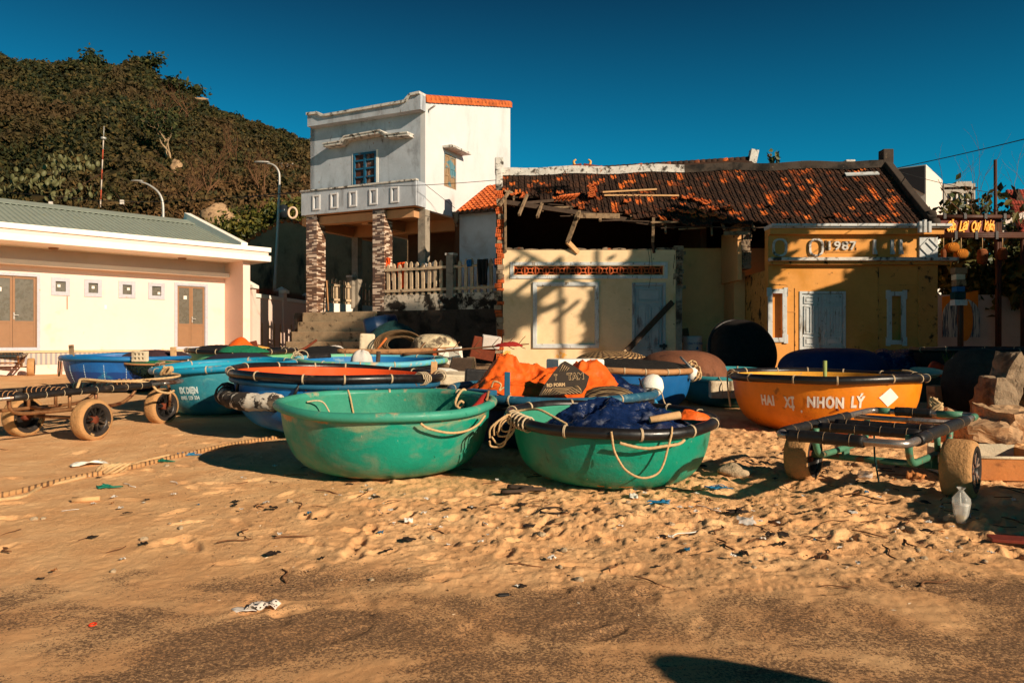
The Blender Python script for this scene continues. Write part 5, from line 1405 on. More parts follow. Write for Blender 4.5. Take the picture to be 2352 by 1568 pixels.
xs_ = [v[0] for v in vs]; wpx = (903 - 708) * .3294 / F * FY; kx = wpx / (max(xs_) - min(xs_)); c_x, c_z = fz(806, 759)
MB().add([(c_x + v[0] * kx, FY - .045 - v[2], c_z + v[1]) for v in vs], fs).build('year_numbers', M['cap_mould'], f, True)
sb_ = MB()
for (a, b_) in ((1030, 1055), (1152, 1178), (1213, 1238)):
    u0, z1 = fz(a, 715); u1, z0 = fz(b_, 815); sb_.bb(u0, u1 - .03, FY - .08, FY - .003, z0 + .12, z1); sb_.prism([(u0, z0 + .118), (u1 - .02, z0 + .118), (u1, z0), (u0, z0)], FY - .1, FY - .003, lambda p, q, h: (p, h, q))
sb_.build('relief_bars', M['white_wood'], f, True)
for i, a in enumerate((1315, 1347, 1380)):
    u0, z1 = fz(a - 8, 600 - (12 if i == 1 else 0)); u1, z0 = fz(a + 9, 675); MB().bb(u0, u1, FY - .42, FY - .304, z0, z1).build('cornice_prong', M['white_wood'], f, True)
u0, z1 = fz(1352, 695); u1, z0 = fz(1478, 838)
dm = MB(); dm.bb(u0, u1, FY - .06, FY - .003, z0, z1); mx, mz = (u0 + u1) / 2, (z0 + z1) / 2; hs = .27
for (a, b_) in (((-hs, 0), (0, hs)), ((0, hs), (hs, 0)), ((hs, 0), (0, -hs)), ((0, -hs), (-hs, 0)), ((-.1, .16), (.17, -.12))):
    dm.bar((mx + a[0], FY - .075, mz + a[1]), (mx + b_[0], FY - .075, mz + b_[1]), .025, .04, up=(0, -1, 0))
dm.build('diamond_panel', M['white_wood'], f, True)
for (w_, pr) in ((wd[0], .1), (wd[2], .1)):
    a, b_, c, d = w_; q = MB().ring(a - .13, b_ + .13, c - .13, d + .13, .13, FY - .05, FY - .003)
    for sx in (-1, 1):
        for sz_ in (-1, 1): q.box(((a - .1) if sx < 0 else (b_ + .1), FY - .03, (c - .04) if sz_ < 0 else (d + .04)), (.12, .052, .26))
    q.build('window_surround', M['white_wood'], f, True)
a, b_, c, d = wd[1]; mid = (a + b_) / 2
MB().ring(a + .002, b_ - .002, c + .01, d - .002, .07, FY - .03, FY + .06).build('door_frame', M['white_wood'], f, True)
for (p, q) in ((a + .08, mid - .005), (mid + .005, b_ - .08)):
    panel_door('door_leaf', f, p, q, c + .06, d - .08, FY + .02, M['white_wood'], [(.1, .9, .82, .96), (.1, .46, .26, .78), (.54, .9, .26, .78), (.1, .9, .03, .21)])
gl = MB()
for (p, q, r_, s) in ((1070, 1070, 890, 1500), (490, 490, 1050, 1500)):
    gl.bb(fz(p, r_)[0] - .012, fz(p, r_)[0] + .012, FY - .02, FY - .003, fz(p, s)[1], fz(p, r_)[1])
for (p, q, r_) in ((1070, 1340, 1030), (1070, 1340, 1225), (430, 488, 1215), (1070, 1340, 1255), (305, 430, 1025)):
    gl.bb(fz(p, r_)[0] + .014, fz(q, r_)[0], FY - .018, FY - .003, fz(p, r_)[1] - .012, fz(p, r_)[1] + .012)
gl.build('wall_mouldings', M['ochre_dirty'], f, True)
for k in range(2):
    q = P((1770, 1782)[k], 384, 26.7)
    leaf_bush('roof_weed', 'small weed growing on the dark ridge, %s one' % ('left' if k == 0 else 'right'), 'weed', q, (.18, .15, .35), 26, .13, M['leaf_tree'], 80 + k, 'weeds on the ridge')
# ------------------------------------------------------------------ round basket boats
PROF = [(0.001, 0.0), (0.36, 0.003), (0.54, 0.016), (0.66, 0.05), (0.765, 0.12), (0.85, 0.24), (0.905, 0.39), (0.94, 0.56), (0.962, 0.74), (0.974, 0.9), (0.978, 1.0)]
BG = 'round basket boats drawn up on the sand'
def prof_r(t):
    return float(np.interp(t, PZ, PR))
_sp = spline([(a, c, 0) for a, c in PROF], 3); PR = [p.x for p in _sp]; PZ = [p.y for p in _sp]
class Boat: pass
def boat(label, X, Y, Rr, H, hull, inner, rim, tilt=(0, 0), rimr=.047, lash=14, lash_m='cord', base=None, name='basket_boat', ov=1.0, seed=1, rim2=None, lash_off=0.0, dz=0.0, phi=0.0, lrange=None):
    z = (gz(X, Y) if base is None else base) + dz
    b = Boat(); b.R, b.H, b.ov = Rr, H, ov; b.seed = seed
    b.t = t = thing(name, label, 'basket boat', (X, Y, z), (R(tilt[0]), R(tilt[1]), R(phi)), BG)
    Rh = Rr - rimr * .9; b.Rh = Rh
    sp = [(a * Rh, c * H) for a, c in [(p.x, p.y) for p in spline([(a, c, 0) for a, c in PROF], 3)]]
    def jit(p, a):
        k = 1 + .012 * noise.noise(V(math.cos(a) * 1.3 + seed, math.sin(a) * 1.3, p.z * 2)) + .004 * noise.noise(V(math.cos(a) * 6 + seed, math.sin(a) * 6, p.z * 7))
        return V(p.x * k, p.y * k * ov, p.z)
    b.jit = jit
    MB().lathe(sp, 72, jit=jit).build('hull', hull, t)
    ins = [(max(.001, r_ - .03), z_ + .03 if i < 6 else z_ + .015) for i, (r_, z_) in enumerate(sp)]
    ins[-1] = (sp[-1][0] - .028, H)
    MB().lathe(ins[::-1], 64, jit=jit).build('inside', inner, t)
    n = 88
    def rp(a, dr=0, dz_=0):
        w = .012 * math.sin(2 * a + seed) + .006 * math.sin(5 * a + seed * 2)
        return V((Rr - rimr * .8 + dr) * math.cos(a), (Rr - rimr * .8 + dr) * ov * math.sin(a), H + w + dz_)
    b.rp = rp
    ring = [rp(2 * math.pi * i / n) for i in range(n)]
    ro = MB().tube(ring, rimr, 12, closed=True).build('rim', rim, t); b.rim = ro
    if rim2: MB().tube([rp(2 * math.pi * i / n, -.03, -rimr * 1.7) for i in range(n)], rimr * .7, 10, closed=True).build('under_rim', rim2, t)
    if lash:
        lm = MB()
        for q in (-.007, .0, .007):
            lm.tube([V(q, math.cos(a) * (rimr + .004), math.sin(a) * (rimr + .004)) for a in [i * .5236 for i in range(12)]], .0042, 5, closed=True)
        proto = None
        rn = random.Random(seed + 50)
        for k in range(lash):
            a = 2 * math.pi * (k + .5 * rn.uniform(-.35, .35)) / lash + lash_off
            if lrange and not (lrange[0] < math.degrees(a) % 360 < lrange[1]): continue
            if proto is None: proto = o = lm.build('lashing', M[lash_m], ro)
            else:
                o = proto.copy(); COL.objects.link(o); o.parent = ro
            p = rp(a); tv = (rp(a + .01) - rp(a - .01)).normalized()
            o.location = p; o.rotation_euler = (rn.uniform(-.1, .1), 0, math.atan2(tv.y, tv.x) + rn.uniform(-.12, .12))
    b.M = Matrix.Translation(V(X, Y, z)) @ Euler((R(tilt[0]), R(tilt[1]), R(phi))).to_matrix().to_4x4()
    return b
def onhull(b, a, z, off=.0):
    """point on the outer skin at angle a and height z"""
    r_ = prof_r(z / b.H) * b.Rh
    p = b.jit(V(r_ * math.cos(a), r_ * math.sin(a), z), a)
    q = V(math.cos(a), math.sin(a), 0)
    return p + q * off
def hull_text(b, body, size, adeg, z, m, width=None, bold=.02, name='lettering', shear=0.0, spacing=1.0, rot=0.0):
    vs, fs = text_mesh(body, size, bold, shear, 0, 0, spacing)
    xs_ = [v[0] for v in vs]; k = 1.0 if width is None else width / (max(xs_) - min(xs_)); a0 = R(adeg)
    out = []
    for v in vs:
        zz = z + v[1] * math.cos(rot) + v[0] * k * math.sin(rot)
        r_ = prof_r(zz / b.H) * b.Rh
        out.append(onhull(b, a0 + v[0] * k / r_, zz, .006))
    MB().add(out, fs).build(name, m, b.t, normals=False)
def rim_rope(b, pts, r=.011, name='rope', m='rope', label='', cat='rope', group=None):
    """pts are in the boat's own space; the rope lies on the boat, so it is a thing of its own"""
    o = rope_mb([b.M @ Vector(p) for p in pts], r * .84).build(name, M[m], normals=False); return tag(o, label, cat, group)
D = math.radians

GREEN = (26, 160, 118); TEAL = (40, 150, 160)
hg1 = hullmat('green hull paint', (22, 158, 116), (150, 150, 120), scuff=.6)
# extra worn band below the rim of the first green boat
hg1b = mat('green hull paint worn at the top', (2, 136, 112), .45, .4, var=.14, vs=2.2, bump=.4, bs=26, bd=.012, patches=[((96, 132, 108), 2.2, .46, .66, (1, 1, 1.6)), ((190, 128, 66), 3.5, .5, .60, (1, 1, 1.0), (.46, .60)), ((132, 146, 112), 2.6, .46, .62, (1, 1, 2.5), (.34, .58)), ((12, 96, 72), 6, .5, .62, (1, 1, .8), (.20, .06)), ((186, 142, 92), 2.5, .45, .6, (1, 1, 1), (.13, .03)), ((170, 172, 140), 22, .69, .72, (1, 1, .16)), ((10, 84, 62), 16, .66, .70, (1, 1, .2)), ((196, 190, 160), 34, .74, .76, (1, .3, 1))])
gin = mat('green inside paint', (50, 134, 108), .75, var=.14, vs=2, bump=.6, bs=16, bd=.02, patches=[((120, 140, 108), 2.2, .52, .72), ((160, 130, 86), 4, .64, .74)])
grim = mat('green rim pipe', (58, 146, 122), .5, .4, var=.12, vs=4, bump=.2, patches=[((160, 150, 118), 5, .55, .68, (1, 1, 1)), ((30, 120, 96), 9, .62, .7)])
b1 = boat('empty green basket boat with a green rim, foremost beside the black rimmed one', -1.26, 7.78, 1.1, .655, hg1b, gin, grim, (2.2, .2), .045, 7, seed=1, dz=.03, lrange=(5, 120))
hg2 = mat('green hull paint with a bare patch', (0, 134, 108), .45, .4, var=.12, vs=2.2, bump=.5, bs=24, bd=.014, patches=[((74, 122, 98), 2.2, .48, .7, (1, 1, 1.6)), ((10, 96, 70), 5, .56, .7), ((196, 128, 52), 0.9, .50, .51, (1, 1, 1.0), (.21, .06)), ((170, 172, 140), 24, .70, .73, (1, 1, .16)), ((10, 84, 62), 15, .66, .70, (1, 1, .2)), ((196, 190, 160), 34, .73, .76, (1, .3, 1))])
b2 = boat('green basket boat with a black pipe rim filled with a blue tarpaulin', .93, 7.36, 1.0, .575, hg2, gin, M['rubber_gloss'], (2.6, 1.1), .05, 11, seed=2, lash_off=.2)
hb3 = mat('bright blue hull paint', (10, 108, 170), .55, .4, var=.16, vs=2.2, bump=.35, bs=26, bd=.012, patches=[((14, 84, 128), 1.6, .5, .75), ((110, 130, 130), 6, .64, .72)])
oin = mat('orange red inside paint', (226, 84, 30), .7, var=.12, vs=2, bump=.3)
b3 = boat('large bright blue basket boat with black pipe rim and orange red inside', -2.5, 10.9, 1.49, .80, hb3, oin, M['rubber_gloss'], (.7, 2.3), .056, 15, seed=3, rim2=M['blue_paint'])
ht4 = mat('teal hull paint', (44, 128, 142), .55, .4, var=.14, vs=2, bump=.3, bs=26, patches=[((130, 170, 160), 1.6, .52, .7), ((30, 96, 120), 2.2, .55, .7), ((16, 84, 116), 1.2, .44, .62, (1, 1, 1), (.45, .25))])
tin = mat('turquoise inside paint', (30, 150, 176), .7, var=.12, bump=.3)
trim_ = mat('turquoise rim pipe', (24, 134, 168), .5, .4, var=.1, vs=4, patches=[((160, 150, 130), 5, .58, .7)], bump=.2)
b4 = boat('teal basket boat with white stencilled name and phone number', -4.92, 13.3, 1.2, .78, ht4, tin, trim_, (2.6, -2.4), .055, 8, seed=4)
hb5 = mat('deep blue hull paint', (14, 84, 150), .5, .4, var=.2, vs=2, bump=.3, bs=26, patches=[((12, 58, 120), 1.1, .42, .52, (1, 1, 1.0), (.52, .44)), ((30, 120, 160), 2.2, .55, .72), ((20, 50, 70), 3, .6, .7)])
brim = mat('blue rim pipe', (18, 104, 160), .5, .4, var=.15, vs=4, bump=.2)
b5 = boat('deep blue riveted basket boat in front of the cream building', -8.72, 17.4, 1.34, .74, hb5, hb5, brim, (1.2, .4), .05, 0, seed=5)
hb6 = mat('dark blue hull', (20, 60, 100), .6, var=.2, bump=.3)
b6 = boat('dark basket boat with a brown lashed rim under a navy sheet', -6.2, 16.2, 1.2, .62, hb6, hb6, M['bamboo'], (1.2, .5), .05, 16, seed=6)
hg7 = mat('pale green hull paint', (112, 184, 132), .55, var=.12, vs=2, bump=.3)
b7 = boat('pale green basket boat with black lashed rim nearest the concrete steps', -7.02, 20.0, 1.39, .80, hg7, gin, M['rubber_gloss'], (.6, .2), .062, 18, seed=7)
hb8 = mat('light blue hull paint', (30, 110, 166), .6, var=.15, vs=2, bump=.3, patches=[((130, 160, 160), 3, .58, .7)])
lbrim = mat('light blue and green rim pipe', (92, 170, 190), .55, var=.15, vs=3, patches=[((112, 176, 140), 1.1, .5, .55), ((190, 170, 140), 5, .58, .7)], bump=.2)
b8 = boat('light blue basket boat with worn pale rim below the bamboo pole', -2.76, 15.1, 1.48, .78, hb8, hb8, lbrim, (1.8, .7), .055, 12, seed=8, rim2=M['rubber_gloss'])
hb9 = mat('dark blue hull paint', (18, 52, 82), .5, .4, var=.2, vs=2, bump=.3, patches=[((30, 100, 130), 3, .58, .7)])
drim = mat('dark teal rim pipe', (34, 84, 108), .5, .4, var=.2, vs=5, bump=.25, patches=[((90, 130, 140), 9, .56, .68)])
b9 = boat('dark blue basket boat heaped with an orange tarpaulin', .5, 9.75, 1.32, .645, hb9, hb9, drim, (1.6, .7), .052, 6, seed=9, rim2=M['rubber'])
hy10 = mat('yellow orange hull paint', (232, 132, 22), .5, .4, var=.12, vs=2, bump=.3, bs=26, patches=[((206, 112, 22), 1.6, .5, .72, (1, 1, 1.6)), ((150, 92, 30), 5, .62, .72), ((130, 84, 40), 2, .5, .64, (1, 1, 1), (.24, .06))])
b10 = boat('yellow orange basket boat with white painted name and white diamond', 4.56, 11.25, 1.36, .79, hy10, mat('yellow inside', (226, 160, 50), .7, var=.2, vs=3, patches=[((90, 130, 130), 4, .56, .66)], bump=.3), M['rubber_gloss'], (.4, .2), .055, 14, seed=10, dz=-.06)
ht11 = mat('dull teal hull paint', (40, 112, 116), .6, var=.2, vs=2, bump=.3, patches=[((80, 120, 116), 3, .55, .7)])
b11 = boat('small dull teal basket boat with a foam block fender beside the yellow one', 4.12, 14.5, 1.15, .55, ht11, tin, mat('worn teal rim', (62, 150, 156), .55, var=.15, patches=[((190, 170, 130), 6, .58, .68)], bump=.2), (3.4, .5), .05, 5, seed=11)
hb12 = mat('mid blue hull', (20, 92, 150), .55, var=.15, bump=.3)
b12 = boat('blue basket boat with pale lashed wooden rim and dark net heap', 2.0, 13.6, 1.22, .72, hb12, hb12, M['bamboo'], (1.0, .6), .05, 22, seed=12)
hk = mat('tarred black hull', (26, 24, 24), .6, var=.25, bump=.3)
b13 = boat('big black basket boat in the shade at the right edge of the yard', 11.3, 18.5, 1.55, .85, hk, hk, M['rubber'], (.6, 0), .06, 12, seed=13)
b14 = boat('second black basket boat in the shade, nearer the right edge', 11.0, 15.6, 1.3, .80, hk, hk, M['rubber'], (.6, 0), .06, 10, seed=14)
b15 = boat('green basket boat standing off to the right of the two wheeled cart', 5.6, 4.35, 1.1, .78, hg1, gin, grim, (1, 0), .045, 8, seed=15)

# writing on the hulls
M['letter_white_worn'] = mat('worn white stencil paint', (232, 224, 210), .75, var=.12, vs=9, bump=.1)
yf = -90 - math.degrees(math.atan2(4.56, 11.25)) * -1
def face_angle(b, px):
    """angle on the hull seen at photo column px (front side)"""
    X, Y = b.t.location.x, b.t.location.y; best = None
    for i in range(181):
        a = R(-180 + i); p = V(X + b.Rh * .93 * math.cos(a), Y + b.Rh * .93 * math.sin(a), 0); d = abs(CX + p.x / p.y * F - px)
        if best is None or d < best[0]: best = (d, a)
    return math.degrees(best[1])
k_ = .152
for body, px, w_ in (('HAI', 1765, .21), ('XỊ', 1815, .14), ('.', 1841, .024), ('NHƠN', 1895, .45), ('LÝ', 1967, .172)):
    hull_text(b10, body, {'HAI': .18, 'XỊ': .19, '.': .17, 'NHƠN': .19, 'LÝ': .20}[body], face_angle(b10, px), .475 - (.075 if body == '.' else 0) + (-.01 if body == 'XỊ' else .01 if body in ('NHƠN',) else .025 if body == 'LÝ' else 0), M['letter_white'], w_, .010, spacing=1.14)
a0 = R(face_angle(b10, 2035)); dmn = []
for (u, v) in ((-.16, 0), (0, -.125), (.16, 0), (0, .125)): dmn.append((u, v))
gd = MB(); nn_ = 8
def dpt(u, v):
    uu = (u - .5) * 2; vv = (v - .5) * 2; x = (uu + vv) * .5 * .158; z = (vv - uu) * .5 * .125
    zz = .565 + z; return onhull(b10, a0 + x / (prof_r(zz / b10.H) * b10.Rh), zz, .006)
gd.grid(dpt, 8, 8).build('white_diamond', M['letter_white'], b10.t, normals=False)
for px, zz in ((1922, .40), (2000, .40)):
    MB().lathe([(.001, -.01), (.02, -.01), (.016, .012), (.001, .014)], 10, onhull(b10, R(face_angle(b10, px)), zz, .01), M=Matrix.Rotation(R(90), 4, 'X')).build('bolt', M['rust'], b10.t)
hull_text(b4, 'SX DIẸN', .135, face_angle(b4, 438), .47, M['letter_pale'], .33, .010)
hull_text(b4, '0985 129 334', .085, face_angle(b4, 439), .35, M['letter_pale'], .33, .004)
# rivets of the deep blue boat
for ad in (-142, -124, -104, -84, -64, -48):
    rv_ = MB()
    for k in range(16): rv_.lathe([(.001, -.006), (.011, -.004), (.006, .008), (.001, .009)], 6, onhull(b5, R(ad), .08 + .035 * k, .0))
    rv_.build('rivet_row', M['letter_pale'], b5.t)
for k in range(7):
    px = 700 + k * 46; a = R(face_angle(b3, px)) if px < 1000 else 0
    MB().lathe([(.001, -.012), (.02, -.012), (.016, .014), (.001, .016)], 10, onhull(b3, a, .66 - .012 * (k % 2), .008), M=Matrix.Rotation(R(90), 4, 'X')).build('bolt', M['rust'], b3.t)
for px in (690, 560):
    a = R(face_angle(b3, px)); p = onhull(b3, a, .72, .02); q = onhull(b3, a - .05, .55, .045)
    MB().tube(spline([p, p.lerp(q, .5) + V(0, -.03, 0), q], 4), .022, 6).build('hook', M['rubber'], b3.t)

# thwarts and posts (parts of their boats)
def thwart(b, a0, a1, z, w_=.12, h=.045, m='old_wood'):
    r_ = (b.Rh - .06)
    p = V(r_ * math.cos(D(a0)), r_ * math.sin(D(a0)), z); q = V(r_ * math.cos(D(a1)), r_ * math.sin(D(a1)), z)
    MB().bar(p, q, w_, h).build('thwart', M[m], b.t, bevel=.008)
thwart(b1, 186, -35, .50, .10, .05); thwart(b3, 172, 70, .66, .2, .05, 'raw_wood'); thwart(b3, -60, 25, .70, .16, .06, 'raw_wood'); thwart(b4, 175, 40, .68, .1, .07, 'dark_wood'); thwart(b4, 160, 20, .50, .1, .07, 'dark_wood')
thwart(b8, 150, 30, .6, .12, .05, 'blue_paint'); thwart(b10, 150, 30, .55, .12, .05, 'old_wood')
def post(b, a, r_, z0, z1, w_, m, lean=(0, 0), d=None):
    p = V(r_ * math.cos(D(a)), r_ * math.sin(D(a)), z0); MB().bar(p, V(p.x + lean[0], p.y + lean[1], z1), w_, d or w_, up=(0, 1, 0)).build('oar_post', M[m], b.t, bevel=.008)
post(b5, 176, 1.28, .5, 1.0, .10, 'old_wood', (-.04, 0), .05); post(b5, -15, 1.25, .5, .98, .12, 'raw_wood', (-.02, 0), .06)
post(b3, 12, 1.36, .5, 1.0, .09, 'raw_wood', (0, 0), .05); post(b9, -118, 1.2, .45, .95, .065, 'blue_paint', (0, 0), .07)
MB().bar(b9.rp(D(-142)) + V(0, 0, .06), b9.rp(D(-124)) + V(0, 0, .06), .12, .085).build('rowlock_block', M['blue_paint'], b9.t, bevel=.01)
o = MB().cyl(V(.1, .2, .3), V(.1, .2, 1.0), .028, n=10).build('pole_stub', mat('pale green pole', (150, 160, 90), .6), b10.t)
for a in (30, 55, 80, 105, 130, 150): MB().bar(V(1.38 * math.cos(D(a)), 1.38 * math.sin(D(a)), .25), V(1.4 * math.cos(D(a)), 1.4 * math.sin(D(a)), .75), .05, .05).build('rib', M['blue_paint'], b8.t)

# ropes on the boats
def P_(b, a, dr, dz_): return b.rp(D(a), dr, dz_)
rim_rope(b1, [P_(b1, -26, .05, -.06), P_(b1, -33, .06, -.12), P_(b1, -42, .06, -.155), P_(b1, -52, .06, -.15), P_(b1, -62, .05, -.10), P_(b1, -66, .05, -.05)], .012, label='tan rope looped under the right front rim of the all green boat')
kn = P_(b1, 49, 0, .05)
rim_rope(b1, [P_(b1, 46, .05, -.03), P_(b1, 47, .0, .055), P_(b1, 48, -.07, .0), kn + V(-.06, -.15, -.14), kn + V(-.01, -.16, -.19), kn + V(.04, -.15, -.15), kn + V(0, -.17, -.11), kn + V(-.04, -.16, -.17), kn + V(.02, -.18, -.21), kn + V(.05, -.15, -.27), kn + V(-.02, -.17, -.30), kn + V(-.05, -.16, -.22), kn + V(-.07, -.15, -.33), kn + V(-.06, -.14, -.42)], .016, label='thick knotted rope hanging inside the all green boat on its right')
rim_rope(b1, [P_(b1, 124, -.02, .045), P_(b1, 124, -.08, -.02), P_(b1, 123, -.09, -.12), P_(b1, 122, -.1, -.22)], .012, label='short rope end hanging inside the back of the all green boat')
rim_rope(b1, [P_(b1, 158, -.08, -.04), P_(b1, 154, -.16, -.03), P_(b1, 150, -.2, -.06), P_(b1, 146, -.22, -.16)], .010, m='cord', label='tan cord inside the left of the all green boat')
# red and yellow fishing rag on the right rim of the first boat
o = MB().tube([b1.M @ p for p in spline([P_(b1, 12, -.03, .065), P_(b1, 0, -.09, .05), P_(b1, -22, -.07, .02), P_(b1, -32, -.09, -.02)], 5)], .022, 7, radii=[.012 + .02 * math.sin(i * .21) for i in range(16)]).build('red_rag', M['red_cloth']); tag(o, 'rolled red flag tucked along the right rim of the all green boat', 'flag')
o = MB().tube([b1.M @ p for p in spline([P_(b1, 14, -.02, .08), P_(b1, 4, -.05, .07), P_(b1, -12, -.03, .05)], 5)], .014, 6).build('flag_stick', M['bamboo']); tag(o, 'short stick of the rolled red flag on the green rim', 'stick')
# second boat
rim_rope(b2, [P_(b2, -97, .06, .03), P_(b2, -96.5, .065, -.02), P_(b2, -95.5, .07, -.12), P_(b2, -93, .075, -.21), P_(b2, -90, .085, -.28), P_(b2, -85, .1, -.33), P_(b2, -80, .1, -.335), P_(b2, -75, .09, -.30), P_(b2, -72, .08, -.22), P_(b2, -70, .075, -.10), P_(b2, -68, .065, .0), P_(b2, -66, .02, .055), P_(b2, -63, -.05, .04)], .0105, label='long rope loop hanging down the front of the black rimmed green boat')
rim_rope(b2, [P_(b2, -93, .07, -.06), P_(b2, -87, .07, -.085), P_(b2, -80, .07, -.10), P_(b2, -72, .07, -.085), P_(b2, -64, .07, -.075), P_(b2, -60, .06, -.05)], .014, label='thick spliced rope tied below the black rim, crossing behind the long loop')
base = P_(b2, -163, .0, .03)
for k in range(4):
    rn = random.Random(k + 3); pts = []
    for i in range(9):
        u = i / 8 * 2 * math.pi; pts.append(base + V(-.06 - .02 * k - (.06 + .016 * k) * math.cos(u) + rn.gauss(0, .012), -.05 - .02 * k + .03 * math.sin(u * 2), -.08 - .02 * k - (.07 + .025 * k) * math.sin(u + .5) + rn.gauss(0, .008)))
    rim_rope(b2, pts, .0095, label='loop of the rope coil hanging over the left rim of the black rimmed boat', group='rope loops on the black rimmed boat')
rim_rope(b2, [base + V(-.05, .02, .02), base + V(.1, .0, .05), base + V(.22, -.12, .07), base + V(.35, -.22, .02), base + V(.46, -.3, -.03)], .012, label='rope running from the coil into the black rimmed boat')
for k in range(6):
    a = -166 + k * 4.0; c = P_(b2, a, 0, 0)
    pts = [c + V(math.cos(D(a)) * math.cos(s) * .066, math.sin(D(a)) * math.cos(s) * .066, math.sin(s) * .066) for s in [i * .5236 for i in range(12)]]
    o = MB().tube([b2.M @ p for p in pts], .0085, 6, closed=True).build('cord_binding', M['cord']); tag(o, 'turn of pale cord wound on the left of the black rim', 'cord', 'cord turns on the black rim')
# boat three: knot and rope on the rims, wrapped fender on the hull
for k, (a, lb) in enumerate(((-28, 'pale rope knot over the right front of the big blue rim'), (8, 'pale rope wound around the right end of the big blue rim'))):
    c = P_(b3, a, 0, 0); pts = []
    for i in range(26):
        s = i * .9; pts.append(c + V(math.cos(D(a)) * math.cos(s) * .085 - math.sin(D(a)) * (i * .006 - .08), math.sin(D(a)) * math.cos(s) * .085 + math.cos(D(a)) * (i * .006 - .08), math.sin(s) * .085))
    pts.append(pts[-1] + V(.01, -.03, -.18)); rim_rope(b3, pts, .0095, label=lb, m='cord')
fd = MB(); pts = [onhull(b3, D(a), .50 - .05 * math.sin((a + 180) / 75 * 3.1), .12) for a in range(-174, -100, 5)]
def fender():
    mb = MB(); mb.tube(spline(pts, 3), .14, 12, radii=[(.115 + .006 * math.sin(i * .5)) * (.85 if i < 2 or i > len(pts) * 3 - 5 else 1) for i in range((len(pts) - 1) * 3 + 1)])
    mb.v = [tuple(Vector(p) + V(noise.noise(Vector(p) * 9), noise.noise(Vector(p) * 9 + V(5, 0, 0)), noise.noise(Vector(p) * 9 + V(0, 5, 0))) * .02) for p in mb.v]; return mb
o = fender().xf(b3.M).build('fender_roll', mat('net wrapped foam', (66, 56, 48), .95, var=.3, vs=6, bump=1.0, bs=70, bd=.02, patches=[((230, 216, 196), 3.2, .53, .55), ((110, 94, 76), 9, .55, .66)])); tag(o, 'long foam fender wrapped in dark net hung along the big blue hull', 'fender')
for a in (-167, -158):
    c = onhull(b3, D(a), .48, .12); q = [c + V(math.cos(s) * .14 * math.cos(D(a)), math.cos(s) * .14 * math.sin(D(a)), math.sin(s) * .14) for s in [i * .5236 for i in range(12)]]
    o = MB().tube([b3.M @ p for p in q], .014, 6, closed=True).build('fender_strap', M['rubber']); tag(o, 'black strap around the left end of the net wrapped fender', 'strap', 'straps of the fender')
o = MB().bar(b3.M @ V(-.05, -1.5, .62), b3.M @ V(.03, -1.62, .42), .03, .03).build('wood_peg', M['raw_wood']); tag(o, 'small wooden peg hanging by a cord on the big blue hull', 'peg')
rim_rope(b5, [P_(b5, 190, .06, .05), P_(b5, 191, .07, -.1), P_(b5, 192, .08, -.3), P_(b5, 195, .08, -.42), P_(b5, 198, .08, -.32), P_(b5, 197, .07, -.1), P_(b5, 196, .06, .05)], .014, label='pale rope loop hanging from the left end of the deep blue boat')
rim_rope(b4, [P_(b4, 196, .0, .06), P_(b4, 200, .04, .0), P_(b4, 203, -.05, -.02), P_(b4, 200, -.09, -.12), P_(b4, 206, -.06, -.05)], .010, m='cord', label='small cord knot on the left rim of the teal boat')
for k in range(4):
    c = P_(b8, 176 - k * 3, 0, 0); pts = [c + V(-.06 + .12 * math.cos(s + k), .05 * math.sin(s), .09 * math.sin(s) + .02 * k) for s in [i * .8 for i in range(10)]]
    rim_rope(b8, pts, .012, label='tangled pale rope at the left end of the light blue boat', group='rope turns on the light blue boat', m='cord')
o = MB().tube([b8.M @ b8.rp(D(a), 0, .01) for a in range(138, 170, 4)], .072, 10).build('pipe_sleeve', M['rubber']); tag(o, 'black sleeve wrapped on the left of the light blue rim', 'sleeve')
for k in range(5):
    c = P_(b12, 2 - k * 5, 0, .02); pts = [c + V(.02 + .09 * math.cos(s + k), .07 * math.sin(s * 1.3), .13 * math.sin(s) - .02 * k) for s in [i * .8 for i in range(11)]]
    rim_rope(b12, pts, .016, label='big pale rope knot at the right end of the lashed wooden rim', group='rope knot on the wooden rim')
rim_rope(b10, [P_(b10, 12, 0, .07), P_(b10, 6, .06, .05), P_(b10, 3, .1, -.02), P_(b10, 2, .11, -.16), P_(b10, 5, .1, -.26), P_(b10, 3, .13, -.18), P_(b10, 5, .1, -.08)], .018, label='frayed brown rope loop at the right end of the yellow boat', m='rope')
rim_rope(b10, [P_(b10, -172, 0, .06), P_(b10, 180, .04, .07), P_(b10, 172, .05, -.0), P_(b10, 178, .07, -.2), P_(b10, 182, .06, -.45)], .014, label='rope tied at the left end of the yellow boat', m='rope')
rim_rope(b9, [P_(b9, -2, -.1, .06), P_(b9, -8, .06, .04), P_(b9, -12, .12, -.1), P_(b9, -6, .2, -.25), P_(b9, 2, .25, -.4)], .008, label='thin cord running over the right rim of the dark blue boat', m='cord')
rim_rope(b9, [P_(b9, -136, .07, .07), P_(b9, -135.5, .08, -.05), P_(b9, -130, .08, -.02), P_(b9, -126, .07, .02), P_(b9, -125, .075, -.1)], .011, label='cord tied round the blue rowlock block', m='cord')
for (bb_, a, mt, lb) in ((b9, -84, 'net_green', 'green rope tuft tied on the front of the dark blue rim'), (b9, 160, 'net_green', 'green rope tuft at the left end of the dark blue rim')):
    c = bb_.M @ bb_.rp(D(a), .05, -.03); rn = random.Random(4); mb = MB()
    for k in range(14): mb.tube(spline([c + V(rn.gauss(0, .01), 0, .06), c + V(rn.gauss(0, .035), -.03, .0), c + V(rn.gauss(0, .04), -.02, -.10)], 4), .007, 5)
    o = mb.build('rope_tuft', M[mt], normals=False); tag(o, lb, 'rope')

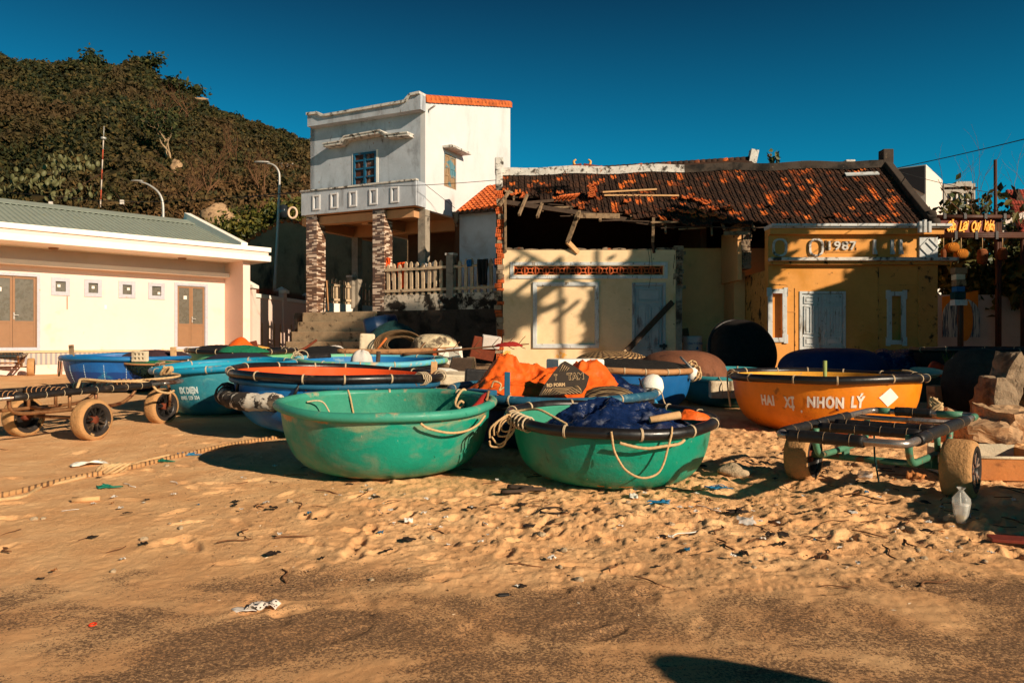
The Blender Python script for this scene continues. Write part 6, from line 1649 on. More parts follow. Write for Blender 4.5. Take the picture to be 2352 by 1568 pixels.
# ---- tarpaulins and loads
def crumple(x, y, s, seed):
    """sharp creased folds between slack facets"""
    w1, w2 = noise.noise(V(x * s * .8, y * s * .8, seed + 3)), noise.noise(V(x * s * .8, y * s * .8, seed + 30))
    x += w1 * .22; y += w2 * .22
    h = 0.0; a = .62
    for k, f in enumerate((1.0, 2.1, 4.3)):
        d = noise.voronoi(V(x * s * f * (1.25 if k % 2 else .8) + seed, y * s * f, seed + 4 * k))[0]
        h += a * (1 - min(1.0, (d[1] - d[0]) * 1.15)); a *= .48
    return h + .45 * w1
def heap(name, label, cat, c, rx, ry, h, mt, s=1.6, amp=.16, seed=1, peaks=(), group=None, n=90, edge=.0, parent=None):
    """a crumpled sheet lying in a heap: c centre at the rim of the heap, h its height"""
    c = Vector(c)
    def fn(u, v):
        a = u * 2 * math.pi; r_ = v ** .8
        k = 1 + .13 * noise.noise(V(math.cos(a) * 1.7 + seed, math.sin(a) * 1.7, seed)) + .05 * noise.noise(V(math.cos(a) * 5, math.sin(a) * 5, seed))
        x, y = rx * r_ * math.cos(a) * k, ry * r_ * math.sin(a) * k
        base = (1 - r_ ** 2.6)
        z = h * base * .62
        for (px_, py_, ph, pr) in peaks: z += ph * math.exp(-(((x - px_) / pr) ** 2 + ((y - py_) / pr) ** 2)) * (1 - r_ ** 6)
        z += amp * (crumple(x, y, s, seed) - .45) * (1 - r_ ** 5) + (.02 * crumple(x, y, s * 2.2, seed + 5))
        z += edge * r_ ** 6
        return c + V(x + .04 * crumple(y, x, s, seed + 2), y, z)
    mb = MB(); mb.grid(fn, n, int(n * .6), smooth=True)
    o = mb.build(name, mt, solid=.008, normals=False)
    return tag(o, label, cat, group)
w = b2.M @ V(.06, -.05, b2.H - .07)
heap('blue_tarpaulin', 'crumpled blue tarpaulin heaped in the black rimmed green boat', 'tarpaulin', w + V(0, 0, -.05), .78, .70, .10, M['tarp_blue'], 2.9, .21, 3, ((-.08, .2, .13, .3), (-.42, .0, .05, .2), (.25, .05, .04, .25)), n=130)
heap('orange_flap', 'orange underside of the blue tarpaulin turned up near the right rim', 'tarpaulin', w + V(.62, -.30, .07), .16, .10, .09, M['tarp_orange'], 5, .05, 4, n=40)
o = MB().tube(spline([w + V(.78, -.34, .04), w + V(.82, -.15, .06), w + V(.86, .05, .09)], 5), .02, 6, radii=[.03, .028, .026, .025, .025, .024, .022, .02, .018, .016, .01]).build('orange_edge', M['tarp_orange']); tag(o, 'orange rolled edge along the right of the black rimmed boat', 'tarpaulin')
o = MB().tube([w + V(.22, -.48, .10), w + V(.50, -.44, .14)], .035, 9, radii=[.03, .036]).build('wood_stub', M['raw_wood'], bevel=.005); tag(o, 'short sawn branch lying on the blue tarpaulin', 'wood')
w = b9.M @ V(0, 0, b9.H)
heap('orange_tarpaulin', 'orange tarpaulin draped in a high peak over the dark blue boat', 'tarpaulin', w + V(-.16, .08, -.12), 1.2, 1.0, .24, M['tarp_orange'], 2.4, .26, 8, ((-.46, -.1, .32, .30), (-.05, -.1, .06, .3), (.36, -.1, .20, .34), (.74, -.1, .18, .24)), n=150)
heap('blue_sheet', 'dark blue sheet under the orange tarpaulin near the right rim', 'tarpaulin', w + V(.85, .1, -.08), .40, .7, .12, M['tarp_blue'], 2, .12, 5, ((-.1, .1, .14, .2),), n=70)
heap('net_sack', 'pale sack under brown diamond netting in the dark blue boat', 'sack', w + V(.62, -.62, -.06), .34, .26, .2, m_weave('netted sack', (60, 46, 34), (176, 146, 104), 20), 2, .03, 6, n=50)
brd = thing('printed_board', 'dark printed board corner with TAM lettering propped in the boat', 'board', w + V(.02, -.85, .0))
c = w + V(.08, -.95, .13); ux = V(.98, -.05, .05).normalized(); uz = V(-.04, .35, .93).normalized(); un = ux.cross(uz).normalized()
def bpt(a, b_, k=0): return c + ux * (a * .72) + uz * (b_ * .72) + un * k
po = [(-.40, -.16), (.28, -.16), (.36, -.05), (.42, .12), (.20, .30), (.05, .40), (-.02, .36), (-.16, .2), (-.30, .02)]
MB().prism(po, -.006, .006, lambda a, b_, h: bpt(a, b_, h)).build('board', M['board_dark'], brd, True)
def btext(body, size, x, y, wd, bold=.004, outline=False):
    vs, fs = text_mesh(body, size, bold); xs_ = [v[0] for v in vs]; k = wd / (max(xs_) - min(xs_))
    MB().add([bpt(x + v[0] * k, y + v[1], .010) for v in vs], fs).build('lettering', M['board_ink'], brd, True, normals=False)
    if outline:
        vs, fs = text_mesh(body, size, bold - .0075); xs2 = [v[0] for v in vs]; k2 = k
        MB().add([bpt(x + v[0] * k2, y + v[1], .0125) for v in vs], fs).build('lettering_fill', M['board_dark'], brd, True, normals=False)
btext('TAM', .15, .20, .125, .27, .008, True); btext('T', .13, -.115, .125, .055, .006, True); btext('RD FORM', .075, -.12, -.0, .29, .004)
ln_ = MB()
for k in range(5):
    a = .03 + .035 * k; ln_.tube([bpt(-.02 - a * 1.6 - .02, -.155, .010), bpt(-.02 - a * .9, -.155 + a * .6, .010), bpt(-.02 + a * .9, -.155 + a * .6, .010), bpt(-.02 + a * 1.6 + .02, -.155, .010)], .0035, 4)
for k in range(4):
    ln_.tube([bpt(.16 + .0 * k, -.03 - .03 * k, .01), bpt(.22 + .02 * k, -.03 - .025 * k, .01), bpt(.27, -.09 - .02 * k, .01)], .003, 4); ln_.tube([bpt(-.36 + .035 * k, -.15, .01), bpt(-.28 + .035 * k, -.05, .01)], .003, 4)
    ln_.tube([bpt(-.05 + .035 * k, .22, .01), bpt(.02 + .03 * k, .34 - .02 * k, .01)], .003, 4)
ln_.build('printed_lines', M['board_ink'], brd, True, normals=False)
rim_rope(b9, [V(-.75, -.72, .1 + b9.H), V(-.72, -.74, .17 + b9.H), V(-.64, -.75, .14 + b9.H), V(-.66, -.76, .06 + b9.H), V(-.6, -.74, .1 + b9.H), V(-.52, -.74, .02 + b9.H)], .012, label='yellow knotted rope on the orange tarpaulin', m='rope')
p = P(1322, 846, 11.3); fb_ = MB().box((0, 0, 0), (.74, .5, .32)); o = fb_.build('foam_box', M['foam'], bevel=.03); place(o, p + V(.0, .1, -.02), (0, 0, R(18))); tag(o, 'white foam box standing behind the orange tarpaulin', 'box')
st2 = MB().bb(-.45, .45, -.35, .35, -.3, 0).build('box_stand', M['dark_wood']); place(st2, p + V(0, .1, -.19)); tag(st2, 'dark crate under the white foam box', 'crate')
# white buoy, sandals bundle
c = P(1497, 886, 9.9)
def buoyj(p, a): return p * (1 + .07 * noise.noise(p * 5) + .02 * noise.noise(p * 17))
bu = MB().lathe([(.001, -.15), (.07, -.145), (.125, -.10), (.15, -.02), (.148, .05), (.12, .11), (.06, .145), (.001, .15)], 26, M=Matrix.Rotation(R(75), 4, 'Y') @ Matrix.Rotation(R(15), 4, 'X'), jit=buoyj).build('foam_buoy', M['foam']); bu.location = c; tag(bu, 'round white foam float tied to the right end of the dark blue boat', 'float')
o = MB().tube(spline([c + V(-.17, -.05, .1), c + V(-.1, -.17, -.1), c + V(.05, -.16, -.22), c + V(.1, -.1, -.3)], 5), .012, 6).build('float_strap', M['rubber']); tag(o, 'black strap below the round white float', 'strap')
c = P(1480, 925, 9.5); sh = MB()
for k in range(5): sh.tube(spline([c + V(-.1 + .05 * k, 0, -.03), c + V(-.08 + .05 * k, -.03, .03), c + V(-.04 + .05 * k, 0, -.03)], 5), .022, 6)
o = sh.build('rope_fender', M['blue_scrap'], normals=False); tag(o, 'bundle of blue and orange straps under the white float', 'straps')
c = P(1590, 858, 13.0)
o = MB().lathe([(.001, -.11), (.05, -.1), (.075, 0), (.06, .09), (.001, .11)], 16, M=Matrix.Rotation(R(25), 4, 'Y')).build('net_float', M['foam']); o.location = c; tag(o, 'small white net float on a grey stick above the dull teal rim', 'float')
o = MB().cyl(c + V(-.0, 0, .08), P(1563, 820, 13.4), .02, n=8).build('float_stick', M['lamp_grey']); tag(o, 'grey stick leaning on the dull teal rim', 'stick')
c = b11.M @ V(-.36, -1.14, .40); 
for k, sx in enumerate((-.17, .17)):
    o = MB().box((0, 0, 0), (.33, .16, .30)).build('foam_block', M['foam_dirty'], bevel=.03); place(o, c + V(sx, 0, 0), (0, 0, .05 * sx)); tag(o, 'tan foam block roped to the dull teal hull, %s half' % ('left' if k == 0 else 'right'), 'fender', 'foam blocks on the dull teal hull')
rim_rope(b11, [V(-.5, -1.0, .6), V(-.5, -1.24, .5), V(-.5, -1.24, .25)], .01, label='thin cord around the tan foam block', m='cord')
for k, x in enumerate((-.08, -.01)): rim_rope(b11, [V(x, -1.1, .6), V(x + .02, -1.26, .5), V(x, -1.27, .3), V(x - .03, -1.24, .05)], .014, label='rope hanging beside the tan foam block', m='rope', group='ropes at the foam block')
# loads of the far boats
w = b6.M @ V(.45, .0, b6.H); heap('navy_sheet', 'dark navy sheet heaped over the brown lashed boat', 'sheet', w + V(0, 0, -.06), .98, .9, .42, M['tarp_navy'], 1.2, .06, 11)
heap('green_net', 'bright green net on top of the navy sheet', 'net', w + V(-.1, .4, .24), .55, .4, .2, M['net_green'], 3, .06, 12, n=60)
w = b5.M @ V(.55, .2, b5.H); heap('purple_net', 'brown purple net bundle in the deep blue boat', 'net', w, .75, .6, .16, mat('purple brown net', (70, 46, 50), .95, var=.3, vs=9, bump=1.0, bs=60), 3, .05, 13, n=60)
# scoop net over the rim of the deep blue boat with the pierced brick on it
c = P(351, 833, 16.35); sn = thing('scoop_net', 'round dark green scoop net hanging over the deep blue rim', 'net', c)
rg_ = [c + V(.6 * math.cos(a), .25 * math.sin(a), .03 * math.sin(a)) for a in [i * .196 for i in range(32)]]
MB().tube(rg_, .022, 6, closed=True).build('hoop', M['bamboo'], sn, True)
sk = NT('open mesh'); co = sk.objco(); nz = sk.noise(co, 26, 3, .5); sk.ln(sk.rng(nz, .44, .5, .25, 1), sk.b.inputs['Alpha']); M['open_net'] = sk.out(lin((22, 44, 36)), .9)
MB().lathe([(.001, -.34), (.2, -.32), (.42, -.22), (.55, -.1), (.6, 0)], 32, c, 1, .42).build('net_bag', M['open_net'], sn, True)
MB().lathe([(.001, .05), (.3, .04), (.6, .0)], 32, c, 1, .42).build('net_top', M['net_green'], sn, True)
br = MB().panel(-.155, .155, -.11, .11, -.06, .06, [(x - .025, x + .025, z - .025, z + .025) for x in (-.085, 0, .085) for z in (-.045, .045)]).build('pierced_brick', M['foam_dirty']); place(br, P(322, 818, 16.2), (0, 0, R(-6))); tag(br, 'pale six hole brick standing on the scoop net', 'brick')
w = b7.M @ V(0, 0, b7.H); heap('dark_load', 'dark cloth heaped along the black rim of the pale green boat', 'cloth', w + V(-.55, -.5, .0), .6, .5, .16, M['black_cloth'], 2, .05, 14, n=50)
heap('orange_bag', 'pointed orange and yellow bag in the pale green boat', 'bag', w + V(.18, -.7, .02), .36, .3, .28, M['tarp_orange'], 2, .06, 15, ((0, 0, .1, .15),), n=50)
heap('yellow_cloth', 'pale yellow cloth strip along the back of the pale green boat', 'cloth', w + V(-.2, .6, .04), .7, .3, .1, mat('yellow cloth', (232, 170, 80), .85, var=.1), 3, .04, 16, n=40)
o = MB().box((0, 0, 0), (.22, .04, .30)).build('wood_scrap', M['rust'], bevel=.01); place(o, P(583, 796, 20.4), (.2, -.25, .2)); tag(o, 'red brown board end standing in the pale green boat', 'board')
w = b8.M @ V(-.2, -.3, b8.H)
c = P(830, 824, 14.3)
def bagj(p, a): return p * (1 + .08 * math.sin(a * 5) * (1 - abs(p.z)) + .05 * noise.noise(p * 8))
o = MB().lathe([(.001, -.14), (.2, -.14), (.21, -.08), (.18, .05), (.12, .13), (.04, .16), (.001, .16)], 30, jit=bagj).build('wrapped_motor', M['grey_cloth']); o.location = c; tag(o, 'grey white cloth wrapped bundle tied with string in the light blue boat', 'bundle')
o = MB().tube([c + V(.205 * math.cos(a), .205 * math.sin(a), -.07) for a in [i * .2618 for i in range(24)]], .008, 5, closed=True).build('bundle_string', M['cord']); tag(o, 'string around the grey white bundle', 'string')
o = MB().cyl(c + V(.30, 0, -.2), c + V(.32, 0, .14), .04, n=10).build('oar_handle', M['dark_wood']); tag(o, 'dark capped oar handle beside the grey white bundle', 'oar')
w = b12.M @ V(0, 0, b12.H); heap('dark_net', 'dark brown net heaped across the wooden rimmed boat', 'net', w + V(-.1, .1, -.02), 1.3, 1.0, .2, M['net_dark'], 1.4, .06, 17, n=80)

# ---- boats lying upside down
def upturned(name, label, cat, c, rx, ry, h, mt, rot=(0, 0, 0), seed=1, rimm=None, pts=((0.001, 1), (.3, .99), (.55, .93), (.75, .8), (.88, .6), (.96, .35), (1, 0)), grp=None):
    t = thing(name, label, cat, c, rot, grp)
    pr = [(p.x, p.y) for p in spline([(a, z, 0) for a, z in pts], 4)]
    def jit(p, a):
        k = 1 + .03 * noise.noise(V(math.cos(a) * 1.5 + seed, math.sin(a) * 1.5, p.z)); return V(p.x * k, p.y * k, p.z)
    MB().lathe([(max(r_, .001) * rx, z * h) for r_, z in pr][::-1], 64, sy=ry / rx, jit=jit).build('hull', mt, t)
    MB().tube([jit(V(rx * math.cos(a), ry * math.sin(a), .0), a) for a in [i * math.pi / 32 for i in range(64)]], .05, 8, closed=True).build('rim', rimm or M['bamboo'], t)
    return t
wv = M['weave']; tip = M['dark_cement']
c = P(1405, 845, 17); upturned('upturned_woven_boat', 'upturned woven bamboo boat below the framed panel', 'basket boat', c + V(0, 0, -.3), 1.0, 1.0, .68, wv, (0, 0, 0), 1)
brn = mat('brown tarred weave', (120, 74, 50), .85, var=.3, vs=2.5, bump=.6, bs=40, bd=.02, patches=[((196, 146, 92), 1.6, .46, .66, (1, 1, 2.0), (.55, .8)), ((70, 42, 30), 3, .55, .7)])
c = P(1565, 870, 15.9); upturned('upturned_boat', 'upturned brown tarred boat behind the teal boat', 'basket boat', c + V(0, 0, -.15), 1.0, 1.0, .74, brn, (0, 0, .4), 2)
c = P(1697, 850, 20.5); o = upturned('standing_boat', 'black tarred boat standing on edge in the dark recess', 'basket boat', c + V(0.1, .2, .42), .98, .95, .7, mat('black tar', (30, 24, 21), .85, var=.3, bump=.4), (R(74), 0, R(18)), 3, M['rubber'])
c = P(1910, 842, 18.8); upturned('upturned_blue_boat', 'upturned dark blue boat below the white double door', 'basket boat', c + V(0, 0, -.1), 1.28, 1.2, .56, mat('dull blue hull', (24, 52, 96), .75, var=.25, vs=2, patches=[((90, 84, 84), 2, .6, .72)], bump=.3), (0, 0, 0), 4, M['rubber'])
c = P(2070, 830, 19.5); heap('blue_sheeting', 'dark blue tarpaulin heaped against the ochre facade corner', 'tarpaulin', c + V(0, .2, -.2), 1.35, .8, .55, M['tarp_blue'], 1.1, .2, 21, ((-.6, 0, .1, .4), (.5, 0, .12, .4)), n=70)
# ------------------------------------------------------------------ carts
def wheel(parent, c, axis, r_, w_, tread_m, side_m, rim_m, spokes=6, lead=None, tilt=0):
    ax = Vector(axis).normalized()
    m3 = Matrix((ax.cross(V(0, 0, 1)).normalized(), V(0, 0, 1), ax)).transposed().to_4x4()
    TMx = Matrix.Translation(c) @ m3
    rn = random.Random(int(c[0] * 100) % 97)
    def jit(p, a):
        k = 1 + .006 * noise.noise(V(math.cos(a) * 9, math.sin(a) * 9, p.z * 30)) + .004 * math.sin(a * 40) * (abs(p.z) < w_ * .42)
        return V(p.x * k, p.y * k, p.z)
    ri = r_ * .62; h = w_ / 2
    hub = MB().lathe([(.001, h * .75), (.05, h * .75), (.055, h * .6), (.055, -h * .6), (.05, -h * .75), (.001, -h * .75)], 16).xf(TMx).build('wheel', M['rust'], parent, True)
    MB().lathe([(r_ * .80, h * 1.0), (r_ * .93, h * .94), (r_ * .985, h * .72), (r_, h * .3), (r_, -h * .3), (r_ * .985, -h * .72), (r_ * .93, -h * .94), (r_ * .80, -h * 1.0)], 72, jit=jit).xf(TMx).build('tyre', tread_m, hub, True)
    sw = MB()
    for s in (1, -1): sw.lathe([(ri, h * .86 * s), (ri * 1.06, h * 1.0 * s), (r_ * .80, h * 1.012 * s)], 48, jit=jit)
    sw.xf(TMx).build('tyre_side', side_m, hub, True)
    rm = MB(); rm.lathe([(ri * 1.0, h * .86), (ri * .95, h * .84), (ri * .90, h * .5), (ri * .86, 0), (ri * .90, -h * .5), (ri * .95, -h * .84), (ri, -h * .86)], 40)
    for k in range(spokes):
        a = 2 * math.pi * k / spokes + .2
        for s in (-.22, .22):
            p = V(.05 * math.cos(a), .05 * math.sin(a), h * .62); q = V(ri * .93 * math.cos(a + s), ri * .93 * math.sin(a + s), h * .72)
            rm.bar(p, q, ri * .13, .03, up=(0, 0, 1))
    rm.lathe([(.001, h * .5), (ri * .30, h * .5), (ri * .30, h * .68), (ri * .2, h * .74), (.001, h * .74)], 20)
    rm.lathe([(.001, -h * .1), (ri * .88, -h * .1)], 24)
    rm.xf(TMx).build('wheel_rim', rim_m, hub, True)
    return hub
def wraps(mb, p, q, r_, n, rr=.006):
    p, q = Vector(p), Vector(q); d = (q - p).normalized(); a = d.orthogonal().normalized(); b_ = d.cross(a)
    for k in range(n):
        c = p.lerp(q, (k + .5) / n); mb.tube([c + (a * math.cos(s) + b_ * math.sin(s)) * r_ for s in [i * .6283 for i in range(10)]], rr, 5, closed=True)
def sleeve(pts, r_, seed=1):
    """a rubber sleeve bound round a tube, lumpy"""
    sp = spline(pts, 6); return MB().tube(sp, r_, 12, radii=[r_ * (1 + .10 * noise.noise(V(i * .7, seed, 0))) for i in range(len(sp))])

def left_cart(label, name, O, deg, full=True, group='two axle boat carts'):
    c_, s_ = math.cos(R(deg)), math.sin(R(deg)); a = V(c_, s_, 0); b_ = V(s_, -c_, 0)
    t = thing(name, label, 'cart', O, group=group); O = Vector(O)
    def L(ta, tb, z): return O + a * ta + b_ * tb + V(0, 0, z)
    r_, w_ = .268, .19
    for sb, ss in ((.60, 1), (-.60, -1)): wheel(t, L(0, sb, r_ - .015), b_ * ss, r_, w_, M['tyre_sand'], M['tyre_dark'], M['rim_black'], 6)
    wheel(t, L(1.78, .03, r_ - .0), b_ * -1 if False else b_, .275, .2, M['tyre_sand'], M['tyre_dark'], M['rim_black'], 5)
    zt = .615
    def zz(ta): return zt + .02 * ta
    # long side tubes that bend round at the front
    for sb in (.42, -.42):
        MB().tube([L(-1.30, sb, zz(-1.3)), L(1.4, sb, zz(1.4))], .026, 10).build('side_tube', M['steel'], t, True)
        so = sleeve([L(-.95, sb, zz(-.95)), L(-.3, sb, zz(-.3) + .006), L(.3, sb, zz(.3)), L(1.15, sb, zz(1.15))], .043, sb).build('rubber_sleeve', M['rubber'], t, True)
        wm = MB(); wraps(wm, L(-.9, sb, zz(-.9)), L(1.1, sb, zz(1.1)), .044, 8, .004); wm.build('cord_binding', M['cord'], so, True)
    fr = spline([L(1.4, .42, zz(1.4)), L(1.75, .40, zz(1.75)), L(1.95, .25, zz(2.0) + .01), L(2.0, 0, zz(2) + .01), L(1.95, -.25, zz(2)), L(1.75, -.40, zz(1.75)), L(1.4, -.42, zz(1.4))], 6)
    MB().tube(fr, .026, 10).build('front_hoop', M['steel'], t, True)
    for k, ta in enumerate((-1.30, -.8, -.15, .55, 1.3)):
        MB().tube([L(ta, -.42, zz(ta)), L(ta, .42, zz(ta))], .022, 8).build('cross_tube', M['rust_steel'], t, True)
        so = sleeve([L(ta, -.36, zz(ta) + .01), L(ta, 0, zz(ta) + .012), L(ta, .36, zz(ta) + .01)], .05, ta + 3).build('rubber_sleeve', M['rubber'], t, True)
        wm = MB(); wraps(wm, L(ta, -.34, zz(ta) + .01), L(ta, .34, zz(ta) + .01), .052, 8, .006); wm.build('cord_binding', M['net_teal'] if k in (0, 3) else M['bamboo'], so, True)
    # lower frame
    for sb in (.36, -.36):
        MB().tube(spline([L(-.95, sb, zz(-.9)), L(-.93, sb, .47), L(-.82, sb, .40), L(-.5, sb, .385), L(.0, sb, .385), L(.55, sb, .39), L(.78, sb, .44), L(.92, sb, .54), L(.95, sb, zz(.9))], 5), .024, 9).build('lower_tube', M['rust_steel'], t, True)
        for ta in (-.12, .28): MB().tube([L(ta, sb, .385), L(ta, sb, zz(ta))], .022, 8).build('strut', M['rust_steel'], t, True)
    MB().tube([L(0, -.6, r_), L(0, .6, r_)], .022, 8).tube([L(-.1, -.36, .385), L(-.1, .36, .385)], .024, 8).bar(L(0, .36, r_ - .02), L(0, .36, .39), .05, .05).bar(L(0, -.36, r_ - .02), L(0, -.36, .39), .05, .05).build('axle', M['rust_steel'], t, True)
    fk = MB()
    for s in (.15, -.12):
        fk.tube([L(1.78, .03 + s, r_), L(1.80, .03 + s, .5), L(1.82, .03 + s * .5, zz(1.8) - .03)], .022, 8)
    fk.bar(L(1.45, 0, zz(1.4) - .04), L(2.0, 0, zz(2) - .04), .06, .03); fk.build('front_fork', M['rust_steel'], t, True)
    return t, L, zz
lc, LL, lzz = left_cart('long tube framed boat cart with three sandy wheels in the left foreground', 'boat_cart', (-6.0, 10.13, gz(-6.0, 10.13)), 70.7)
o = rope_mb([LL(-.05, .40, .64), LL(.0, .38, .72), LL(.1, .30, .76), LL(.35, .18, .745), LL(.8, .05, .70), LL(1.15, .1, .69), LL(1.4, .2, .70), LL(1.7, .33, .72), LL(1.92, .25, .74), LL(1.98, .05, .76), LL(1.85, -.02, .78)], .017, 8).build('rope', M['rope'], normals=False); tag(o, 'thick pale rope lying along the left foreground cart', 'rope')
o = rope_mb([LL(.12, .26, .74), LL(.4, .12, .72), LL(.7, -.02, .70), LL(1.0, .2, .69), LL(1.2, .36, .66), LL(1.25, .46, .55), LL(1.45, .47, .50), LL(1.6, .44, .53)], .016, 8).build('rope', M['rope'], normals=False); tag(o, 'second pale rope sagging below the side tube of the left foreground cart', 'rope')
for k in range(3):
    pts = [LL(1.86, .05, .76) + V(.09 * math.cos(s + k), .06 * math.sin(s), .05 + .06 * math.sin(s * 1.5 + k)) for s in [i * .8 for i in range(9)]]
    o = rope_mb(pts, .017).build('rope_knot', M['rope'], normals=False); tag(o, 'turn of the pale rope knot on the front hoop of the left cart', 'rope', 'knot on the left cart')
# far left cart seen end on behind: same kind, only its near half in the picture
c0 = gp(20, 866)
fc, FL, fzz = left_cart('sandy boat cart cut off by the left edge in front of the cream building', 'boat_cart', (c0.x - .45, c0.y + .6, gz(c0.x, c0.y)), 118)
# two wheeled cart on the right with green tubes
def right_cart():
    O = V(3.26, 6.86, gz(3.26, 6.86)); a = V(.66, .75, 0).normalized(); b_ = V(.75, -.66, 0).normalized()
    t = thing('boat_cart', 'boat cart with green lower tubes and black sleeves on the right', 'cart', O, group='two axle boat carts')
    def L(ta, tb, z): return O + a * ta + b_ * tb + V(0, 0, z)
    r_ = .245
    wheel(t, L(0, .655, r_ - .01), b_, r_, .24, M['tyre_sand'], M['tyre_dark'], M['rim_black'], 5)
    wheel(t, L(0, -.655, r_ - .03), b_ * -1, r_, .22, M['tyre_sand'], M['tyre_dark'], M['rim_black'], 5)
    for s in (1,):
        rs = MB()
        for k in range(5):
            an = 2 * math.pi * k / 5 + .2
            for d in (-.22, .22):
                for off in (.07,):
                    u = V(math.cos(an), math.sin(an), 0); w_ = V(math.cos(an + d), math.sin(an + d), 0)
                    ux = b_.cross(V(0, 0, 1)).normalized(); cc = L(0, .655, r_ - .01) + b_ * .104
                    rs.bar(cc + (ux * u.x + V(0, 0, u.y)) * .05, cc + (ux * w_.x + V(0, 0, w_.y)) * .138 - b_ * -.006, .018, .012, up=tuple(b_))
        rs.build('spoke_edges', M['rim_silver'], t, True)
    zt = .565
    def Lf(ta, tb, z): return L(ta + .06, tb + .12, z)
    A, B, C, D_ = Lf(-1.45, -.47, zt), Lf(-1.45, .47, zt), Lf(.95, .47, zt + .03), Lf(.95, -.47, zt + .03)
    loop = []
    cr = [A, B, C, D_]
    for i in range(4):
        p, q, n_ = cr[i - 1], cr[i], cr[(i + 1) % 4]; d1 = (p - q).normalized(); d2 = (n_ - q).normalized()
        for k in range(6):
            u = k / 5; loop.append((q + d1 * .12) * (1 - u) ** 2 + q * 2 * u * (1 - u) + (q + d2 * .12) * u * u)
    MB().tube(loop, .03, 12, closed=True).build('top_frame', M['steel'], t, True)
    def slv(p, q, r2, n_, m='rubber', k=1):
        so = sleeve([p, p.lerp(q, .33) + V(0, 0, .003), p.lerp(q, .66), q], r2, k).build('rubber_sleeve', M[m], t, True)
        wm = MB(); wraps(wm, p, q, r2 + .001, n_, .003); wm.build('cord_binding', M['old_wood'], so, True)
    slv(A.lerp(B, .10), A.lerp(B, .70), .046, 3); slv(A.lerp(D_, .06), A.lerp(D_, .34), .044, 2, k=2); slv(A.lerp(D_, .36), A.lerp(D_, .70), .042, 2, k=3)
    slv(B.lerp(C, .12), B.lerp(C, .80), .045, 3, k=4); slv(D_.lerp(C, .25), D_.lerp(C, .6), .045, 1, k=5)
    gs = MB(); gs.tube([C.lerp(B, .03), C.lerp(B, .10)], .034, 12); gs.tube([C.lerp(D_, .12), C.lerp(D_, .35)], .034, 12); gs.tube([D_.lerp(C, .05), D_.lerp(C, .2)], .034, 12); gs.build('green_patch', M['green_steel'], t, True)
    for k, ta in enumerate((-.75, -.35, .45)):
        MB().tube([Lf(ta, -.47, zt), Lf(ta, .47, zt)], .025, 10).build('cross_tube', M['steel'] if k == 2 else M['rust_steel'], t, True)
        if k < 2: slv(Lf(ta, -.38, zt + .005), Lf(ta, .40, zt + .005), .040, 4, k=7 + k)
    for tb in (.45, -.27):
        MB().tube(spline([L(-.75, tb, zt), L(-.75, tb, .43), L(-.66, tb, .34), L(-.45, tb, .325), L(0, tb, .325), L(.4, tb, .33), L(.56, tb, .36), L(.62, tb, .46), L(.62, tb, zt)], 5), .028, 10).build('lower_tube', M['green_steel'], t, True)
        MB().tube([L(.15, tb, .325), L(.15, tb, zt)], .026, 9).build('strut', M['green_steel'], t, True)
    MB().tube([L(0, -.62, r_ - .01), L(0, .62, r_ - .01)], .03, 12).bar(L(0, -.27, .22), L(0, -.27, .33), .06, .05).bar(L(0, .45, .22), L(0, .45, .33), .06, .05).build('axle', M['green_steel'], t, True)
    return t, L, zt
rc, RL, rzt = right_cart()
kp = P(2150, 945, 7.7)
for k in range(4):
    pts = [kp + V(.05 * math.cos(s * 1.3 + k), .03 * math.sin(s + k), -.05 + .03 * i + .02 * math.sin(s * 2 + k)) for i, s in enumerate([j * 1.1 for j in range(7)])]
    o = rope_mb(pts, .013).build('rope_knot', M['rope'], normals=False); tag(o, 'loop of the pale rope knot standing up on the back of the right cart', 'rope', 'knot on the right cart')
o = MB().tube(spline([RL(-.6, .15, rzt), RL(-.55, .14, .35), RL(-.5, .16, .12)], 5), .008, 5).build('green_twine', M['net_teal']); tag(o, 'thin green cord hanging under the right cart', 'cord')

# ------------------------------------------------------------------ things below the porch
c = P(1000, 850, 22)
hp = MB(); hs = random.Random(8)
def heapf(u, v):
    x = -5.6 + 6.2 * u; y = 18.6 + 7.0 * v; e = min(1, u * 5, (1 - u) * 5) * min(1, v * 3.0)
    return V(x, y, .22 + (.36 * sstep(0, .55, v) + .07 * noise.noise(V(x * 1.5, y * 1.5, 0)) + .05 * noise.noise(V(x * 5, y * 5, 3))) * max(0, e))
o = hp.grid(heapf, 70, 70).build('rubble_mound', M['rubble']); tag(o, 'sand and rubble bank below the porch', None, None, 'structure')
c = P(875, 748, 24.0)
bl = thing('blue_barrel', 'dark blue plastic barrel lying in front of the porch base', 'barrel', c)
MB().lathe([(.001, -.52), (.25, -.52), (.30, -.47), (.32, -.2), (.335, -.17), (.32, -.14), (.32, .14), (.335, .17), (.32, .2), (.30, .47), (.25, .52), (.001, .52)], 28, c, M=Matrix.Rotation(R(14), 4, 'Z') @ Matrix.Rotation(R(80), 4, 'Y')).build('body', mat('dark blue plastic', (18, 44, 74), .5, var=.15, bump=.1), bl, True)
heap('teal_net', 'dark teal fishing net heap beside the blue barrel', 'net', P(902, 775, 23.6), .75, .5, .55, M['net_teal'], 2.4, .1, 31, ((.05, 0, .12, .3),), n=70)
for k in range(9):
    cc = P(918, 787, 23.0); rr = .30 + .035 * k; pts = [cc + V(rr * math.cos(s) * 1.25, -.02 * k + .05 * math.sin(s * 3 + k), -.05 + rr * .72 * math.sin(s)) for s in [i * .42 for i in range(15)]]
    o = MB().tube(spline(pts, 3, True), .022, 6, closed=True).build('rope_coil', mat('dark old rope', (110, 84, 56), .9, var=.3, bump=.4)); tag(o, 'turn of the big old rope coil under the teal net', 'rope', 'big old rope coil')
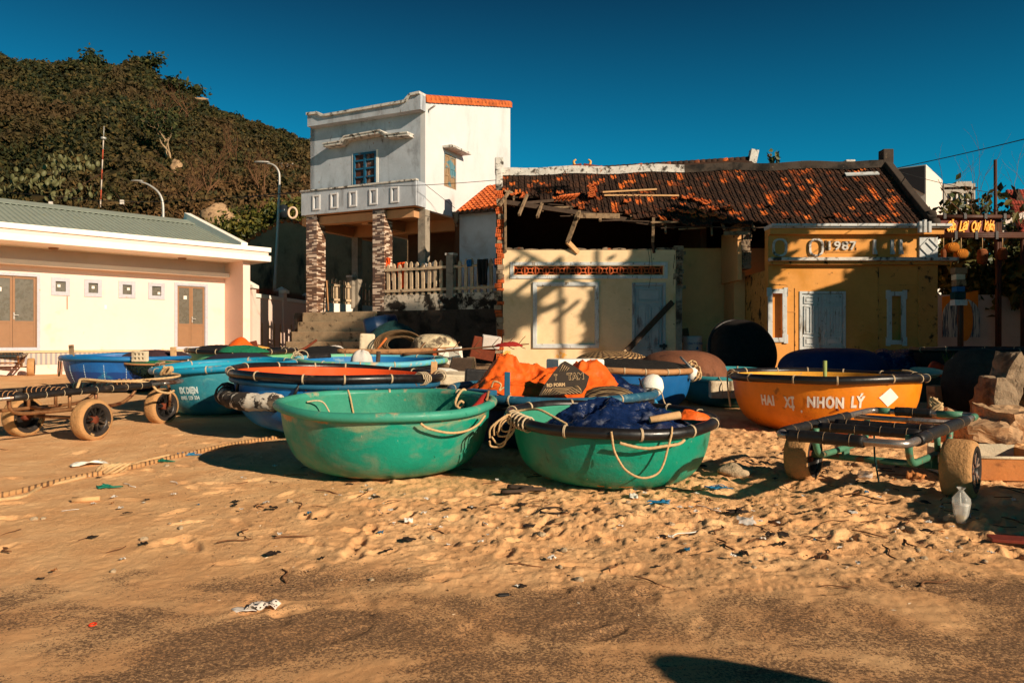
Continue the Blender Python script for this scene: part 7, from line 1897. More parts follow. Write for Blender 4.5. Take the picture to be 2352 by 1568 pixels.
o = MB().box((0, 0, 0), (.46, .4, .5)).build('foam_cube', M['foam_dirty'], bevel=.06); place(o, P(843, 785, 23.2), (0, .03, .2)); tag(o, 'rounded white foam cube at the foot of the steps', 'block')
upturned('stone_mound', 'pale domed cement covered boat under the porch base', 'mound', P(998, 808, 23), .74, .6, .54, mat('rough pale cement', (216, 194, 156), .95, var=.25, vs=2.5, patches=[((96, 82, 66), 2, .5, .6)], bump=.9, bs=22, bd=.03), (0, 0, 0), 6, M['stone'])
heap('black_sheeting', 'black plastic sheeting heaped at the foot of the steps', 'sheeting', P(728, 816, 21.5), 1.05, .5, .26, M['black_cloth'], 1.6, .14, 32, n=80)
heap('grey_sheeting', 'grey torn plastic on the black sheeting', 'sheeting', P(765, 805, 21.8), .3, .2, .14, M['grey_cloth'], 3, .08, 33, n=40)
o = MB().tube([P(680, 810, 20.6), P(705, 797, 20.8), P(727, 781, 21.0)], .035, 8).build('rusty_stake', M['rust']); tag(o, 'rusty stake standing up from the black sheeting', 'stake')
o = MB().tube([P(860, 810, 21.5), P(888, 776, 21.6)], .03, 7).build('orange_stake', mat('orange wood', (196, 104, 46), .8)); tag(o, 'orange stake leaning in front of the rope coil', 'stake')
o = MB().tube([P(960, 806, 21.5), P(977, 786, 21.6)], .018, 6).build('thin_stick', M['stick']); tag(o, 'thin stick in front of the pale domed mound', 'stick')
bp = spline([P(776, 807, 17.0), P(870, 808, 17.0), P(960, 806, 17.0), P(1055, 802, 17.0)], 6)
o = MB().tube(bp, .06, 10, radii=[.062 * (1 + .09 * (i % 6 == 0)) for i in range(len(bp))]).build('bamboo_pole', M['bamboo']); tag(o, 'thick bamboo pole lying behind the light blue boat', 'pole')
br_ = MB(); sp = spline([P(925, 815, 16.4), P(1000, 808, 16.3), P(1075, 801, 16.2), P(1140, 795, 16.1), P(1215, 790, 16.0)], 6)
br_.tube(sp, .03, 7, radii=[.036 - .001 * i for i in range(len(sp))])
for i in (6, 9, 13, 17, 20, 22):
    for s in (-1, 1): br_.tube([sp[i], sp[i] + V(.10, -.02, .09 * s + .03), sp[i] + V(.16, -.03, .13 * s + .05)], .007, 4)
o = br_.build('dry_branch', M['stick']); tag(o, 'dry branch with twigs resting across the rubble towards the orange tarpaulin', 'branch')
heap('red_rag', 'dark red rag wound on the dry branch', 'rag', P(1166, 797, 16.0), .3, .1, .1, M['red_cloth'], 4, .06, 34, n=40)
for k, (x, y, w_, h, rz, mt, lb) in enumerate(((1112, 800, .7, .62, .4, 'rust', 'rusty orange sheet leaning against the porch base'), (1128, 785, .5, .3, .2, 'grey_cloth', 'grey white plastic bag behind the rusty sheet'), (1020, 818, .30, .28, .3, 'foam', 'white plaster chunk in the rubble, left'), (1042, 817, .34, .3, -.3, 'foam', 'white plaster chunk in the rubble, right'), (1007, 816, .22, .24, 0, 'hollow_brick', 'broken hollow red brick in the rubble'))):
    Y = 20.5 if k < 2 else 16.6
    mb = MB(); mb.box((0, 0, 0), (w_, .07 if k == 0 else .18, h)); mb.v = [tuple(Vector(p) + V(noise.noise(V(p[0] * 5, k, p[2] * 5)), 0, noise.noise(V(p[2] * 5, k, p[0] * 5))) * .08) for p in mb.v]
    o = mb.build(('rusty_sheet', 'plastic_bag', 'plaster_chunk', 'plaster_chunk', 'hollow_brick_piece')[k], M[mt], bevel=.015); place(o, P(x, y, Y), (.3, rz * .4, rz)); tag(o, lb, ('sheet', 'bag', 'rubble', 'rubble', 'brick')[k])
# rubble between the blue boats: stones, boards and a burnt foam raft
rn = random.Random(14)
for k in range(26):
    x = rn.uniform(1000, 1105); y = rn.uniform(834, 862); Y = rn.uniform(12.3, 15.5); p = P(x, y, Y); p.z = max(.1, p.z)
    p.z = gz(p.x, p.y) + rn.uniform(.12, .5) * (1 if Y > 13 else .7)
    mb = rock_mb((rn.uniform(.08, .22), rn.uniform(.08, .18), rn.uniform(.05, .13)), k + 60, 7, .4)
    o = mb.build('rubble_stone', M['rubble' if k % 3 else 'stone']); o.location = p; tag(o, 'small broken stone in the rubble between the blue boats', 'stone', 'rubble stones between the blue boats')
def rbf(u, v):
    x = -1.75 + 2.1 * u; y = 11.6 + 4.4 * v; e = min(1, u * 4, (1 - u) * 4, v * 3, (1 - v) * 3)
    return V(x, y, gz(x, y) - .02 + e * (.42 + .12 * noise.noise(V(x * 2.4, y * 2.4, 1)) + .06 * noise.noise(V(x * 8, y * 8, 1))))
o = MB().grid(rbf, 50, 60).build('rubble_bank', M['rubble']); tag(o, 'bank of sand and rubble between the blue boats', None, None, 'structure')
for k, (x, y, w_, d_, h, rz, rx, mt, lb) in enumerate(((1052, 868, .85, .5, .16, .2, .1, 'foam_dirty', 'burnt pale foam slab between the big blue and dark blue boats'), (1040, 880, .7, .4, .14, -.1, .0, 'plaster_break', 'dark lower slab under the burnt foam'), (1058, 842, .4, .03, .34, .5, .5, 'dark_wood', 'weathered board leaning in the rubble'), (1085, 846, .16, .03, .42, -.4, .4, 'old_wood', 'narrow weathered board standing in the rubble'), (1028, 856, .3, .2, .12, .9, .2, 'foam', 'white foam lump on the rubble'), (1095, 872, .34, .3, .30, .1, .0, 'rubber', 'black plastic crate by the orange tarpaulin'))):
    mb = MB().box((0, 0, 0), (w_, d_, h)); o = mb.build(('foam_slab', 'foam_slab', 'board', 'board', 'foam_lump', 'crate')[k], M[mt], bevel=.02); place(o, P(x, y, (11.9, 11.9, 12.6, 12.7, 12.2, 10.9)[k]), (rx, .05, rz)); tag(o, lb, ('slab', 'slab', 'board', 'board', 'foam', 'crate')[k])
# recess: white sack, wood
c = P(1590, 806, 25.0); c.z = gz(c.x, c.y) + .0
z0 = P(1590, 812, 24.6).z
sk_ = thing('white_sack', 'white rice sack with small blue printing in the shaded recess', 'sack', c)
def sj(p, a): return V(p.x * (1 + .07 * math.sin(a * 4 + p.z * 3)), p.y * (1 + .05 * math.sin(a * 5)), p.z)
MB().lathe([(.001, 0), (.28, .0), (.33, .12), (.30, .5), (.27, .85), (.30, 1.06), (.27, 1.1), (.001, .95)], 30, P(1590, 770, 24.9) + V(0, 0, -1.12), jit=sj).build('body', M['grey_cloth'], sk_, True)
vs, fs = text_mesh('CÔNG TY CỔ PHẦN', .085, .003); q = P(1592, 789, 24.9)
MB().add([(q.x + v[0] * .62, q.y - .335 * math.cos(v[0] * 1.6), q.z + v[1] - .04 * (v[0] * 2) ** 2 * 0) for v in vs], fs).build('printing', M['blue_cloth'], sk_, True, normals=False)
MB().lathe([(.001, 0), (.05, 0), (.03, .05), (.001, .1)], 10, q + V(.06, -.34, -.18), sy=.1).build('printed_drop', M['blue_cloth'], sk_, True)
o = MB().box((0, 0, 0), (.3, .05, .45)).build('wood_board', M['stick']); place(o, P(1572, 770, 25.2), (0, -.15, 0)); tag(o, 'brown board standing behind the white rice sack', 'board')

# ------------------------------------------------------------------ right edge: sign, gantry, lanterns, wall, plants
Z1 = lambda x, y: (2037.7 + .183 * x, 344.4 + .183 * y)
GY = 25.5
def g1(x, y, Y=GY): return P(*Z1(x, y), Y)
sg = thing('sign_gantry', 'bamboo gantry carrying a red brown board with gold Vietnamese greeting', 'sign', P(2300, 850, GY))
a, b_ = g1(560, 860), g1(1345, 1042)
MB().bb(a.x, b_.x, GY - .03, GY + .03, b_.z, a.z).build('sign_board', mat('red brown sign board', (112, 44, 28), .6, var=.12, vs=3, bump=.1), sg, True)
MB().bb(a.x, g1(1440, 0).x, GY + .05, GY + .1, g1(0, 1045).z, g1(0, 835).z).build('sign_back', M['dark_wood'], sg, True)
for i, (w_, px, wd) in enumerate((('Gặp', 792, 118), ('Lại', 945, 128), ('Quý', 1103, 125), ('Khách', 1265, 130))):
    vs, fs = text_mesh(w_, .46, .010, .32, .02, .008, .86); xs_ = [v[0] for v in vs]; k = wd * .183 / F * GY / (max(xs_) - min(xs_)); q = g1(px, 962)
    MB().add([(q.x + (v[0] - (max(xs_) + min(xs_)) / 2) * k, q.y - .055 - v[2], q.z + v[1] + .03 * math.sin(v[0] * 9)) for v in vs], fs).build('lettering', M['gold'], sg, True, normals=False)
q = g1(650, 945); MB().tube(spline([q + V(-.12, -.05, .1), q + V(0, -.06, -.02), q + V(.1, -.05, .02)], 4), .02, 6).build('lettering', M['gold'], sg, True)
for k, (x0_, x1_, y0_, dy) in enumerate(((575, 1510, 838, 0), (575, 1510, 850, 0), (650, 1750, 1058, -2), (650, 1750, 1078, -2), (650, 1750, 1098, -2))):
    MB().tube([g1(x0_, y0_) + V(0, -.1, 0), g1(x1_, y0_ + dy) + V(0, -.1, 0)], .05, 9).build('bamboo_bar', M['bamboo_dark'], sg, True)
for x in (830, 1085, 1340): MB().box(g1(x, 1078) + V(0, -.16, 0), (.09, .03, .26)).build('bamboo_binding', M['rubber'], sg, True)
for x in (690, 945, 1200, 1440): MB().box(g1(x, 840) + V(0, -.16, 0), (.09, .03, .18)).build('bamboo_binding', M['rubber'], sg, True)
for x in (1405, 1435): MB().tube([g1(x, 830) + V(0, .1, 0), V(g1(x, 830).x, GY + .1, 0)], .06, 9).build('gantry_post', M['bamboo_dark'], sg, True)
MB().tube([V(g1(1700, 1050).x, GY, 0), g1(1700, 1050)], .07, 9).build('gantry_post', M['bamboo_dark'], sg, True)
def lantern(label, px, py, r_, h, mt, horiz=False, Y=GY - .3):
    c = g1(px, py, Y); t = thing('woven_lantern', label, 'lantern', c, group='woven lanterns under the gantry')
    pr = [(.001, -h / 2), (r_ * .55, -h / 2), (r_ * .9, -h * .32), (r_, 0), (r_ * .92, h * .28), (r_ * .6, h * .45), (.001, h / 2)]
    sp = [(max(.001, p.x), p.y) for p in spline([(a, z, 0) for a, z in pr], 4)]
    o = MB().lathe(sp, 28, M=Matrix.Rotation(R(82), 4, 'Y') if horiz else None).build('basket', mt, t)
    MB().tube([V(0, 0, h * .45 if not horiz else r_), V(.0, 0, (g1(px, 1105, Y).z - c.z))], .012, 5).build('hanger', M['rope'], t)
lantern('small brown woven lantern hanging next to the facade corner', 707, 1305, .085, .36, M['lantern'])
lantern('upper round orange woven lantern', 815, 1225, .165, .42, M['lantern_orange'], True)
lantern('lower round orange woven lantern right of the upper one', 928, 1305, .165, .42, M['lantern_orange'], True)
lantern('tall brown fish basket lantern in the middle', 1195, 1335, .165, .52, M['lantern'])
lantern('brown bell shaped woven lantern farthest right', 1448, 1305, .15, .42, M['lantern'])
# far buildings
fw = Frame(P(2127, 600, 60).x, 60, -38)
t = thing('far_white_building', 'tall plain white building block behind the right verge of the ruin', 'building', (fw.o.x, fw.o.y, 0), (0, 0, fw.rz))
zt_ = fw.pix(2127, 378)[1]; xl = fw.pix(2060, 390)[0]; yd = fw.pixx(2165, 398)[0]
MB().bb(xl - 1, 0, 0, yd, 0, zt_).build('wall', M['far_white'], t)
zc0 = fw.pix(2127, 447)[1]; zc1 = fw.pix(2062, 417)[1]
MB().prism([(xl - 1, zt_ - .12), (-.05, zt_ - .12), (-.05, zc0), (xl - 1, zc1 + 1)], -.25, -.01, lambda a, b_, h: (a, h, b_)).build('recess_shade', M['far_dark'], t)  # dark sheet stands in for a shaded recess in the front
gb_ = Frame(P(2168, 600, 78).x, 78, -6)
t = thing('far_grey_building', 'grey building with a window band and slotted parapet in the distance', 'building', (gb_.o.x, gb_.o.y, 0), (0, 0, gb_.rz))
x1_, z1_ = gb_.pix(2240, 421); _, zw1 = gb_.pix(2200, 444); _, zw0 = gb_.pix(2200, 470); xw0, _ = gb_.pix(2174, 450); xw1, _ = gb_.pix(2237, 450)
sl = [(gb_.pix(px, 0)[0] - .35, gb_.pix(px, 0)[0] + .35, gb_.pix(2200, 435)[1], gb_.pix(2200, 429)[1]) for px in (2177, 2192, 2207.5, 2223)]
MB().panel(0, x1_, 0, z1_, 0, 5, [(xw0, xw1, zw0, zw1)] + sl).build('wall', M['far_grey'], t)
wn = MB()
for k in range(6):
    xx = xw0 + (xw1 - xw0) * k / 5; wn.bb(xx - .08, xx + .08, .05, .2, zw0, zw1)
wo = wn.build('window', M['far_white'], t); MB().bb(xw0, xw1, .25, .3, zw0, zw1).build('pane', M['glass_dark'], wo); TM[wo.name] = TM[t.name]
MB().bb(gb_.pix(2202, 0)[0], x1_ - .1, .5, 4, z1_, gb_.pix(2202, 415)[1]).build('roof_room', M['far_grey'], t)
t = thing('red_tile_house', 'white house with a dark red tiled roof at the right edge', 'house', P(2340, 850, 30))
rp_ = MB(); p0, p1, p2, p3 = P(2314, 439, 30), P(2500, 436, 30), P(2520, 560, 27), P(2352, 548, 27)
nn = 26
for k in range(nn):
    for j in range(9):
        a = p0.lerp(p1, k / nn); b_ = p3.lerp(p2, k / nn); p, q = a.lerp(b_, j / 9), a.lerp(b_, (j + 1.15) / 9); rp_.tube([p, q + V(0, 0, -.0)], .09, 6, radii=[.08, .1], caps=False)
rp_.build('tile_roof', mat('dark red tile', (142, 56, 40), .85, var=.2, vs=5, bump=.2), t, True)
MB().prism([(P(2303, 495, 28).x, P(2303, 508, 28).z), (P(2350, 480, 28).x, P(2350, 487, 28).z), (20.5, P(2350, 487, 28).z), (20.5, -.2), (P(2303, 495, 28).x, -.2)], 28, 28.2, lambda a, b_, h: (a, h, b_)).bb(P(2352, 0, 30.5).x - .6, 24, 30.4, 30.6, 0, 6.5).build('wall', M['far_white'], t, True)
MB().prism([(P(2312, 440, 29.9).x, P(2314, 441, 29.9).z), (P(2365, 548, 29.9).x, P(2330, 548, 29.9).z), (P(2312, 440, 29.9).x - .3, P(2330, 548, 29.9).z)], 29.2, 29.5, lambda a, b_, h: (a, h, b_)).build('gable', M['dark_wood'], t, True)
# thin pole and twiggy tree
o = MB().tube([P(2288, 800, 27), P(2286, 367, 27)], .055, 8).build('thin_pole', M['bamboo_dark']); tag(o, 'thin dark pole rising above the gantry', 'pole')
def green_tree(label, base, h, r_, seed, nleaf, size=.15, mt='leaf_tree', spread=.55, crown=None, name='leafy_tree'):
    rn = random.Random(seed); t = thing(name, label, 'tree', base); tr = MB(); cr = MB(); tips = []
    d = V(rn.gauss(0, .06), 0, 1).normalized(); p1 = d * h * .45
    tr.tube(spline([V(0, 0, -.2), p1 * .5 + V(.06, 0, 0), p1], 5), r_, 8, radii=[r_ * (1 - .04 * i) for i in range(11)])
    for j in range(7): tips += branch(cr, p1 * rn.uniform(.75, 1), V(rn.gauss(0, spread), rn.gauss(0, spread), .6).normalized(), h * .26, r_ * .5, 2, rn, .6)
    tr.build('trunk', M['dark_wood'], t); cr.build('limbs', M['dark_wood'], t, normals=False)
    rg = np.random.default_rng(seed); tp = np.array([tuple(x) for x in tips]); c = tp[rg.integers(0, len(tp), nleaf)] + rg.normal(size=(nleaf, 3)) * h * .06
    vv, ff = leaf_quads(c, size, rg); np_mesh('crown', vv, ff, M[mt], t); return t
bare_tree('bare twiggy tree beside the thin pole above the gantry', P(2296, 850, 27.5) + V(0, 0, 0), 8.6, .06, 91, 3, 'twig', 0, 5, None, .3)
green_tree('dark leafy tree behind the lanterns and the gantry', P(2262, 850, 27.5), 4.6, .14, 92, 2600, .2)
green_tree('leafy tree above the gantry board in front of the grey building', P(2252, 850, 29), 6.9, .12, 93, 1000, .2, spread=.22)
green_tree('dark leafy tree filling the right edge behind the wall', P(2345, 850, 26.8), 4.4, .13, 94, 2200, .2)
# mural wall, signpost with plank boards
mw = thing('mural_wall', 'low wall painted with a blue white waterfall on orange', 'wall', P(2206, 790, 26.3))
Z2 = lambda x, y: (2066.4 + .3295 * x, 602.7 + .3295 * y)
def g2(x, y, Y=26.3): return P(*Z2(x, y), Y)
a, b_ = g2(240, 225), g2(640, 560)
MB().bb(a.x, b_.x + 3.2, 26.3, 26.5, -.1, a.z).build('wall', mat('dull white mural wall', (196, 186, 176), .9, var=.1), mw, True)
MB().prism([(g2(295, 0).x, g2(0, 240).z), (g2(545, 0).x, g2(0, 195).z), (g2(545, 0).x, g2(0, 515).z), (g2(295, 0).x, g2(0, 515).z)], 26.285, 26.297, lambda p, q, h: (p, h, q)).build('orange_ground', mat('mural orange', (226, 140, 40), .9, var=.15), mw, True)
ms = NT('mural waterfall'); co = ms.objco(); mx_, my_, mz_ = ms.sep(co); wv_ = ms.noise(co, 6.0, 4, .6, .4, (3.5, 1, .25))
M['mural_blue'] = ms.out(ms.mix(ms.rng(wv_, .4, .58), lin((40, 84, 110)), lin((196, 208, 200))), .9)
cx0, cz0, cxr = g2(425, 0).x, g2(0, 520).z, abs(g2(555, 0).x - g2(295, 0).x) / 2
hh_ = g2(0, 248).z - cz0
out_ = [(cx0 - cxr, cz0)] + [(cx0 - cxr * math.cos(s) * (1 if abs(math.cos(s)) < .9 else 1), cz0 + hh_ * (.55 + .45 * math.sin(s))) for s in [i * math.pi / 14 for i in range(15)]] + [(cx0 + cxr, cz0)]
inn = [(cx0 + .1 - .30 * math.cos(s), g2(0, 400).z + .75 * math.sin(s)) for s in [i * math.pi / 12 for i in range(25)]]
MB().prism(out_, 26.262, 26.282, lambda p, q, h: (p, h, q)).build('waterfall', M['mural_blue'], mw, True)
MB().prism([(cx0 + .12 + .27 * math.cos(s), g2(0, 400).z + .72 * math.sin(s)) for s in [i * math.pi / 12 for i in range(24)]], 26.245, 26.26, lambda p, q, h: (p, h, q)).build('painted_opening', mat('mural inner orange', (214, 140, 50), .9), mw, True)
sp_ = thing('sign_post', 'dark post with six small stacked boards at the right of the facade', 'post', P(2206, 860, 20.5))
SY = 20.5
MB().cyl(P(2206, 870, SY), P(2206, 615, SY), .075, n=12).build('post', M['bamboo_dark'], sp_, True)
for (x0_, x1_, y0_, y1_, mt) in ((370, 455, 38, 80, 'old_wood'), (377, 440, 83, 122, 'foam_dirty'), (378, 447, 125, 165, 'old_wood'), (380, 438, 169, 205, 'blue_cloth'), (368, 445, 208, 256, 'net_teal'), (368, 455, 260, 300, 'white_wood')):
    p, q = P(*Z2(x0_, y0_), SY), P(*Z2(x1_, y1_), SY); MB().bb(p.x, q.x, SY - .12, SY + .12, q.z, p.z).build('board', M[mt], sp_, True, bevel=.008)
# clutter in the shade
o = MB().cyl(V(0, 0, -.13), V(0, 0, .13), .13, .17, 18).build('orange_bucket', M['red_plastic']); place(o, P(2146, 854, 15.0), (0, .9, .3)); tag(o, 'orange plastic bucket lying in the shade behind the yellow boat', 'bucket')
o = MB().lathe([(.001, 0), (.2, 0), (.28, .09), (.3, .1), (.27, .07), (.001, .02)], 24).build('basin', M['foam_dirty']); place(o, P(2128, 862, 14.6), (.2, 0, 0)); tag(o, 'pale round basin beside the orange bucket', 'basin')
bst = MB().bb(-.35, .35, -.3, .3, -.55, 0).build('basin_stand', M['dark_wood']); place(bst, P(2128, 866, 14.8)); tag(bst, 'dark crate below the pale basin', 'crate')
rn = random.Random(5); mb = MB(); c = P(2180, 845, 16)
for k in range(26):
    a = rn.uniform(0, 6.28); l = rn.uniform(.25, .45); d = V(math.cos(a) * .5, math.sin(a) * .5, .8); s = V(-math.sin(a), math.cos(a), 0) * .03
    mb.add([c - s, c + s, c + d * l * .6 + s * .8, c + d * l, c + d * l * .6 - s * .8], [(0, 1, 2, 3, 4)])
t = thing('spiky_plant', 'small spiky plant in the shade by the sign post', 'plant', c); mb.build('leaves', M['leaf_tree'], t, True)
MB().lathe([(.001, -.4), (.17, -.4), (.22, -.02), (.001, 0)], 16, c).build('pot', M['dark_cement'], t, True)
o = MB().box((0, 0, 0), (.19, .17, .75)).build('timber_post', M['raw_wood'], bevel=.01); place(o, P(2150, 925, 12.2) + V(0, 0, -.1), (0, -.06, .3)); tag(o, 'short sawn timber standing right of the yellow boat', 'timber')
def bj(p, a): return p * (1 + .06 * noise.noise(p * 3))
nb_ = thing('netted_bundle', 'big dark sack wrapped in netting left of the concrete blocks', 'bundle', P(2245, 930, 12.0))
MB().lathe([(.001, -.62), (.28, -.58), (.46, -.3), (.5, 0), (.44, .3), (.25, .5), (.001, .54)], 32, P(2243, 878, 12.0), jit=bj).build('sack', mat('dark netted sack', (50, 52, 48), .95, var=.3, vs=9, bump=1.0, bs=60, bd=.02), nb_, True)
o = MB().box((0, 0, 0), (.42, .34, .22)).build('net_crate', mat('pale teal netting', (120, 150, 140), .9, var=.3, vs=14, bump=1.0, bs=70), bevel=.02); place(o, P(2228, 832, 12.0), (.2, -.3, .4)); tag(o, 'pale teal netted crate on top of the dark netted sack', 'crate')
heap('teal_net', 'teal net lying on the dark netted sack', 'net', P(2262, 838, 12.0), .3, .25, .08, M['net_teal'], 4, .04, 41, n=40)
def slab(label, pts, c, rot, mt, seed, bev=.05, amp=.09):
    mb = MB(); bm = bmesh.new(); bmesh.ops.create_cube(bm, size=1.0); bmesh.ops.subdivide_edges(bm, edges=bm.edges, cuts=7, use_grid_fill=True)
    for v in bm.verts:
        p = Vector((v.co.x * pts[0], v.co.y * pts[1], v.co.z * pts[2])); q = p * 3 + V(seed, 0, 0)
        v.co = p + V(noise.noise(q), noise.noise(q + V(9, 0, 0)), noise.noise(q + V(0, 9, 0))) * amp + V(noise.noise(q * 3), noise.noise(q * 3 + V(9, 0, 0)), noise.noise(q * 3 + V(0, 9, 0))) * amp * .5
        if v.co.length > Vector(pts).length * .40: v.co *= .94
    me = bpy.data.meshes.new('concrete_block'); bm.to_mesh(me); bm.free(); me.materials.append(M[mt])
    for p in me.polygons: p.use_smooth = False
    o = link('concrete_block', me); place(o, c, rot); return tag(o, label, 'block', 'broken concrete blocks at the right edge')
M['block'] = mat('broken concrete', (142, 120, 96), .95, var=.25, vs=4, patches=[((88, 72, 56), 3, .52, .68)], bump=.9, bs=22, bd=.03)
slab('pale broken concrete block tilted on top of the heap at the right edge', (.34, .4, .72), P(2312, 866, 10.6), (0, .6, .3), 'block', 1)
slab('upright pale concrete block left of the tilted one', (.28, .36, .62), P(2283, 918, 10.4), (0, .1, .2), 'block', 2)
slab('dark concrete block in the shade under the tilted one', (.6, .5, .7), P(2345, 935, 10.8), (.1, -.1, .5), 'block', 3)
slab('low rough rock below the concrete blocks', (.8, .6, .4), P(2318, 975, 9.9), (.1, .1, .3), 'rubble', 4, amp=.1)
slab('flat rubble slab behind the carton box', (.7, .5, .2), P(2270, 990, 9.6), (.1, .05, -.2), 'rubble', 5, amp=.08)
for k in range(9):
    p = P(RND.uniform(2150, 2360), RND.uniform(940, 985), RND.uniform(9.8, 11.5)); p.z = gz(p.x, p.y) + RND.uniform(.05, .2)
    o = rock_mb((RND.uniform(.12, .28), RND.uniform(.12, .22), RND.uniform(.08, .18)), k + 90, 8, .4).build('rubble_rock', M['rubble']); o.location = p; tag(o, 'rough rock in the shaded heap at the right edge', 'rock', 'rocks in the right heap')
bx_ = thing('carton_box', 'torn open brown and white carton box behind the right cart wheel', 'box', gp(2262, 1090), (0, 0, R(-8)))
w_, d_, h = .40, .30, .235
def tornwall(p, q, m, hh, sd):
    mb = MB(); n = 14; p, q = Vector(p), Vector(q); up = V(0, 0, 1)
    vs = [p.lerp(q, i / n) for i in range(n + 1)] + [p.lerp(q, i / n) + up * (hh + .018 * noise.noise(V(i * .8, sd, 0))) for i in range(n + 1)]
    mb.add(vs, [(i, i + 1, n + 2 + i, n + 1 + i) for i in range(n)]); mb.build('side', m, bx_, solid=.012, normals=False)
tornwall((-w_, -d_, 0), (w_, -d_, 0), M['cardboard'], h * .9, 1); tornwall((w_, -d_, 0), (w_, d_, 0), M['cardboard'], h, 2); tornwall((-w_, d_, 0), (w_, d_, 0), M['foam_dirty'], h * 1.1, 3); tornwall((-w_, -d_, 0), (-w_, d_, 0), M['foam_dirty'], h, 4)
MB().bb(-w_, w_, -d_, d_, 0, .015).build('bottom', M['cardboard'], bx_)
MB().tube([V(-w_, -d_ - .01, h * .88), V(w_, -d_ - .01, h * .9)], .014, 6).build('torn_edge', M['foam_dirty'], bx_)
# drink bag with a cup
c = gp(2208, 1200)
dk = thing('drink_bag', 'clear plastic bag holding a takeaway cup with a straw', 'cup', c); dk.scale = (1.0, 1.0, .84)
MB().lathe([(.001, .0), (.030, .0), (.048, .15), (.050, .155), (.001, .155)], 22).build('cup', M['clear'], dk)
MB().lathe([(.001, .004), (.029, .004), (.036, .06), (.001, .06)], 20).build('drink', M['drink'], dk)
MB().lathe([(.051, .150), (.052, .16), (.001, .168)], 20).build('cup_lid', M['clear'], dk)
MB().cyl((0, 0, .05), (-.015, -.01, .26), .004, n=7).build('straw', M['foam'], dk)
def bgj(p, a): return V(p.x * (1 + .07 * math.sin(a * 6 + p.z * 30)), p.y * (1 + .06 * math.sin(a * 7)), p.z)
MB().lathe([(.03, .002), (.050, .08), (.058, .17), (.056, .21), (.03, .25), (.014, .275), (.03, .30)], 30, jit=bgj).build('bag', m_clear('thin bag', (240, 236, 226), .28), dk)
o = MB().cyl(V(0, -.06, 0), V(0, .06, 0), .04, .034, 16).build('plastic_cup', M['clear']); place(o, gp(1987 * 1, 1098) + V(0, 0, .035), (0, 0, .9)); tag(o, 'clear plastic cup lying on the sand under the right cart', 'cup')
# power lines
def wire(label, pts, r_=.012):
    o = MB().tube(spline(pts, 8), r_, 4).build('power_line', M['wire']); tag(o, label, 'cable')
wire('black cable running from the ruin verge up to the upper right corner', [P(2058, 387, 26.9), P(2200, 356, 24), P(2352, 320, 20), P(2500, 280, 17)], .014)
wire('thin cable sagging across the far buildings to the twiggy tree', [P(2062, 394, 26.9), P(2160, 420, 29), P(2260, 440, 30), P(2352, 452, 30)], .012)
wire('thin cable crossing the white house front to the broken verge', [P(560, 452, 33), P(800, 432, 25.5), P(1000, 424, 25), P(1165, 412, 27)], .010)
wire('dark cable low across the hillside above the green roof', [P(-20, 438, 30), P(250, 462, 31), P(450, 460, 32), P(700, 442, 27)], .010)
wire('slack cable looping down the sunlit side wall of the white house', [P(977, 424, 26.2), P(1010, 450, 27), P(1045, 478, 27.4)], .010)
wire('second thin cable along the hillside', [P(-20, 470, 60), P(300, 448, 60), P(640, 452, 50)], .012)

# ------------------------------------------------------------------ ropes and litter on the sand
def ground_rope(label, pts, r_, mt='rope', k=0):
    w_ = []
    for (x, y) in pts:
        p = gp(x, y); p.z += r_ * .45; w_.append(p)
    o = rope_mb(w_, r_, 10).build('rope', M[mt], normals=False); return tag(o, label, 'rope')
mat2 = mat('black and tan rope', (196, 154, 104), .9, var=.2, vs=20, bump=.6, bs=160, bd=.004); M['rope_dark'] = mat2
big = [(-20, 1146), (60, 1128), (150, 1105), (240, 1088), (320, 1072), (400, 1052), (480, 1034), (560, 1018), (640, 1006)]
sr = NT('tarred strand rope'); co = sr.objco(); sx_, sy_, sz_ = sr.sep(co); sv = sr.math('SINE', sr.math('ADD', sr.math('MULTIPLY', sx_, 120.0), sr.math('MULTIPLY', sy_, 70.0)))
sn_ = sr.noise(co, 5.0, 4); sv = sr.math('ADD', sv, sr.math('MULTIPLY', sr.math('SUBTRACT', sn_, .5), 3.0)); M['strand'] = sr.out(sr.mix(sr.rng(sv, .0, .9), lin((184, 138, 90)), lin((100, 72, 50))), .9)
ground_rope('thick tarred black and tan rope lying across the left sand', big, .027, 'strand')
ground_rope('thin pale rope lying along the thick tarred rope', [(-20, 1152), (30, 1146), (60, 1140), (95, 1120), (140, 1110), (200, 1095), (260, 1082), (330, 1060), (390, 1046)], .016)
for k in range(5):
    c = gp(252 + k * 4, 1087); rn = random.Random(k + 70)
    pts = [c + V(.11 * math.cos(s + k) + rn.gauss(0, .01), .06 * math.sin(s * 1.2 + k), .05 + .045 * math.sin(s * 1.7 + k)) for s in [i * .9 for i in range(8)]]
    o = rope_mb(pts, .014).build('rope_knot', M['rope'], normals=False); tag(o, 'loop of the frayed pale knot on the thick tarred rope', 'rope', 'frayed knot on the tarred rope')
def rag(label, x, y, w_, d_, mt, seed, name='plastic_scrap', cat='scrap', h=.03, group=None, mat_=None):
    c = gp(x, y); rz = random.Random(seed).uniform(0, 3.1)
    def fn(u, v):
        q = V((u - .5) * w_, (v - .5) * d_, 0); k = noise.noise(V(u * 3 + seed, v * 3, seed)) ; q.z = h * (.6 + k) * (1 - (2 * u - 1) ** 4 * .6)
        q.x += .12 * w_ * noise.noise(V(v * 3, seed, 1)); q.y += .12 * d_ * noise.noise(V(u * 3, seed, 5)); return q
    o = MB().grid(fn, 12, 9).build(name, mat_ or M[mt], solid=.002, normals=False); place(o, c, (0, 0, rz if name != 'leopard_cloth' else 0)); return tag(o, label, cat, group)
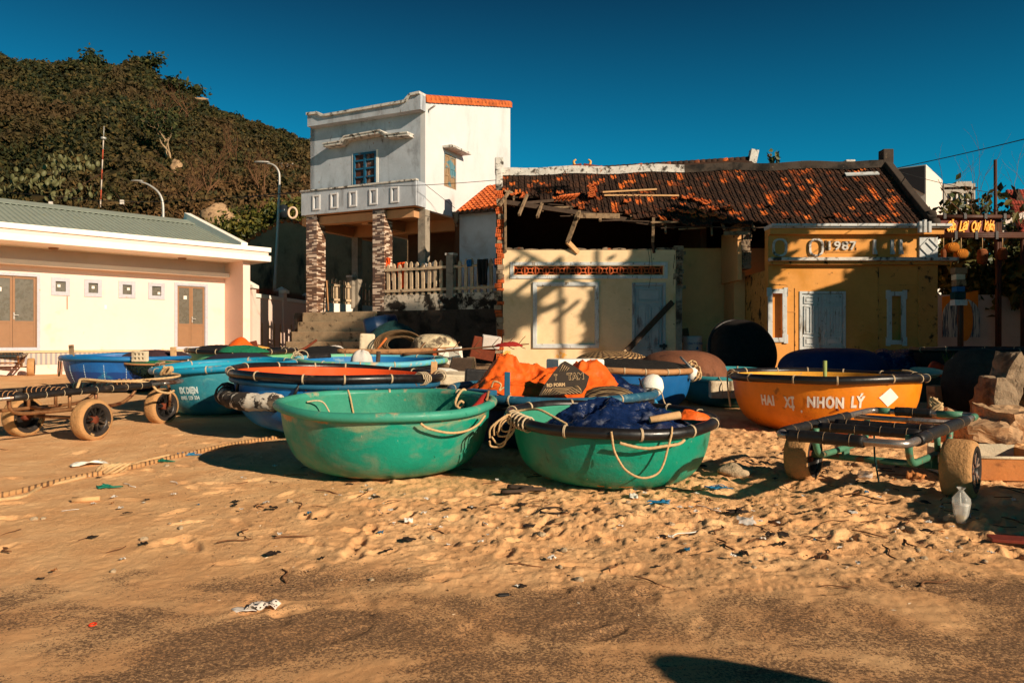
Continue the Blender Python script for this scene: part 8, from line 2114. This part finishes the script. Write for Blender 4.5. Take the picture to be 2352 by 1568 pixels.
lp = NT('leopard print'); co = lp.objco(); vo = lp.new('ShaderNodeTexVoronoi'); vo.inputs['Scale'].default_value = 62; lp.ln(co, vo.inputs['Vector'])
nz = lp.noise(co, 60, 3); lpf = lp.rng(lp.math('ADD', vo.outputs['Distance'], lp.math('MULTIPLY', nz, .35)), .46, .54)
M['leopard'] = lp.out(lp.mix(lpf, lin((34, 26, 24)), lin((226, 210, 196))), .9)
rag('folded leopard print cloth lying on the tarmac in the left foreground', 604, 1395, .15, .09, 'leopard', 3, 'leopard_cloth', 'cloth', .032)
rag('pale grey lining of the leopard print cloth', 562, 1400, .12, .06, 'grey_cloth', 5, 'cloth_lining', 'cloth', .008)
for o_ in (COL.objects[-1],): o_.rotation_euler = (0, 0, .2)
o = MB().box((0, 0, 0), (.058, .03, .012)).build('black_chip', M['rubber'], bevel=.003); place(o, gp(1157, 1368) + V(0, 0, .006), (0, 0, .15)); tag(o, 'small black plastic piece on the tarmac in the middle foreground', 'scrap')
c = gp(213, 1436); o = MB().tube([c + V(.014 * math.cos(s), .02 * math.sin(s), .006) for s in [i * .3927 for i in range(16)]], .0035, 6, closed=True).build('red_ring', M['red_plastic']); tag(o, 'small red plastic ring on the tarmac lower left', 'ring')
pl_ = MB().box((0, 0, 0), (.34, .13, .02)).build('brown_board', M['red_wood'], bevel=.003); place(pl_, gp(2320, 1250) + V(.06, 0, .03), (.03, .0, R(-18))); tag(pl_, 'red brown varnished board on the sand at the right edge', 'board')
o = MB().cyl(V(-.1, 0, 0), V(.1, 0, 0), .026, .022, 10).build('wood_piece', M['raw_wood']); place(o, gp(198, 1152) + V(0, 0, .02), (0, 0, .35)); tag(o, 'short orange brown stick of wood below the ropes', 'wood')
o = rock_mb((.17, .12, .075), 31, 10, .35, 1.6).build('stone', M['stone']); place(o, gp(1690, 1090) + V(0, 0, .03), (0, .1, .3)); tag(o, 'pale flat stone on the sand left of the right cart', 'stone')
o = rock_mb((.05, .04, .035), 32, 8).build('stone', M['stone']); place(o, gp(2183, 1196) + V(0, 0, .02)); tag(o, 'small pale stone beside the drink bag', 'stone')
rag('white torn plastic sheet on the sand above the rope knot', 205, 1068, .34, .14, 'foam', 8, 'plastic_sheet', 'plastic', .05)
rag('white folded carton scrap in front of the black rimmed boat', 1455, 1140, .16, .07, 'paper', 9, 'carton_scrap', 'paper', .02)
rag('white paper cup sleeve on the sand', 938, 1198, .07, .06, 'paper', 10, 'paper_scrap', 'paper', .03)
rag('crumpled clear bag with coloured marks on the sand', 1712, 1200, .2, .12, 'clear', 11, 'clear_bag', 'bag', .05)
rag('white scraps of flat card in front of the right cart', 1958, 1176, .08, .05, 'paper', 12, 'card_scrap', 'paper', .01)
rag('brown paper lump beside the right cart wheel', 2105, 1100, .16, .14, 'cardboard', 13, 'paper_lump', 'paper', .07)
for k, (x, y) in enumerate(((1195, 1126), (1225, 1130), (1180, 1135))):
    def cv(u, v, k=k): return V((u - .5) * .22, .05 * math.cos(v * 2.6 + .3 * k), .045 * math.sin(v * 2.6))
    o = MB().grid(cv, 6, 9).build('bark_curl', M['dark_wood'], solid=.006, normals=False); place(o, gp(x, y), (0, 0, -.3 + .25 * k)); tag(o, 'curled dark strip lying below the black rimmed boat', 'bark', 'curled dark strips')
for k, (x, y, mt, lb) in enumerate(((1515, 1157, 'blue_scrap', 'blue string tangle on the sand before the black rimmed boat'), (1650, 1125, 'blue_scrap', 'blue string tangle left of the pale flat stone'), (430, 1046, 'blue_scrap', 'blue string caught on the tarred rope'), (375, 1062, 'green_scrap', 'green twine caught on the tarred rope'), (240, 1122, 'green_scrap', 'green twine scrap on the sand below the rope'), (1690, 1180, 'dark_scrap', 'dark twisted cord on the sand'))):
    c = gp(x, y); rn = random.Random(k + 7); mb = MB()
    for j in range(7): mb.tube(spline([c + V(rn.gauss(0, .05), rn.gauss(0, .03), .012 + abs(rn.gauss(0, .012))) for i in range(5)], 4), .0045, 4)
    o = mb.build('string_tangle', M[mt], normals=False); tag(o, lb, 'string')
o = MB().tube(spline([gp(1225 + 0, 1170) + V(0, 0, .015)] + [gp(1270 + 30 * math.cos(s), 1176 + 7 * math.sin(s)) + V(0, 0, .015) for s in [i * .5 for i in range(12)]], 4), .006, 5).build('wire_hoop', M['dark_scrap']); tag(o, 'thin dark hoop of wire half buried in the sand', 'wire')
# many small bits nobody would tell apart: sticks, scraps, pebbles
def scatter(n, fn, seed):
    rn = random.Random(seed)
    for k in range(n):
        while True:
            x, y = rn.uniform(-10, 2360), rn.triangular(1000, 1360, 1150)
            if y < 1060 and 480 < x < 1640: continue
            if rn.random() > (.35 + .65 * (x / 2352)): continue
            break
        fn(k, gp(x, y), rn)
protos = {}
def bit(kind, k, p, rn, label, cat, group, mk, mt):
    if kind not in protos:
        protos[kind] = o = mk().build(kind, M[mt], normals=False)
    else:
        o = protos[kind].copy(); COL.objects.link(o)
    s = rn.uniform(.6, 1.5); o.scale = (s, s * rn.uniform(.7, 1.2), s); place(o, p + V(0, 0, .006), (rn.uniform(-.15, .15), rn.uniform(-.15, .15), rn.uniform(0, 6.28))); tag(o, label, cat, group)
def mkstick(l=.1, r_=.004): return MB().tube(spline([V(-l, 0, 0), V(-l * .3, .014, .002), V(l * .4, -.012, .004), V(l, .008, .001)], 4), r_, 5)
def mkscrap(seed, w_=.05):
    def fn(u, v): return V((u - .5) * w_ * (1 + .5 * noise.noise(V(v * 2, seed, 0))), (v - .5) * w_ * .7, .012 + .014 * noise.noise(V(u * 3, v * 3, seed)))
    return MB().grid(fn, 7, 6)
scatter(110, lambda k, p, rn: bit('twig', k, p, rn, 'small dry twig lying loose on the littered sand', 'twig', 'dry twigs on the sand', mkstick, 'stick'), 1)
scatter(54, lambda k, p, rn: bit('dark_scrap', k, p, rn, 'small dark scrap of rubbish on the littered sand', 'litter', 'dark scraps on the sand', lambda: mkscrap(2, .06), 'dark_scrap'), 2)
scatter(74, lambda k, p, rn: bit('white_scrap', k, p, rn, 'small white scrap of rubbish on the littered sand', 'litter', 'white scraps on the sand', lambda: mkscrap(3, .035), 'paper'), 3)
scatter(60, lambda k, p, rn: bit('pebble', k, p, rn, 'small pebble lying on the littered sand', 'pebble', 'pebbles on the sand', lambda: rock_mb((.02, .016, .012), 3, 6), 'stone'), 4)
scatter(10, lambda k, p, rn: bit('orange_scrap', k, p, rn, 'tiny orange scrap on the littered sand', 'litter', 'orange scraps on the sand', lambda: mkscrap(4, .03), 'cardboard'), 5)
scatter(8, lambda k, p, rn: bit('blue_scrap', k, p, rn, 'tiny blue plastic scrap on the littered sand', 'litter', 'blue scraps on the sand', lambda: mkscrap(5, .03), 'blue_scrap'), 6)
scatter(12, lambda k, p, rn: bit('straw', k, p, rn, 'thin pale straw lying on the littered sand', 'straw', 'pale straws on the sand', lambda: mkstick(.09, .003), 'paper'), 7)
def chips():
    rg = np.random.default_rng(3); n = 5200
    Y = 3.3 + 6.4 * rg.random(n); X = (rg.random(n) * 1.5 - .72) * Y * (.72) + .25
    keep = rg.random(n) < .35 + .65 * np.clip((X + 2) / 3, 0, 1); X, Y = X[keep], Y[keep]; Z = relief(X, Y) + .003
    kp2 = rg.random(len(X)) < np.clip((Y - 3.4) / 1.8, .05, 1); X, Y, Z = X[kp2], Y[kp2], Z[kp2]
    c = np.stack([X, Y, Z], 1); vv, ff = leaf_quads(c, .010, rg, aspect=2.4); zc_ = np.repeat(Z, 4); vv[:, 2] = zc_ + (vv[:, 2] - zc_) * .4
    o = np_mesh('sand_debris', vv, ff, m_leaf('debris chips', [(60, 42, 30), (104, 76, 52), (150, 110, 72), (226, 206, 176)], None, .9)); tag(o, 'fine chips and crumbs of debris strewn over the sand', None, None, 'stuff')
chips()
# ------------------------------------------------------------------ neighbours and added shade casters out of frame on the right, shading the yard
SN = Vector((0.69, 0.72, 0)); SE = Vector((SUN_E.x, SUN_E.y, 0))
def sd(s, d, z=0.0):
    p = SN.normalized() * s + SE * d; return V(p.x, p.y, z)
azs = math.atan2(SN.y, SN.x)
nh = thing('neighbour_house', 'plain rendered house standing right of the yard', 'house', sd(30, 3))
ma = Matrix.Translation(sd(28.6, 3)) @ Matrix.Rotation(azs, 4, 'Z')
MB().bb(-6.0, 8, -4.5, 2, -.2, 7.2).xf(ma).build('wall', M['pale_yellow'], nh, True)
nw = MB()
for x in (-3.5, -.5, 2.5):
    for z in (1.5, 5.5): nw.bb(x, x + 1.2, 2.0, 2.04, z, z + 1.5)
nw.xf(ma).build('shutters', M['blue_paint'], nh, True)
def shade_tree(label, s, d, h, cz, rad, n, seed):
    b_ = sd(s, d); t = thing('yard_tree', label, 'tree', b_); rg = np.random.default_rng(seed)
    MB().tube(spline([V(0, 0, -.2), V(.15, 0, cz * .5), V(0, 0, cz)], 6), .2, 8, radii=[.22 - .008 * i for i in range(13)]).build('trunk', M['dark_wood'], t)
    k = 16; cc = rg.normal(size=(k, 3)) * np.array(rad) * .42; cc[:, 2] += cz
    lim = MB()
    for q in cc: lim.tube([V(0, 0, cz * .7), V(q[0] * .5, q[1] * .5, (q[2] + cz * .7) / 2), V(*q)], .06, 5, radii=[.07, .05, .02])
    lim.build('limbs', M['dark_wood'], t)
    c = cc[rg.integers(0, k, n)] + rg.normal(size=(n, 3)) * np.array(rad) * .20; vv, ff = leaf_quads(c, .3, rg); np_mesh('crown', vv, ff, M['leaf_tree'], t)
shade_tree('round leafy tree standing right of the yard beside the shed', 21.0, .5, 9, 8.7, (1.0, 1.0, 2.7), 9500, 1)
shade_tree('taller leafy tree standing right of the yard by the house', 24.0, 6, 9, 7.0, (1.2, 1.2, 2.2), 3000, 2)
shade_tree('tall slim unseen tree added to shade the porch base', 16.0, 4.6, 13, 11.9, (1.3, 1.3, 1.25), 6500, 3)  # added unseen tree, its crown set to shade the porch base
shd = thing('shade_shed', 'unseen shed block with a sheet roof added to shade the yard', 'shed', sd(18, 4))  # added unseen block, its height set by the shade it throws
ms_ = Matrix.Translation(sd(18.4, 4.6)) @ Matrix.Rotation(azs, 4, 'Z')
MB().bb(-2.9, 3.1, -1.5, 1.5, -.2, 7.1).bb(-5.6, -2.904, -1.45, 1.45, -.2, 5.0).xf(ms_).build('wall', M['dark_cement'], shd, True); MB().bar((-3.1, 0, 7.15), (3.2, 0, 7.15), 3.2, .08).xf(ms_).build('roof', M['rust'], shd, True)
# added unseen pole frame, shaped to bar the ruin and lean to with shadow
pf = thing('shadow_frame', 'bare frame of boards and poles standing right of the yard', 'frame', sd(18.3, 2))
def sunward(x, y, Y, t): return P(x, y, Y) + V(SUN_E.x, SUN_E.y, SUN_TAN) * t
for (a, b_, w_) in (((1330, 610), (1140, 752), .34), ((1300, 690), (1180, 742), .2), ((1330, 690), (1270, 740), .13), ((1290, 592), (1160, 690), .16), ((1230, 590), (1165, 640), .13), ((1195, 590), (1158, 618), .12), ((1165, 560), (1345, 660), .12)):
    MB().bar(sunward(*a, RY, 16), sunward(*b_, RY, 16), w_, .06, up=tuple(V(SUN_E.x, SUN_E.y, SUN_TAN).cross(V(*sunward(*a, RY, 0)) - V(*sunward(*b_, RY, 0))).cross(V(*sunward(*a, RY, 0)) - V(*sunward(*b_, RY, 0))))).build('frame_board', M['old_wood'], pf, True)
for (a, b_) in (((1066, 553), (1150, 541)), ((1062, 567), (1148, 556)), ((1084, 545), (1062, 580)), ((1103, 543), (1080, 577)), ((1122, 541), (1100, 574)), ((1141, 539), (1120, 571))):
    MB().bar(sunward(*a, 28.0, 18), sunward(*b_, 28.0, 18), .09, .09).build('frame_pole', M['old_wood'], pf, True)
for s in (17.0, 18.6, 19.4): MB().bar(sd(s, 3.5, 0), sd(s, 3.5, 12), .1, .1, up=(1, 0, 0)).build('frame_post', M['old_wood'], pf, True)
# added unseen rounded form, there only for the shadow tip in the foreground
bp_ = V(.62, 3.16, 0) + SE * (1.62 / SUN_TAN)
def pj(p, a): return p
o = thing('shadow_form', 'unseen round tipped form added to cast a shadow into the foreground', 'board', bp_)
MB().lathe([(.001, 1.62), (.10, 1.60), (.18, 1.54), (.25, 1.44), (.32, 1.28), (.38, 1.05), (.42, .7), (.43, .2), (.4, -.05), (.001, -.05)], 28, sy=.8).build('hull', M['old_wood'], o)

# ------------------------------------------------------------------ light, sky, camera
W = bpy.data.worlds.new('World'); SC.world = W; W.use_nodes = True
nt = W.node_tree; bg = nt.nodes['Background']
sky = nt.nodes.new('ShaderNodeTexSky'); sky.sky_type = 'NISHITA'; sky.sun_disc = False
EL = math.atan(SUN_TAN); AZ = math.atan2(SUN_E.x, SUN_E.y)
sky.sun_elevation = EL; sky.sun_rotation = AZ
sky.air_density = 1.0; sky.dust_density = 0.3; sky.ozone_density = 3.0
mx = nt.nodes.new('ShaderNodeMix'); mx.data_type = 'RGBA'; mx.blend_type = 'MULTIPLY'; mx.inputs[0].default_value = 1.0
tc = nt.nodes.new('ShaderNodeTexCoord'); sx = nt.nodes.new('ShaderNodeSeparateXYZ'); nt.links.new(tc.outputs['Generated'], sx.inputs[0])
mr = nt.nodes.new('ShaderNodeMapRange'); mr.interpolation_type = 'SMOOTHSTEP'; nt.links.new(sx.outputs[2], mr.inputs[0]); mr.inputs[1].default_value = .02; mr.inputs[2].default_value = .56
cr = nt.nodes.new('ShaderNodeMix'); cr.data_type = 'RGBA'; nt.links.new(mr.outputs[0], cr.inputs[0]); cr.inputs[6].default_value = SKY_LOW; cr.inputs[7].default_value = SKY_HIGH
nt.links.new(cr.outputs[2], mx.inputs[7])
nt.links.new(sky.outputs[0], mx.inputs[6]); nt.links.new(mx.outputs[2], bg.inputs[0])
bg.inputs[1].default_value = SKY_STRENGTH
sl_ = bpy.data.lights.new('Sun', 'SUN'); sl_.energy = SUN_STRENGTH; sl_.angle = R(0.5); sl_.color = SUN_COLOR
so = bpy.data.objects.new('Sun', sl_); COL.objects.link(so)
d = V(SUN_E.x, SUN_E.y, SUN_TAN).normalized(); so.rotation_euler = d.to_track_quat('Z', 'Y').to_euler(); so.location = d * 60
cam = bpy.data.cameras.new('Camera'); cam.sensor_width = 36; cam.lens = F / 2352 * 36; cam.clip_start = .05; cam.clip_end = 3000
co_ = bpy.data.objects.new('Camera', cam); COL.objects.link(co_); co_.location = (0, 0, EYE); co_.rotation_euler = (R(90), 0, 0); SC.camera = co_
SC.view_settings.view_transform = 'Standard'; SC.view_settings.look = 'None'; SC.view_settings.exposure = EXPOSURE; SC.view_settings.gamma = 1.0
SC.render.resolution_x = 1024; SC.render.resolution_y = 682
SC.cycles.max_bounces = 8; SC.cycles.transparent_max_bounces = 12
